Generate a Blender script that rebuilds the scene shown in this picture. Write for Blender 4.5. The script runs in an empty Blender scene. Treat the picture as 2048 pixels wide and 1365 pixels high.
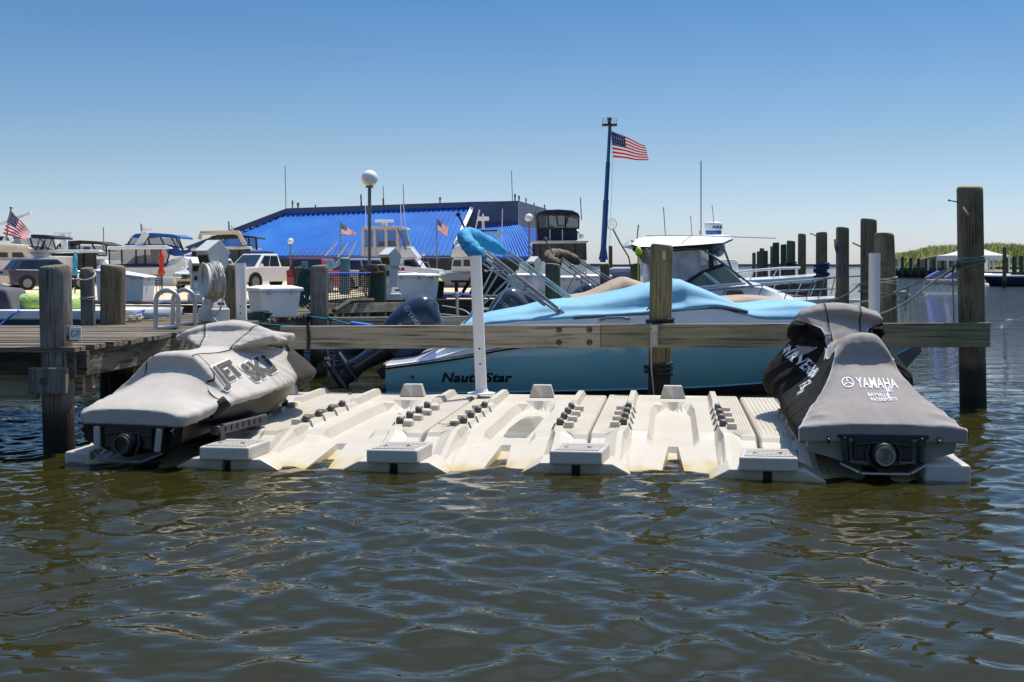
import bpy, bmesh, math, random
import numpy as np
from mathutils import Vector, Matrix, noise
from mathutils.bvhtree import BVHTree
random.seed(7)
SC = bpy.context.scene
COL = SC.collection
R = math.radians

# ---------------- camera, sky, sun, exposure ----------------
F, HX, HY, HC = 2500.0, 1024.0, 532.0, 1.72
cd = bpy.data.cameras.new("camera"); cam = bpy.data.objects.new("camera", cd); COL.objects.link(cam)
cam.location = (0, 0, HC); cam.rotation_euler = (R(90), 0, 0)
cd.sensor_width = 36; cd.lens = F/2048*36; cd.shift_y = -(682.5-HY)/2048
cd.clip_start = 0.1; cd.clip_end = 12000
SC.camera = cam
SUN_EL, SUN_AZ = 65.0, 38.0
w = bpy.data.worlds.new("World"); SC.world = w; w.use_nodes = True
nt = w.node_tree
sky = nt.nodes.new("ShaderNodeTexSky"); sky.sky_type = 'NISHITA'; sky.sun_disc = False
sky.sun_elevation = R(SUN_EL); sky.sun_rotation = R(SUN_AZ)
sky.air_density = 1.0; sky.dust_density = 0.35; sky.ozone_density = 2.2; sky.altitude = 0
# clear marine air: the low sky is a pale blue grey rather than yellow
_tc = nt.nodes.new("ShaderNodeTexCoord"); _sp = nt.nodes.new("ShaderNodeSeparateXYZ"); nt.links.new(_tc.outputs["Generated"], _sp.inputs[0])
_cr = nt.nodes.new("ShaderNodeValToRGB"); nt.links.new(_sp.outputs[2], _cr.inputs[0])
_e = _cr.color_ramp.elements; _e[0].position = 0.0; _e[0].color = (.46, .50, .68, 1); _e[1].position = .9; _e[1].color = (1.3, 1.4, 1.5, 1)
for _p, _c in ((.03, (.45, .50, .665, 1)), (.09, (.355, .415, .50, 1)), (.21, (.20, .335, .455, 1)), (.34, (.175, .245, .305, 1)), (.5, (.31, .365, .41, 1)), (.65, (1.0, 1.1, 1.2, 1))):  # out-of-frame stops: mid sky dimmed for water reflections, overhead brightened as added fill
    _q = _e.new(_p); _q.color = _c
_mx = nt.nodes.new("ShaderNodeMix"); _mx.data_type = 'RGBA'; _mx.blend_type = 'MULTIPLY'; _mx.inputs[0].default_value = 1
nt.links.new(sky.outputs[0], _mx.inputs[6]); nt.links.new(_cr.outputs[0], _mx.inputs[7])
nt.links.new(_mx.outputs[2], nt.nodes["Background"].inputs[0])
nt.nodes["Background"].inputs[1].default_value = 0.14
sl = bpy.data.lights.new("sun", 'SUN'); sl.energy = 4.1; sl.angle = R(0.5); sl.color = (1.0, .95, .86)
so = bpy.data.objects.new("sun", sl); COL.objects.link(so); so.location = (20, 20, 60)
sd = Vector((math.sin(R(SUN_AZ))*math.cos(R(SUN_EL)), math.cos(R(SUN_AZ))*math.cos(R(SUN_EL)), math.sin(R(SUN_EL))))
so.rotation_euler = (-sd).to_track_quat('-Z', 'Y').to_euler()
SC.view_settings.view_transform = 'Standard'; SC.view_settings.look = 'None'
SC.view_settings.exposure = 0.5; SC.view_settings.gamma = 1
SC.cycles.max_bounces = 8; SC.cycles.transparent_max_bounces = 12; SC.cycles.caustics_reflective = False; SC.cycles.caustics_refractive = False

# ---------------- helpers ----------------
def P(px, py, Y):
    return Vector(((px-HX)*Y/F, Y, HC-(py-HY)*Y/F))
MW = {}
def tag(o, label=None, cat=None, group=None, kind=None):
    if label: o["label"] = label
    if cat: o["category"] = cat
    if group: o["group"] = group
    if kind: o["kind"] = kind
    return o
def thing(name, label, cat, loc=(0, 0, 0), rz=0, group=None):
    o = bpy.data.objects.new(name, None); COL.objects.link(o); o.empty_display_size = .1
    o.location = loc; o.rotation_euler = (0, 0, rz)
    MW[o.name] = Matrix.Translation(Vector(loc)) @ Matrix.Rotation(rz, 4, 'Z')
    return tag(o, label, cat, group)
def copy_tree(o, parent=None):
    c = o.copy(); COL.objects.link(c)
    if parent: c.parent = parent
    MW[c.name] = MW.get(o.name, Matrix())
    for ch in list(o.children): copy_tree(ch, c)
    return c
def place(o, loc, rz=0, label=None):
    o.location = loc; o.rotation_euler = (0, 0, rz)
    if label: o["label"] = label
    return o

def sm(a, b, x):
    t = min(1, max(0, (x-a)/(b-a))); return t*t*(3-2*t)
def interp(tab, x):
    if x <= tab[0][0]: return tab[0][1]
    for (a, va), (b, vb) in zip(tab, tab[1:]):
        if x <= b: return va+(vb-va)*(x-a)/(b-a)
    return tab[-1][1]
def crom(p, t):
    n = len(p); i = min(int(t), n-2); f = t-i
    a, b, c, d = p[max(i-1, 0)], p[i], p[i+1], p[min(i+2, n-1)]
    return .5*((2*b)+(c-a)*f+(2*a-5*b+4*c-d)*f*f+(3*b-a-3*c+d)*f**3)

class MB:
    def __init__(s): s.v = []; s.f = []; s.s = []
    def add(s, vs, fs, smooth=False):
        k = len(s.v); s.v += [Vector(q) for q in vs]; s.f += [tuple(i+k for i in f) for f in fs]; s.s += [smooth]*len(fs); return s
    def box(s, c, d, rz=0, M=None):
        x, y, z = d[0]/2, d[1]/2, d[2]/2
        q = [Vector((a*x, b*y, e*z)) for e in (-1, 1) for b in (-1, 1) for a in (-1, 1)]
        m = M if M is not None else Matrix.Translation(Vector(c)) @ Matrix.Rotation(rz, 4, 'Z')
        return s.add([m @ p for p in q], [(0, 2, 3, 1), (4, 5, 7, 6), (0, 1, 5, 4), (2, 6, 7, 3), (0, 4, 6, 2), (1, 3, 7, 5)])
    def bar(s, a, b, w, h, up=(0, 0, 1)):
        a = Vector(a); b = Vector(b); d = (b-a).normalized(); u = Vector(up)
        r = d.cross(u)
        if r.length < 1e-4: r = d.cross(Vector((1, 0, 0)))
        r.normalize(); u = r.cross(d)
        q = [p+r*i*w/2+u*j*h/2 for p in (a, b) for (i, j) in ((-1, -1), (1, -1), (1, 1), (-1, 1))]
        return s.add(q, [(3, 2, 1, 0), (4, 5, 6, 7), (0, 1, 5, 4), (1, 2, 6, 5), (2, 3, 7, 6), (3, 0, 4, 7)])
    def tube(s, pts, r, n=8, smooth=True, caps=True):
        pts = [Vector(p) for p in pts]; m = len(pts)
        rs = r if isinstance(r, (list, tuple)) else [r]*m
        t0 = (pts[1]-pts[0]).normalized()
        nrm = t0.cross(Vector((0, 0, 1)))
        if nrm.length < 1e-3: nrm = Vector((1, 0, 0))
        nrm.normalize(); vs = []
        for i in range(m):
            t = (pts[min(i+1, m-1)]-pts[max(i-1, 0)]).normalized()
            nrm = (nrm-t*nrm.dot(t)).normalized(); b = t.cross(nrm)
            vs += [pts[i]+(nrm*math.cos(2*math.pi*k/n)+b*math.sin(2*math.pi*k/n))*rs[i] for k in range(n)]
        fs = [(i*n+k, i*n+(k+1) % n, (i+1)*n+(k+1) % n, (i+1)*n+k) for i in range(m-1) for k in range(n)]
        s.add(vs, fs, smooth)
        if caps:
            k = len(s.v)-m*n
            s.f += [tuple(k+i for i in reversed(range(n))), tuple(k+(m-1)*n+i for i in range(n))]; s.s += [False]*2
        return s
    def lathe(s, prof, c=(0, 0, 0), n=24, M=None, smooth=True):
        m = M if M is not None else Matrix.Translation(Vector(c))
        vs = [m @ Vector((r*math.cos(2*math.pi*k/n), r*math.sin(2*math.pi*k/n), z)) for r, z in prof for k in range(n)]
        fs = [(i*n+k, i*n+(k+1) % n, (i+1)*n+(k+1) % n, (i+1)*n+k) for i in range(len(prof)-1) for k in range(n)]
        s.add(vs, fs, smooth); k = len(s.v)-len(vs)
        if prof[0][0] > 1e-5: s.f.append(tuple(k+i for i in reversed(range(n)))); s.s.append(False)
        if prof[-1][0] > 1e-5: s.f.append(tuple(k+(len(prof)-1)*n+i for i in range(n))); s.s.append(False)
        return s
    def loft(s, secs, closed=False, caps=False, smooth=True):
        n = len(secs[0]); vs = [p for q in secs for p in q]; kk = n if closed else n-1
        fs = [(i*n+k, (i+1)*n+k, (i+1)*n+(k+1) % n, i*n+(k+1) % n) for i in range(len(secs)-1) for k in range(kk)]
        s.add(vs, fs, smooth)
        if caps:
            k = len(s.v)-len(vs)
            s.f += [tuple(k+i for i in range(n)), tuple(k+(len(secs)-1)*n+i for i in reversed(range(n)))]; s.s += [False]*2
        return s
    def prism(s, a, b):
        n = len(a)
        return s.add(list(a)+list(b), [tuple(range(n)), tuple(reversed(range(n, 2*n)))]+[(i, i+n, (i+1) % n+n, (i+1) % n) for i in range(n)])
    def ppx(s, poly, Y, d, dx=0):
        a = [P(x, y, Y) for x, y in poly]; return s.prism(a, [p+Vector((dx, d, 0)) for p in a])
    def side(s, poly, y0, y1):      # polygon (x, z) extruded across y
        return s.prism([Vector((x, y0, z)) for x, z in poly], [Vector((x, y1, z)) for x, z in poly])
    def quad(s, *q): return s.add(q, [tuple(range(len(q)))])
    def sphere(s, c, r, n=16, m=10, sc=(1, 1, 1)):
        M = Matrix.Translation(Vector(c)) @ Matrix.Diagonal((sc[0], sc[1], sc[2], 1))
        return s.lathe([(max(1e-6, r*math.sin(math.pi*i/m)), -r*math.cos(math.pi*i/m)) for i in range(m+1)], n=n, M=M)
    def build(s, name, mat, parent=None, world=False, bevel=0, sharp=40, seg=2, subd=0, fix=True):
        me = bpy.data.meshes.new(name)
        vs = s.v
        if parent is not None and world:
            inv = MW[parent.name].inverted(); vs = [inv @ p for p in vs]
        me.from_pydata([tuple(p) for p in vs], [], s.f)
        me.polygons.foreach_set('use_smooth', s.s)
        if fix:
            bm = bmesh.new(); bm.from_mesh(me); bmesh.ops.recalc_face_normals(bm, faces=bm.faces); bm.to_mesh(me); bm.free()
        if any(s.s): me.set_sharp_from_angle(angle=R(sharp))
        for m in (mat if isinstance(mat, list) else [mat]): me.materials.append(m)
        o = bpy.data.objects.new(name, me); COL.objects.link(o)
        if parent is not None: o.parent = parent; MW[o.name] = MW[parent.name]
        else: MW[o.name] = Matrix()
        if bevel:
            b = o.modifiers.new("edge", 'BEVEL'); b.width = bevel; b.segments = seg; b.limit_method = 'ANGLE'; b.angle_limit = R(30); b.harden_normals = False
        if subd:
            b = o.modifiers.new("round", 'SUBSURF'); b.levels = subd; b.render_levels = subd
        return o

# ---------------- materials ----------------
def hexc(h):
    c = [int(h[i:i+2], 16)/255 for i in (0, 2, 4)]
    return tuple(x/12.92 if x <= .04045 else ((x+.055)/1.055)**2.4 for x in c)+(1,)
MATS = {}
def N(nt, t, **k):
    n = nt.nodes.new(t)
    for a, b in k.items():
        if a in n.inputs: n.inputs[a].default_value = b
        else: setattr(n, a, b)
    return n
def pmat(name, col, rough=.5, metal=0, var=None, vscale=(3, 3, 3), vcol=None, vlo=.4, vhi=.7, bump=0, bscale=(40, 40, 40), spec=.5,
         wet=None, coat=0, trans=0, grain=None, dirt=None, emit=None, alpha=1, moss=None, thin=0):
    if name in MATS: return MATS[name]
    m = bpy.data.materials.new(name); m.use_nodes = True; nt = m.node_tree; L = nt.links.new
    b = nt.nodes["Principled BSDF"]; MATS[name] = m
    b.inputs["Roughness"].default_value = rough; b.inputs["Metallic"].default_value = metal
    b.inputs["Specular IOR Level"].default_value = spec; b.inputs["Coat Weight"].default_value = coat
    b.inputs["Transmission Weight"].default_value = trans; b.inputs["Alpha"].default_value = alpha
    c = col if isinstance(col, tuple) else hexc(col)
    if len(c) == 3: c = c+(1,)
    b.inputs["Base Color"].default_value = c
    if emit: b.inputs["Emission Color"].default_value = c; b.inputs["Emission Strength"].default_value = emit
    co = N(nt, "ShaderNodeTexCoord"); cur = None
    def mapped(sc):
        mp = N(nt, "ShaderNodeMapping"); mp.inputs["Scale"].default_value = sc; L(co.outputs["Object"], mp.inputs["Vector"]); return mp.outputs[0]
    def mix(fac, a, bcol, mode='MIX'):
        x = N(nt, "ShaderNodeMix", data_type='RGBA', blend_type=mode); L(fac, x.inputs[0])
        if isinstance(a, tuple): x.inputs[6].default_value = a
        else: L(a, x.inputs[6])
        if isinstance(bcol, tuple): x.inputs[7].default_value = bcol
        else: L(bcol, x.inputs[7])
        return x.outputs[2]
    def rng(sock, lo, hi, a=0., z=1.):
        r = N(nt, "ShaderNodeMapRange"); r.inputs[1].default_value = lo; r.inputs[2].default_value = hi; r.inputs[3].default_value = a; r.inputs[4].default_value = z
        L(sock, r.inputs[0]); return r.outputs[0]
    cur = c
    if vcol:
        n = N(nt, "ShaderNodeTexNoise"); n.inputs["Scale"].default_value = 1; n.inputs["Detail"].default_value = 6; n.inputs["Roughness"].default_value = .6
        L(mapped(vscale), n.inputs["Vector"]); cur = mix(rng(n.outputs[0], vlo, vhi), cur, hexc(vcol) if isinstance(vcol, str) else vcol)
    if grain:       # fine dark lines: (scale vec, colour, lo, hi)
        n = N(nt, "ShaderNodeTexNoise"); n.inputs["Scale"].default_value = 1; n.inputs["Detail"].default_value = 3
        L(mapped(grain[0]), n.inputs["Vector"]); cur = mix(rng(n.outputs[0], grain[2], grain[3]), cur, hexc(grain[1]))
    if dirt:        # blotches: (scale, colour, lo, hi)
        n = N(nt, "ShaderNodeTexNoise"); n.inputs["Scale"].default_value = dirt[0]; n.inputs["Detail"].default_value = 8; n.inputs["Roughness"].default_value = .7
        L(co.outputs["Object"], n.inputs["Vector"]); cur = mix(rng(n.outputs[0], dirt[2], dirt[3]), cur, hexc(dirt[1]))
    if wet or moss:
        g = N(nt, "ShaderNodeNewGeometry"); sp = N(nt, "ShaderNodeSeparateXYZ"); L(g.outputs["Position"], sp.inputs[0])
        n = N(nt, "ShaderNodeTexNoise"); n.inputs["Scale"].default_value = 9; n.inputs["Detail"].default_value = 5
        a = N(nt, "ShaderNodeMath", operation='MULTIPLY_ADD'); L(n.outputs[0], a.inputs[0]); a.inputs[1].default_value = .16; L(sp.outputs[2], a.inputs[2])
        for (lo, hi, cc) in (wet or []):
            cur = mix(rng(a.outputs[0], lo, hi, 1, 0), cur, hexc(cc))
    if moss:        # growth on upward faces
        sn = N(nt, "ShaderNodeSeparateXYZ"); L(g.outputs["Normal"], sn.inputs[0])
        cur = mix(rng(sn.outputs[2], .25, .7), cur, hexc(moss))
    if not isinstance(cur, tuple): L(cur, b.inputs["Base Color"])
    if thin:        # cloth or leaf that lets light through
        tl = N(nt, "ShaderNodeBsdfTranslucent"); mxs = N(nt, "ShaderNodeMixShader"); mxs.inputs[0].default_value = thin
        if isinstance(cur, tuple): tl.inputs[0].default_value = cur
        else: L(cur, tl.inputs[0])
        L(b.outputs[0], mxs.inputs[1]); L(tl.outputs[0], mxs.inputs[2]); L(mxs.outputs[0], nt.nodes['Material Output'].inputs[0])
    if bump:
        n = N(nt, "ShaderNodeTexNoise"); n.inputs["Scale"].default_value = 1; n.inputs["Detail"].default_value = 5
        L(mapped(bscale), n.inputs["Vector"]); bp = N(nt, "ShaderNodeBump"); bp.inputs["Strength"].default_value = bump; bp.inputs["Distance"].default_value = .02
        L(n.outputs[0], bp.inputs["Height"]); L(bp.outputs[0], b.inputs["Normal"])
    return m

PILE_WET = [(.52, .64, '2a261c'), (.15, .3, '16150f')]
M_pile = pmat('pile wood', '7d6e56', .85, vscale=(6, 6, .8), vcol='45392a', grain=((70, 70, 2.6), '242019', .5, .72), dirt=(2.4, '7d7a5c', .50, .72), bump=1, bscale=(50, 50, 3), wet=PILE_WET, moss='847a45')
M_pile_green = pmat('green treated pile wood', '42584a', .85, vscale=(5, 5, .7), vcol='2d3d34', grain=((34, 34, 1.6), '1f2a25', .52, .68), bump=.7, bscale=(40, 40, 3), wet=PILE_WET, moss='8a8062')
M_pile_tan = pmat('brown pile wood', '8d805f', .85, vscale=(6, 6, .8), vcol='57503a', grain=((38, 38, 1.8), '3d3828', .5, .68), dirt=(2.0, '6d7048', .5, .72), bump=.7, bscale=(40, 40, 3), wet=PILE_WET, moss='6d6136')
M_pile_grey = pmat('grey pile wood', '84817a', .85, vscale=(5, 5, .7), vcol='585650', grain=((60, 60, 2.4), '322f2a', .5, .72), dirt=(1.9, '75563a', .50, .66), bump=1, bscale=(46, 46, 3), wet=[(.44, .56, '3a2f1f'), (.3, .42, '14130e')], moss='6e664a')
M_beam = pmat('weathered rail timber', 'ada08b', .85, vscale=(.5, 3, 7), vcol='7d7664', grain=((1.2, 30, 34), '4c4538', .53, .68), dirt=(1.6, '6b6d4c', .52, .72), bump=.6, bscale=(2, 40, 46))
M_plank = pmat('weathered deck plank', '7f7362', .9, vscale=(.8, 6, 6), vcol='5a5043', grain=((3, 42, 42), '3d382f', .5, .66), dirt=(1.5, '5b5448', .5, .75), bump=1, bscale=(4, 46, 46))
M_dark_timber = pmat('dark bulkhead timber', '514b40', .9, vscale=(1.5, 6, 4), vcol='332f28', grain=((3, 20, 24), '211e19', .5, .68), bump=.7, bscale=(4, 24, 30), wet=[(.3, .5, '1e1c15')])
M_dock = pmat('beige dock plastic', (.545, .49, .395), .42, vscale=(1.3, 1.3, 1.3), vcol=(.48, .42, .325, 1), vlo=.42, vhi=.8, dirt=(3.6, '9a8358', .63, .80), bump=.06, bscale=(90, 90, 90), wet=[(.005, .05, '23230f'), (.05, .13, 'b39a4e')], spec=.4)
M_dockgrey = pmat('light grey dock plastic', (.53, .495, .43), .42, vscale=(2, 2, 2), vcol=(.44, .41, .35, 1), bump=.05, bscale=(90, 90, 90), wet=[(.03, .10, '2a2a18')], spec=.4)
M_rubber = pmat('grey roller plastic', '55524e', .55, vscale=(20, 20, 20), vcol='3e3c39')
M_black = pmat('black plastic', '141416', .45, vscale=(12, 12, 12), vcol='202022')
M_chrome = pmat('polished steel', '9a9da1', .18, 1)
M_alu = pmat('brushed aluminium', 'b6b6b2', .36, .9, vscale=(9, 9, 9), vcol='9b9b97')
M_pvc = pmat('white pvc', (.80, .79, .76), .35, vscale=(4, 4, .6), vcol=(.70, .68, .64, 1), dirt=(5, 'a8a294', .68, .8))
M_white = pmat('white gelcoat', (.82, .82, .81), .22, vscale=(2, 2, 2), vcol=(.74, .74, .73, 1), coat=.4)
M_cream = pmat('off white gelcoat', (.66, .63, .56), .35, vscale=(2, 2, 2), vcol=(.55, .52, .45, 1))
M_boxwhite = pmat('white dock box plastic', (.80, .80, .80), .38, vscale=(2.5, 2.5, 2.5), vcol=(.70, .71, .72, 1), dirt=(4, '9a9a98', .68, .82))
M_steel = pmat('galvanised steel', '8c8d8c', .45, .7, vscale=(8, 8, 8), vcol='6e6f6e')
M_nut = pmat('rusty bolt steel', '6d5a45', .7, .4, vscale=(40, 40, 40), vcol='3f3226')
M_navy = pmat('navy canvas', '16233f', .85, vscale=(6, 6, 6), vcol='1f2d4a', bump=.2, bscale=(20, 20, 20))
M_darkcanvas = pmat('charcoal canvas', '35352f', .9, vscale=(6, 6, 6), vcol='24241f', bump=.2, bscale=(20, 20, 20))
M_roofblue = pmat('bright blue painted metal', '1a62b4', .6, vscale=(.35, .35, .35), vcol='2a74c0', spec=.15)
M_trimblue = pmat('dark slate blue panel', '3f5478', .6, vscale=(.5, .5, .5), vcol='384b6c')
M_deepblue = pmat('deep blue painted metal', '0e3f9a', .5, vscale=(2, 2, 2), vcol='123f8c')
M_vinyl = pmat('clear vinyl window', '7e8790', .15, vscale=(1.5, 1.5, 1.5), vcol='454b52', coat=.2)
M_glass = pmat('dark tinted glass', '0d1218', .05, spec=.8, vscale=(2, 2, 2), vcol='1a232c')
M_ropew = pmat('white rope', 'c6c0b0', .9, vscale=(60, 60, 60), vcol='98917f', bump=.5, bscale=(120, 120, 120))
M_ropeblue = pmat('blue rope', '2c62c4', .8, vscale=(60, 60, 60), vcol='1d489c')
M_ropeteal = pmat('teal rope', '1a8a8c', .8, vscale=(60, 60, 60), vcol='12666a')
M_ropegrey = pmat('grey rope', '8d887a', .9, vscale=(60, 60, 60), vcol='5e5a4f')
M_hosegreen = pmat('dark green hose', '1d4038', .5, vscale=(30, 30, 30), vcol='102a26')
M_hosegrey = pmat('pale grey hose', 'b7b3a8', .5, vscale=(20, 20, 20), vcol='8d897e')
M_tyre = pmat('tyre rubber', '1b1b1c', .85, vscale=(20, 20, 20), vcol='262626')
M_rim = pmat('alloy wheel', '86878a', .4, .6)
M_lampglobe = pmat('white globe glass', (.83, .82, .78), .3, vscale=(2, 2, 2), vcol=(.74, .73, .69, 1))
M_lamppole = pmat('grey painted pole', '6f7378', .5, vscale=(5, 5, .5), vcol='5d6166')
M_pedestal = pmat('pedestal grey plastic', 'd0d0cb', .5, vscale=(4, 4, 4), vcol='bcbcb7', dirt=(6, '77756f', .66, .8))
M_skin = None

# ---------------- lettering ----------------
def text_geo(s, width=None, height=None, bold=0, shear=0, extr=0, maxe=None, space=1):
    c = bpy.data.curves.new("lettering", 'FONT'); c.body = s; c.size = 1; c.offset = bold; c.shear = shear; c.extrude = 0; c.space_character = space
    c.align_x = 'CENTER'; c.align_y = 'CENTER'; c.resolution_u = 3
    o = bpy.data.objects.new("lettering", c); COL.objects.link(o)
    dg = bpy.context.evaluated_depsgraph_get(); me = bpy.data.meshes.new_from_object(o.evaluated_get(dg))
    bpy.data.objects.remove(o); bpy.data.curves.remove(c)
    bm = bmesh.new(); bm.from_mesh(me); bpy.data.meshes.remove(me)
    bmesh.ops.remove_doubles(bm, verts=bm.verts, dist=1e-5)
    xs = [v.co.x for v in bm.verts]; ys = [v.co.y for v in bm.verts]
    w0, h0 = max(xs)-min(xs), max(ys)-min(ys); cx, cy = (max(xs)+min(xs))/2, (max(ys)+min(ys))/2
    kx = (width/w0) if width else height/h0; ky = (height/h0) if height else kx
    for v in bm.verts: v.co = Vector(((v.co.x-cx)*kx, (v.co.y-cy)*ky, 0))
    bmesh.ops.triangulate(bm, faces=bm.faces)
    if maxe:
        for _ in range(4):
            es = [e for e in bm.edges if e.calc_length() > maxe]
            if not es: break
            bmesh.ops.subdivide_edges(bm, edges=es, cuts=1); bmesh.ops.triangulate(bm, faces=[f for f in bm.faces if len(f.verts) > 3])
    bm.verts.index_update()
    r = ([v.co.copy() for v in bm.verts], [tuple(v.index for v in f.verts) for f in bm.faces]); bm.free(); return r
def text_flat(mb, s, o, xd, yd, off=.004, **k):
    vs, fs = text_geo(s, **k); o = Vector(o); xd = Vector(xd).normalized(); yd = Vector(yd).normalized(); n = xd.cross(yd).normalized()
    return mb.add([o+xd*v.x+yd*v.y+n*off for v in vs], fs)
def geo_on(mb, vs, fs, bvh, o, xd, yd, off=.004, far=3):
    o = Vector(o); xd = Vector(xd).normalized(); yd = Vector(yd).normalized(); n = xd.cross(yd).normalized(); out = []; last = None
    for v in vs:
        p = o+xd*v.x+yd*v.y; h = bvh.ray_cast(p+n*far, -n)
        out.append((h[0]+n*off+h[1]*off*.5) if h[0] is not None else None)
    good = [i for i, q in enumerate(out) if q is not None]; ix = {g: k for k, g in enumerate(good)}
    return mb.add([out[g] for g in good], [tuple(ix[i] for i in f) for f in fs if all(i in ix for i in f)])
def text_on(mb, s, bvh, o, xd, yd, off=.004, **k):
    vs, fs = text_geo(s, maxe=.03, **k); return geo_on(mb, vs, fs, bvh, o, xd, yd, off)

# ---------------- water ----------------
def axis_lines(lo, hi, step, far, growth=1.12):
    a = list(np.arange(lo, hi+1e-6, step)); s = step; q = a[-1]
    while q < far: s = min(s*growth, 400); q += s; a.append(q)
    s = step; q = a[0]; pre = []
    while q > -far: s = min(s*growth, 400); q -= s; pre.append(q)
    return np.array(pre[::-1]+a)
wx = axis_lines(-7, 7, .036, 6000); wy = axis_lines(4.2, 18, .036, 6000)
gx, gy = np.meshgrid(wx, wy)
rs = np.random.RandomState(3)
z = np.zeros_like(gx)
wxx = gx+.25*np.sin(.9*gy+.4*gx)+.12*np.sin(1.9*gy-1.3*gx); wyy = gy+.22*np.sin(.8*gx+.5)+.1*np.sin(2.1*gx+.9*gy)
for i in range(70):
    lam = 0.16*(6.0**(rs.rand())); k = 2*math.pi/lam
    th = math.radians(90+rs.choice([-1, 1])*(12+rs.rand()*50))
    slope = .0222*min(1, .36/lam)**.55
    z += slope/k*np.sin(k*(wxx*math.cos(th)+wyy*math.sin(th))+rs.rand()*6.28)
calm = 1-.45*np.exp(-(((gy-13)/3.5)**2+(gx/4.0)**4))
edge = np.clip((7.6-np.abs(gx))/1.5, 0, 1)*np.clip((19-gy)/4, 0, 1)*np.clip((gy-2.5)/1.5, 0, 1)
z = z*edge*calm
nx, ny = len(wx), len(wy)
me = bpy.data.meshes.new("water"); co = np.stack([gx.ravel(), gy.ravel(), z.ravel()], 1)
idx = np.arange(nx*ny).reshape(ny, nx); q = np.stack([idx[:-1, :-1], idx[:-1, 1:], idx[1:, 1:], idx[1:, :-1]], -1).reshape(-1, 4)
me.vertices.add(len(co)); me.vertices.foreach_set('co', co.ravel().astype(np.float32))
me.loops.add(q.size); me.loops.foreach_set('vertex_index', q.ravel().astype(np.int32))
me.polygons.add(len(q)); me.polygons.foreach_set('loop_start', np.arange(0, q.size, 4, dtype=np.int32)); me.polygons.foreach_set('loop_total', np.full(len(q), 4, np.int32))
me.update(calc_edges=True); me.polygons.foreach_set('use_smooth', np.ones(len(q), bool)); me.validate()
water = bpy.data.objects.new("water", me); COL.objects.link(water); tag(water, kind='structure')
def water_mat():
    m = bpy.data.materials.new("harbour water"); m.use_nodes = True; nt = m.node_tree; L = nt.links.new; b = nt.nodes["Principled BSDF"]
    b.inputs["Base Color"].default_value = (.025, .0222, .0048, 1); b.inputs["Roughness"].default_value = .02; b.inputs["IOR"].default_value = 1.333
    g = N(nt, "ShaderNodeNewGeometry")
    def nz(sc, det, rot=0):
        mp = N(nt, "ShaderNodeMapping"); mp.inputs["Scale"].default_value = sc; mp.inputs["Rotation"].default_value = (0, 0, rot); L(g.outputs["Position"], mp.inputs["Vector"])
        n = N(nt, "ShaderNodeTexNoise"); n.inputs["Scale"].default_value = 1; n.inputs["Detail"].default_value = det; L(mp.outputs[0], n.inputs["Vector"]); return n.outputs[0]
    a = nz((3.0, 6.5, 4), 2, .2); c = nz((1.2, 2.8, 2), 3, -.25); d0 = nz((.55, 2.0, 1), 4, .1)
    ln = N(nt, "ShaderNodeVectorMath", operation='LENGTH'); L(g.outputs["Position"], ln.inputs[0])
    mr = N(nt, "ShaderNodeMapRange"); mr.inputs[1].default_value = 11; mr.inputs[2].default_value = 26; L(ln.outputs["Value"], mr.inputs[0])
    dm = N(nt, "ShaderNodeMath", operation='MULTIPLY'); L(d0, dm.inputs[0]); L(mr.outputs[0], dm.inputs[1]); d = dm.outputs[0]
    s1 = N(nt, "ShaderNodeMath", operation='MULTIPLY_ADD'); L(c, s1.inputs[0]); s1.inputs[1].default_value = 1.5; L(a, s1.inputs[2])
    bp = N(nt, "ShaderNodeBump"); bp.inputs["Strength"].default_value = .16; bp.inputs["Distance"].default_value = .05; L(s1.outputs[0], bp.inputs["Height"])
    b2 = N(nt, "ShaderNodeBump"); b2.inputs["Strength"].default_value = .8; b2.inputs["Distance"].default_value = .42; L(d, b2.inputs["Height"]); L(bp.outputs[0], b2.inputs["Normal"])
    L(b2.outputs[0], b.inputs["Normal"]); return m
me.materials.append(water_mat())
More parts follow.
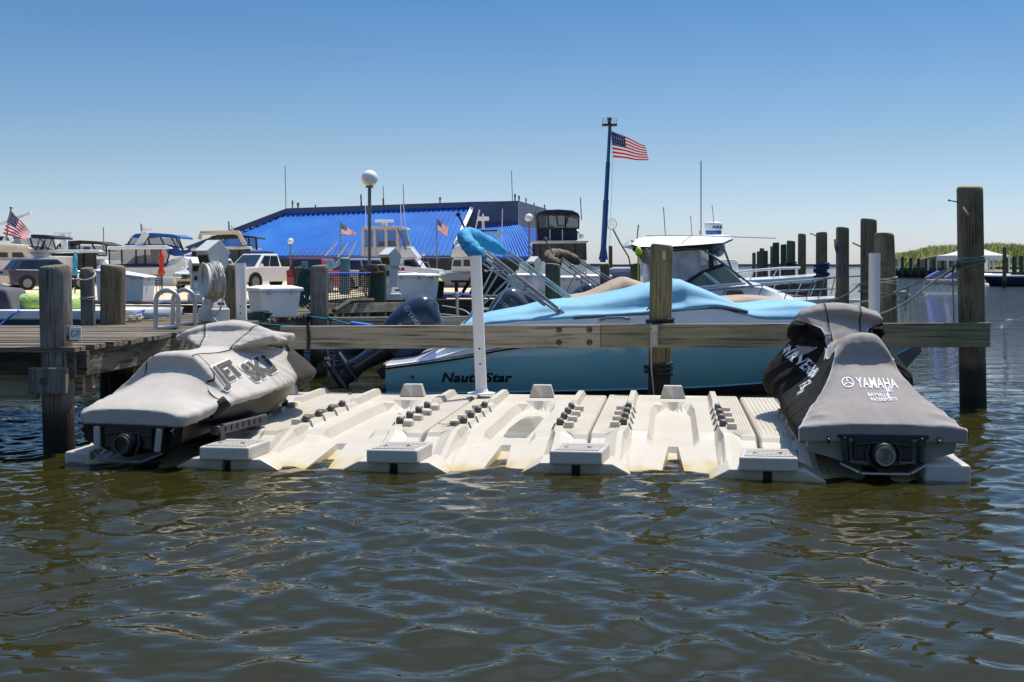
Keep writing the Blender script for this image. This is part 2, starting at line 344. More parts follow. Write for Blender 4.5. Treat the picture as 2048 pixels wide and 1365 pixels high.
# ---------------- floating drive-on dock ----------------
DR = R(-7.3)
DZ = .21
def port_deck(wl, wr):
    VS = [0, .10, .50, .86, .90, 1.02, 1.10, 1.20, 1.24, 2.0, 3.05, 3.10, 3.42, 3.58, 3.64, 3.95, 4.12, 4.20, 4.22, 4.25]
    def core(v):    # half profile from the middle outwards: (u, z)
        hr = .235 if v < 3.08 else (.275 if v < 4.15 else DZ)
        if v < .88:
            t = v/.88; s = -.012+.105*t; n_ = .10-.055*t
            return [(0, s-.10+.05*t), (n_-.01, s-.10+.05*t), (n_, s), (.19, s+.002), (.28, s+.004), (.375, s+.008), (.42, s+.012+.05*t), (.45, s+.02+.10*t), (.50, s+.02+.10*t), (.58+.03*t, s-.03+.105*t)]
        if v < 1.0: return [(0, .092), (.04, .092), (.05, .093), (.185, .095), (.235, .10), (.375, .105), (.41, .15), (.44, .225), (.49, .225), (.60, .185)]
        if v < 1.15: return [(0, .095), (.04, .095), (.1, .095), (.185, .095), (.24, .135), (.375, .14), (.40, .17), (.425, hr), (.48, hr), (.53, DZ)]
        if v < 3.3: return [(0, .095), (.06, .095), (.12, .095), (.185, .096), (.232, .182), (.375, .188), (.395, .20), (.42, hr), (.48, hr), (.505, DZ)]
        if v < 3.5: return [(0, .098), (.06, .098), (.11, .098), (.15, .099), (.205, .186), (.375, .192), (.395, .20), (.42, hr), (.48, hr), (.505, DZ)]
        if v < 3.6: return [(0, .10), (.03, .115), (.06, .14), (.10, .17), (.2, .19), (.375, .195), (.395, .20), (.42, hr), (.48, hr), (.505, DZ)]
        if v < 4.21: return [(0, DZ-.012), (.06, DZ-.012), (.1, DZ-.012), (.15, DZ-.012), (.2, DZ-.01), (.375, DZ-.008), (.395, DZ-.004), (.42, hr), (.48, hr), (.505, DZ)]
        d = 0 if v < 4.23 else -.25
        return [(u, DZ+d) for u in (0, .06, .1, .15, .2, .375, .395, .42, .48, .505)]
    def ribs(v, w):
        c = core(v); u0, z0 = c[-1]; n = 8; p = (w-.02-u0)/n; out = []
        for i in range(n):
            for (a, h) in ((.12, 0), (.25, 1), (.70, 1), (.85, 0)):
                if v < .5: zz = z0-.03
                elif v < 1.0: zz = z0+(.015 if v > .88 else 0)
                else: zz = z0+(.007*h if 1.0 < v < 4.2 else 0)
                out.append((u0+(i+a)*p, zz))
        zl = out[-1][1]
        return out+[(w-.016, zl), (w-.004, zl-.014), (w, zl-.03), (w, -.3)]
    mb = MB(); secs = []
    for v in VS:
        h = core(v); lft = h+ribs(v, wl); rgt = h+ribs(v, wr)
        secs.append([Vector((-u, v, zz)) for u, zz in reversed(lft[1:])]+[Vector((u, v, zz)) for u, zz in rgt])
    front = [Vector((p.x, -.02, -.3)) for p in secs[0]]; back = [Vector((p.x, 4.26, -.3)) for p in secs[0]]
    return mb.loft([front]+secs+[back], smooth=False)
def roller_parts(parent, side, v):
    rb = MB().box((side*.54, v, DZ+.025), (.085, .115, .06)).build('roller_block', M_dock, parent, bevel=.006)
    u = side*.455
    M = Matrix.Translation(Vector((u, v, .262))) @ Matrix.Rotation(R(90), 4, 'Y')
    MB().lathe([(.01, -.03), (.030, -.03), (.038, -.018), (.040, 0), (.038, .018), (.030, .03), (.01, .03)], M=M, n=16).build('roller', M_rubber, rb, sharp=30)
    MB().tube([(u-.02, v, .265), (u+side*.10, v-.004, .252)], .009, 6).bar((u-side*.045, v-.01, .25), (u-side*.075, v-.03, .19), .010, .010).build('axle', M_rubber, rb)
def bow_stop(parent):
    mb = MB(); y0, y1, h = 3.98, 4.16, .135; z = DZ-.005
    bl, br, cb = Vector((-.145, y0, z)), Vector((.145, y0, z)), Vector((0, y0-.012, z))
    tl, tr = Vector((-.105, y0+.035, z+h)), Vector((.105, y0+.035, z+h)); tc = Vector((0, y0+.055, z+h))
    bbl, bbr, btl, btr = Vector((-.135, y1, z)), Vector((.135, y1, z)), Vector((-.1, y1-.03, z+h)), Vector((.1, y1-.03, z+h))
    mb.add([bl, br, cb, tl, tr, tc, bbl, bbr, btl, btr], [(0, 2, 3), (2, 1, 4), (2, 4, 5), (2, 5, 3), (3, 5, 4, 9, 8), (0, 3, 8, 6), (1, 7, 9, 4), (6, 8, 9, 7)])
    mb.build('bow_stop', M_dock, parent, bevel=.004)
PORTS = [(-3.2, 10.78, .75, .78, 'float section carrying the grey covered watercraft with white lettering'),
         (-1.67, 10.56, .75, .74, 'empty beige drive-on float section nearest the grey covered watercraft'),
         (-.165, 10.46, .74, .74, 'empty beige drive-on float section with the grey puddle in its trough'),
         (1.335, 10.36, .745, .74, 'empty beige drive-on float section in line with the numbered pile'),
         (2.95, 10.05, .88, .74, 'float section carrying the black covered watercraft')]
for (x, y, wl, wr, lab) in PORTS:
    t = thing('drive_on_dock_section', lab, 'floating dock', (x, y, 0), DR, 'sections of the floating drive-on dock')
    port_deck(wl, wr).build('deck', M_dock, t, sharp=20, bevel=.005, seg=1)
    bow_stop(t)
    for sd_ in (-1, 1):
        for v in (1.28, 1.72, 2.16, 2.60): roller_parts(t, sd_, v)
M_puddle = pmat('shallow puddle', (.30, .28, .22), .06, vscale=(3, 3, 3), vcol=(.38, .35, .27, 1))
pud = thing('puddle', 'shallow grey puddle lying in the trough of an empty float section', 'puddle', (-.165, 10.46, 0), DR)
mp = MB(); ring = [(-.10, 1.42), (-.05, 1.36), (.06, 1.38), (.13, 1.36), (.14, 2.0), (.135, 2.9), (.08, 3.04), (-.06, 3.02), (-.10, 2.6), (-.12, 2.0)]
mp.quad(*[Vector((a, b, .0985)) for a, b in ring]).build('puddle_surface', M_puddle, pud)
# raised step blocks between the sections
def step_block(x, y, w, lab, d=.42, h=.115, z=.08):
    t = thing('dock_step_block', lab, 'dock block', (x, y, 0), DR, 'step blocks at the front of the float')
    mb = MB(); f = .03
    a = [Vector((-w/2, 0, z)), Vector((w/2, 0, z)), Vector((w/2, 0, z+h)), Vector((-w/2, 0, z+h))]
    b = [Vector((-w/2+.05, d, z)), Vector((w/2+.05, d, z)), Vector((w/2+.05, d+.05, z+h+.005)), Vector((-w/2+.05, d+.05, z+h+.005))]
    mb.prism(a, b); mb.build('block', M_dockgrey, t, bevel=.018, seg=3)
    tr = MB()
    for i in range(11):
        for j in range(5):
            tr.box((-w/2+.06+(w-.10)*i/10+.01*j, .06+.075*j, z+h+.004), (w/11*.72, .05, .008))
    tr.build('tread', M_dockgrey, t)
    MB().lathe([(.018, 0), (.018, .004), (.011, .004), (.011, .001)], (-w*.2, .17, z+h+.007), 10).lathe([(.018, 0), (.018, .004), (.011, .004), (.011, .001)], (w*.24, .19, z+h+.007), 10).build('pin_socket', M_dark_timber, t)
    for s in (-1, 1):
        MB().prism([Vector((s*.035, .07, -.25)), Vector((s*.46, .07, -.25)), Vector((s*.46, .07, -.0)), Vector((s*.30, .07, .085)), Vector((s*.035, .07, .085))], [Vector((s*.035, .5, -.25)), Vector((s*.46, .5, -.25)), Vector((s*.46, .5, .0)), Vector((s*.30, .5, .09)), Vector((s*.035, .5, .09))]).build('float_chamber', M_dock, t, bevel=.012)
    MB().box((0, .30, -.05), (.06, .3, .24)).build('coupling', M_black, t)
step_block(-2.43, 10.52, .43, 'step block beside the grey covered watercraft')
step_block(-1.0, 10.36, .43, 'scuffed step block, second one out from the grey covered watercraft')
step_block(.52, 10.28, .43, 'clean step block between the puddle section and the numbered-pile section')
step_block(2.04, 9.95, .46, 'step block beside the black covered watercraft')
tag(MB().box((3.50, 10.22, .05), (.36, .56, .17), DR).build('dock_step_block', M_dockgrey, bevel=.02), 'pale step block at the outer end beside the big dark pile', 'dock block', 'step blocks at the front of the float')
tag(MB().box((-3.77, 11.12, .035), (.24, .42, .12), DR).build('dock_step_block', M_dockgrey, bevel=.02), 'low block beside the slip sign pile', 'dock block', 'step blocks at the front of the float')
# fallen leaves
M_leaf = pmat('dead leaf', '5a4326', .9, vscale=(30, 30, 30), vcol='2f2415')
rl = random.Random(5)
def litter(x, y, n, lab, s=.05):
    mb = MB()
    for i in range(n):
        a = rl.random()*6.28; r = abs(rl.gauss(0, s)); px, py = x+r*1.7*math.cos(a), y+r*math.sin(a); q = rl.random()*6.28; l = .012+.022*rl.random(); zz = DZ+.016+.012*rl.random()
        c, s_ = math.cos(q)*l, math.sin(q)*l
        mb.quad((px-c, py-s_, zz), (px+s_*.4, py-c*.4, zz+.014*rl.random()), (px+c, py+s_, zz+.012*rl.random()), (px-s_*.4, py+c*.4, zz))
    tag(mb.build('leaf_litter', M_leaf, fix=False), lab, 'leaves')
litter(P(832, 828, 12.55).x, 12.6, 46, 'small heap of dead leaves beside the roller blocks')
litter(P(905, 848, 11.6).x, 11.75, 40, 'small heap of dead leaves by the first roller of the puddle section', .045)

# ---------------- piles ----------------
def pile(name, cx, top, wpx, Y, lab, mat=None, zb=-.6, lean=(0, 0), group='mooring piles', cap=1, taper=.95, cat='pile'):
    mat = mat or M_pile
    r = wpx*Y/F/2; pt = P(cx, top, Y); rr = random.Random(int(cx*7+top)); h = pt.z-zb; n = 28
    t_loc = Vector((pt.x-lean[0], Y-lean[1], zb))
    secs = []
    ph = [rr.random()*6.28 for _ in range(4)]
    zs = [0, .3*h, .6*h, h-.10, h-.035]+([h-.008, h] if cap else [h])
    for i, zz in enumerate(zs):
        t = zz/h; k = (1/taper+(1-1/taper)*t)
        if cap and i == len(zs)-2: k *= .90
        if cap and i == len(zs)-1: k *= .78
        sec = []
        for j in range(n):
            a = 2*math.pi*j/n; q = 1+.022*math.sin(2*a+ph[0])+.015*math.sin(3*a+ph[1]+t*2)+.012*math.sin(7*a+ph[2])
            sec.append(Vector((lean[0]*t+r*k*q*math.cos(a), lean[1]*t+r*k*q*math.sin(a), zz+(.012*math.sin(a+ph[3]) if i > 3 else 0))))
        secs.append(sec)
    mb = MB().loft(secs, closed=True, caps=True)
    o = mb.build(name, mat, sharp=35); o.location = t_loc
    MW[o.name] = Matrix.Translation(t_loc)
    return tag(o, lab, cat, group)
sign_pile = pile('mooring_pile', 110, 531, 63, 11.5, 'thick grey weathered pile that carries the white slip sign', M_pile_grey, lean=(-.06, 0), taper=1.03)
pile('mooring_pile', 226, 530, 48, 15.6, 'dark pile rising through the deck in front of the low white dock box', M_pile, taper=.98)
pile('mooring_pile', 174, 536, 27, 19.5, 'thin pile with a loop of white rope over its top', M_pile_grey, lean=(-.06, 0), taper=.93)
pile('mooring_pile', 456, 528, 40, 17.4, 'pile behind the white pipe and the hose pedestal', M_pile)
pile('mooring_pile', 639, 531, 35, 19.4, 'grey pile with a teal rope tied round it and green hose hung beside', M_pile_grey)
pile('mooring_pile', 597, 534, 19, 22.5, 'slim dark pile behind the coiled green hose', M_pile)
pile('mooring_pile', 757, 530, 31, 22.8, 'dark green pile with frayed brown rope coiled over its top', M_pile_green)
pile('mooring_pile', 1106, 528, 31, 22.5, 'green treated pile between the two folded sunshades', M_pile_green, taper=.98)
pile('mooring_pile', 1210, 528, 19, 27, 'short grey pile beside the foot of the blue mast', M_pile)
pile('mooring_pile', 1221, 492, 8, 60, 'slender tall pile standing behind the short grey pile', M_pile)
pile('mooring_pile', 1271, 528, 18, 28, 'short pile beside the lime green float stick', M_pile)
num_pile = pile('numbered_pile', 1324, 489, 45, 15.25, 'brown pile marked with the numeral 1 behind the timber rail', M_pile_tan, lean=(.05, 0), taper=1.02)
big = pile('mooring_pile', 1940, 373, 50, 15.3, 'tallest thick dark pile at the outer end of the timber rail', M_pile, lean=(-.05, 0), taper=.97)
pile('mooring_pile', 1768, 467, 39, 18.8, 'thick pile that leans, with white rope lashed round its middle, beside the hanging anchor', M_pile, lean=(-.09, 0), taper=.88)
pile('mooring_pile', 1737, 438, 31, 23, 'tall pile just behind the leaning pile and white pipe', M_pile, taper=.95)
row = [(1685, 455, 25, 27.5, 'pile with a long iron hook and blue cord on its side'), (1643, 465, 22, 32, 'pile wrapped in dark blue cloth at the bow of the grey boat'),
       (1604, 468, 16, 41, 'slim pile with a short iron spike half way up'), (1582, 482, 17, 40, 'pile with a black tyre sleeve low down'),
       (1567, 489, 12, 54, 'narrow pile tucked behind the sleeved pile'), (1552, 485, 13, 50, 'dark pile with a black band near its foot'),
       (1544, 493, 7, 78, 'thin pile hidden partly behind the dark banded pile'), (1531, 502, 10, 66, 'short dark pile near the far end of the pile row'),
       (1524, 497, 9.5, 72, 'brownish pile standing tallest in the far cluster'), (1517, 503, 7, 85, 'small pile beside the blue post in the far cluster'),
       (1508, 506, 7, 95, 'last small pile at the far end of the row')]
for (x, y, w_, Y, lab) in row: pile('mooring_pile', x, y, w_, Y, lab, [M_pile, M_pile_green, M_pile][int(x) % 3])
# numeral
o = MB(); text_flat(o, '1', P(1328, 511, 15.25-.27/2-.02)+Vector((0, 0, 0)), (1, 0, 0), (0, 0, 1), off=.012, height=.10, width=.032); o.build('numeral', pmat('pale paint', 'b9b39d', .8), num_pile, world=True)
# iron details on piles
MB().tube([P(1897, 401, 15.2), P(1918, 405, 15.2)], .008, 6).sphere(P(1898, 401, 15.2), .014, 8, 6).build('spike', M_nut, big, world=True)
MB().tube([P(1926, 415, 15.1), P(1932, 424, 15.06), P(1937, 430, 15.08)], .012, 6).build('staple', M_ropew, big, world=True)

# slip sign on the sign pile
ts = thing('slip_sign', 'small white sign reading C-17 nailed to the grey pile', 'sign', P(148, 668, 11.32))
MB().box((-.018, .03, 0), (.115, .04, .14)).build('backing_board', M_beam, ts, bevel=.003)
MB().box((.012, .003, 0), (.105, .010, .115)).build('plate', pmat('sign white', (.75, .74, .72), .5), ts, bevel=.002)
mb = MB(); text_flat(mb, 'C-17', (.012, -.003, 0), (1, 0, 0), (0, 0, 1), off=.002, width=.074, height=.06, bold=.012); mb.build('lettering', M_black, ts)
MB().box((-.034, -.004, 0), (.006, .004, .006)).box((.058, -.004, 0), (.006, .004, .006)).build('nail', M_nut, ts)

# ---------------- timber rail ----------------
tr = thing('timber_rail', 'long weathered timber rail of two spliced planks running behind the float', 'rail', (0, 15.0, 0))
YB = 15.0
def rail_pts(px, py): return P(px, py, YB)
def plank_poly(mb, poly, th=.075):
    a = [rail_pts(x, y) for x, y in poly]; mb.prism(a, [p+Vector((0, th, 0)) for p in a])
mb = MB(); plank_poly(mb, [(560, 653), (900, 651), (1201, 650), (1201, 696), (900, 697), (560, 699)]); mb.build('plank', M_beam, tr, world=True, bevel=.006)
mb = MB(); plank_poly(mb, [(1202, 649), (1600, 648), (1981, 646), (1981, 695), (1600, 696), (1202, 696.5)]); p2 = mb.build('plank', pmat('greenish rail timber', '948a70', .85, vscale=(.5, 3, 7), vcol='625f4a', grain=((1.2, 30, 34), '38342a', .53, .68), dirt=(1.2, '5f693f', .50, .72), bump=.6, bscale=(2, 40, 46)), tr, world=True, bevel=.006)
mb = MB(); plank_poly(mb, [(1080, 652), (1320, 651), (1320, 694), (1080, 695)], .06)
sp = MB(); a = [rail_pts(x, y)+Vector((0, .078, 0)) for x, y in [(1080, 653), (1320, 653), (1320, 694), (1080, 694)]]; sp.prism(a, [p+Vector((0, .06, 0)) for p in a]).build('splice_plate', M_beam, tr, world=True)
for (x, y) in ((1118, 660), (1179, 660), (1118, 685), (1179, 685)):
    c = rail_pts(x, y)+Vector((0, -.004, 0)); M = Matrix.Translation(c) @ Matrix.Rotation(R(90), 4, 'X')
    MB().lathe([(.036, -.004), (.036, .003), (.03, .005)], M=M, n=18).lathe([(.016, .004), (.016, .014), (.010, .016)], M=M, n=6, smooth=False).build('bolt', M_nut, tr, world=True)
mb = MB(); mb.box(rail_pts(1307, 672)+Vector((0, -.006, 0)), (.085, .012, 0.26)).box(rail_pts(1314, 672)+Vector((0, -.02, 0)), (.01, .03, 0.26)); mb.build('bracket', pmat('whitewashed bracket', 'b8b4aa', .6, vscale=(9, 9, 9), vcol='8f8a7c'), tr, world=True)
mb = MB()
for (x, y) in ((1302, 658), (1302, 686), (1322, 658), (1322, 686)):
    M = Matrix.Translation(rail_pts(x, y)+Vector((0, -.013, 0))) @ Matrix.Rotation(R(90), 4, 'X'); mb.lathe([(.009, -.002), (.007, .004)], M=M, n=8)
mb.build('screw', M_nut, tr, world=True)
def wrap(name, px, Y, r, pys, lab, mat, th=.012, tilt=.02, xo=0, cat='rope'):
    mb = MB()
    for i, py in enumerate(pys):
        c = P(px, py, Y); s = (-1)**i*tilt
        mb.tube([c+Vector(((r+th*.6)*math.cos(a), (r+th*.6)*math.sin(a), s*math.cos(a))) for a in [2*math.pi*k/24 for k in range(25)]], th, 6)
    return tag(mb.build(name, mat), lab, cat)
wrap('rubber_band', 1320, 15.25, .148, [641.5, 645, 648], 'black rubber sleeve with grey cord around the numbered pile above the rail', M_black, .02, cat='sleeve')
wrap('cord_lashing', 1320, 15.25, .16, [642, 646], 'thin grey cord lashed around the numbered pile', M_ropew, .007, .03)
wrap('rubber_band', 1317, 15.25, .150, [730, 735, 740, 745], 'black rubber sleeve around the numbered pile below the rail', M_black, .022, cat='sleeve')
tag(MB().tube([P(1301, 646, 15.02), P(1302, 690, 14.95), P(1303, 740, 15.06), P(1308, 790, 15.1)], .008, 6).build('hanging_cord', M_ropew), 'thin pale cord hanging down the front of the numbered pile', 'rope')
tag(MB().tube([rail_pts(616, 650)+Vector((0, -.01, 0)), rail_pts(618, 675)+Vector((0, -.014, 0)), rail_pts(617, 700)+Vector((0, -.01, 0))], .02, 6).build('rubber_strap', M_black), 'black rubber strap hanging over the timber rail', 'strap')
# white pipes
def pvc(px0, py0, px1, py1, Y, wpx, lab, flange=True):
    b, t_ = P(px1, py1, Y), P(px0, py0, Y); r = wpx*Y/F/2
    t = thing('white_pipe', lab, 'pipe', b, 0, 'white pipe posts')
    MB().tube([(0, 0, 0), t_-b], r, 24).tube([t_-b, (t_-b)*1.004], r*1.02, 24).build('pipe', M_pvc, t, sharp=50)
    if flange: MB().lathe([(.16, 0), (.16, .012), (r+.02, .02), (r+.005, .05)], n=20).build('flange', M_pvc, t)
    h = [(.33, .62), (.22, .62)]
    mb = MB()
    for f, _ in h:
        M = Matrix.Translation((t_-b)*(f)+Vector((0, -r+.001, 0))) @ Matrix.Rotation(R(90), 4, 'X'); mb.lathe([(.014, -.001), (.009, .002)], M=M, n=10)
    mb.build('bolt_hole', M_nut, t)
pvc(951, 513, 963, 788, 14.30, 23, 'tall white pipe post standing on the float in front of the timber rail')
pvc(1749, 508, 1747, 800, 14.1, 22, 'white pipe post standing behind the black covered watercraft')
pvc(481, 527, 484, 655, 16.8, 21, 'short white pipe post beside the grey hose pedestal', False)

# ---------------- boardwalk ----------------
def bx(Y): return -3.95+.105*(Y-11.45)      # outer edge of the boardwalk
bw = thing('boardwalk', 'weathered timber boardwalk on piles running back past the hose pedestal', 'boardwalk', (-4.6, 11.5, 0))
mb = MB(); rw = random.Random(4); y = 11.35; ZD = .985
while y < 34:
    wd = .142; e = rw.uniform(-.03, .05); x1 = bx(y)+e; x0 = bx(y)-(1.7 if y < 31 else 1.7)
    if y < 15.2: x0 -= 3.5
    zz = ZD+rw.uniform(-.008, .004)
    mb.prism([Vector((x0, y, zz-.045)), Vector((x1, y+rw.uniform(-.01, .01), zz-.045)), Vector((x1, y, zz)), Vector((x0, y, zz))],
             [Vector((x0, y+wd-.008, zz-.045)), Vector((x1, y+wd-.008, zz-.045)), Vector((x1, y+wd-.008, zz)), Vector((x0, y+wd-.008, zz))])
    y += wd
mb.build('deck', M_plank, bw, world=True)
def side_beam(x, y0, y1, z0, z1, th): return [Vector((x(y0), y0, z0)), Vector((x(y1), y1, z0)), Vector((x(y1), y1, z1)), Vector((x(y0), y0, z1))], [Vector((x(y0)-th, y0, z0)), Vector((x(y1)-th, y1, z0)), Vector((x(y1)-th, y1, z1)), Vector((x(y0)-th, y0, z1))]
MB().prism(*side_beam(lambda Y: bx(Y)-.04, 11.42, 33, .69, .935, .08)).build('edge_beam', pmat('dark edge timber', '6b6454', .88, vscale=(4, .6, 6), vcol='46423a', grain=((26, 1.5, 30), '2d2a24', .5, .66), dirt=(2, '5b5a3a', .55, .75), bump=.7, bscale=(40, 3, 46)), bw, world=True, bevel=.008)
MB().box((-6.0, 11.50, .83), (4.2, .08, .22)).build('end_beam', M_dark_timber, bw, world=True)
MB().box((-7.4, 11.62, .60), (6.0, .09, .24)).build('cross_beam', M_beam, bw, world=True, bevel=.006)
mb = MB(); c = P(97, 762, 11.32); mb.box(c, (.34, .10, .24)).build('beam_end_block', M_pile_grey, bw, world=True, bevel=.012)
M = Matrix.Translation(c+Vector((-.03, -.05, 0))) @ Matrix.Rotation(R(90), 4, 'X'); MB().lathe([(.035, -.004), (.033, .006)], M=M, n=16).lathe([(.016, .004), (.016, .016)], M=M, n=6).build('bolt', M_nut, bw, world=True)
MB().bar(P(172, 715, 11.9), P(180, 778, 11.9), .07, .09).bar(P(160, 733, 11.75), P(160, 790, 11.75), .06, .08).build('brace', M_beam, bw, world=True, bevel=.006)
MB().box(P(330, 690, 14.2)+Vector((.03, 0, .05)), (.10, .42, .16)).build('cleat_block', M_beam, bw, world=True, bevel=.006)
MB().box(P(33, 722, 11.9), (.42, .3, .3)).build('corner_block', M_dark_timber, bw, world=True)
for (X, Y) in ((-4.6, 14.7), (-5.4, 20), (-4.3, 24), (-7.5, 12.5), (-3.2, 28)):
    MB().tube([(X, Y, -.6), (X, Y, .93)], .14, 14).build('support_pile', M_pile, bw, world=True)
tag(MB().tube([P(-60, 726, 12.4), P(20, 725, 12.4), P(44, 725, 12.4)], .075, 14).tube([P(20, 725, 12.4), P(26, 725, 12.4)], .085, 14).build('water_pipe', M_pvc), 'white plastic pipe slung beneath the end of the boardwalk', 'pipe')
# cross walk along the basin behind
cw = thing('bulkhead_walk', 'dark timber bulkhead walk behind the blue boat with the low white dock box on it', 'boardwalk', (-10, 30, 0))
mb = MB(); x = -26.0
while x < -2.75:
    mb.box((x, 31, .825+rw.uniform(-.006, .006)), (.135, 2.2, .05)); x += .143
mb.build('deck', M_plank, cw, world=True)
mb = MB()
for zc in (.68, .47, .25, .02): mb.box((-14.3, 29.95, zc), (23.4, .1, .2))
mb.build('face_boards', M_dark_timber, cw, world=True, bevel=.01)
for i in range(12): MB().box((-25.5+i*2, 29.86, .3), (.2, .08, .95)).build('face_post', M_dark_timber, cw, world=True)
# second deck and far bulkhead to the right of the walk, behind the moored boats
fd = thing('boat_slip_walk', 'brown timber walk behind the outboard motors with crates and dock boxes on it', 'boardwalk', (2, 33, 0))
mb = MB(); y = 29.5
while y < 33.5:
    mb.box((2.2, y, .985+rw.uniform(-.006, .006)), (9.4, .14, .05)); y += .148
mb.build('deck', M_plank, fd, world=True)
mb = MB()
for zc in (.84, .58, .34): mb.box((2.2, 29.4, zc), (9.4, .08, .2))
mb.build('face_boards', M_dark_timber, fd, world=True, bevel=.01)
# slip cross timbers low behind the motors
fd2 = thing('finger_pier', 'low weathered finger pier seen behind the tilted outboard motor', 'pier', (-1.5, 19, 0))
mb = MB()
for (x0, y0, x1, Y) in ((665, 655, 1010, 19.3),): mb.bar(P(x0, 643, Y), P(x1, 640, Y), .12, .12)
mb.bar(P(650, 618, 20.5), P(870, 612, 24), .1, .16); mb.build('stringer', M_beam, fd2, world=True)
MB().box(P(800, 625, 24.5)+Vector((0, 0, 0)), (3.2, .1, .5)).build('face_boards', M_dark_timber, fd2, world=True, bevel=.01)
# ladder
ld = thing('dock_ladder', 'aluminium dock ladder with two arched handrails over the boardwalk edge', 'ladder', P(350, 655, 14.6))
for (xa, xb, Y, top, bot) in ((311.5, 357, 14.4, 581, 711), (346, 390, 15.3, 580, 706)):
    za, zb = P(0, 655, Y).z, P(0, bot+16, Y).z; zt = P(0, top, Y).z; xA, xB = P(xa, 0, Y).x, P(xb, 0, Y).x; r = (xB-xA)/2
    pts = [Vector((xB, Y, zb)), Vector((xB, Y, zt-r))]+[Vector(((xA+xB)/2+r*math.cos(a), Y, zt-r+r*math.sin(a))) for a in [math.pi*k/12 for k in range(13)]]+[Vector((xA, Y, ZD+.01)), Vector((xA+.02, Y, ZD+.012)), Vector((xB-.01, Y, ZD+.03))]
    MB().tube(pts, .027, 12).build('handrail', M_alu, ld, world=True, sharp=60)
for z_ in (.55, .3): MB().bar((P(357, 0, 14.4).x, 14.42, z_), (P(390, 0, 15.3).x, 15.28, z_), .06, .03).build('step', M_alu, ld, world=True)
# ---------------- covered personal watercraft ----------------
def loft_body(st, n=6, res=4, lres=5):
    """closed solid from half-profile stations [(y, [(x, z)...])]"""
    ys = [s[0] for s in st]; secs = []; m = len(st[0][1])
    cnt = (len(st)-1)*lres
    for i in range(cnt+1):
        t = i/lres; t = min(t, len(st)-1-1e-6)
        prof = [crom([Vector((p[1][k][0], p[0], p[1][k][1])) for p in st], t) for k in range(m)]
        half = [crom(prof, min(j/res, m-1-1e-6)) for j in range((m-1)*res+1)]
        sec = [Vector((-p.x, p.y, p.z)) for p in reversed(half[1:])]+half
        secs.append(sec)
    return MB().loft(secs, closed=True, caps=True)
def remeshed(mbs, voxel, smooth):
    mb = MB()
    for q in mbs: mb.add(q.v, q.f)
    me = bpy.data.meshes.new("skin"); me.from_pydata([tuple(p) for p in mb.v], [], mb.f)
    bm = bmesh.new(); bm.from_mesh(me); bmesh.ops.triangulate(bm, faces=bm.faces); bmesh.ops.recalc_face_normals(bm, faces=bm.faces); bm.to_mesh(me); bm.free()
    o = bpy.data.objects.new("skin", me); COL.objects.link(o)
    r = o.modifiers.new("r", 'REMESH'); r.mode = 'VOXEL'; r.voxel_size = voxel; r.use_smooth_shade = True
    s = o.modifiers.new("s", 'SMOOTH'); s.factor = .5; s.iterations = smooth
    dg = bpy.context.evaluated_depsgraph_get(); out = bpy.data.meshes.new_from_object(o.evaluated_get(dg))
    bpy.data.objects.remove(o); bpy.data.meshes.remove(me); return out
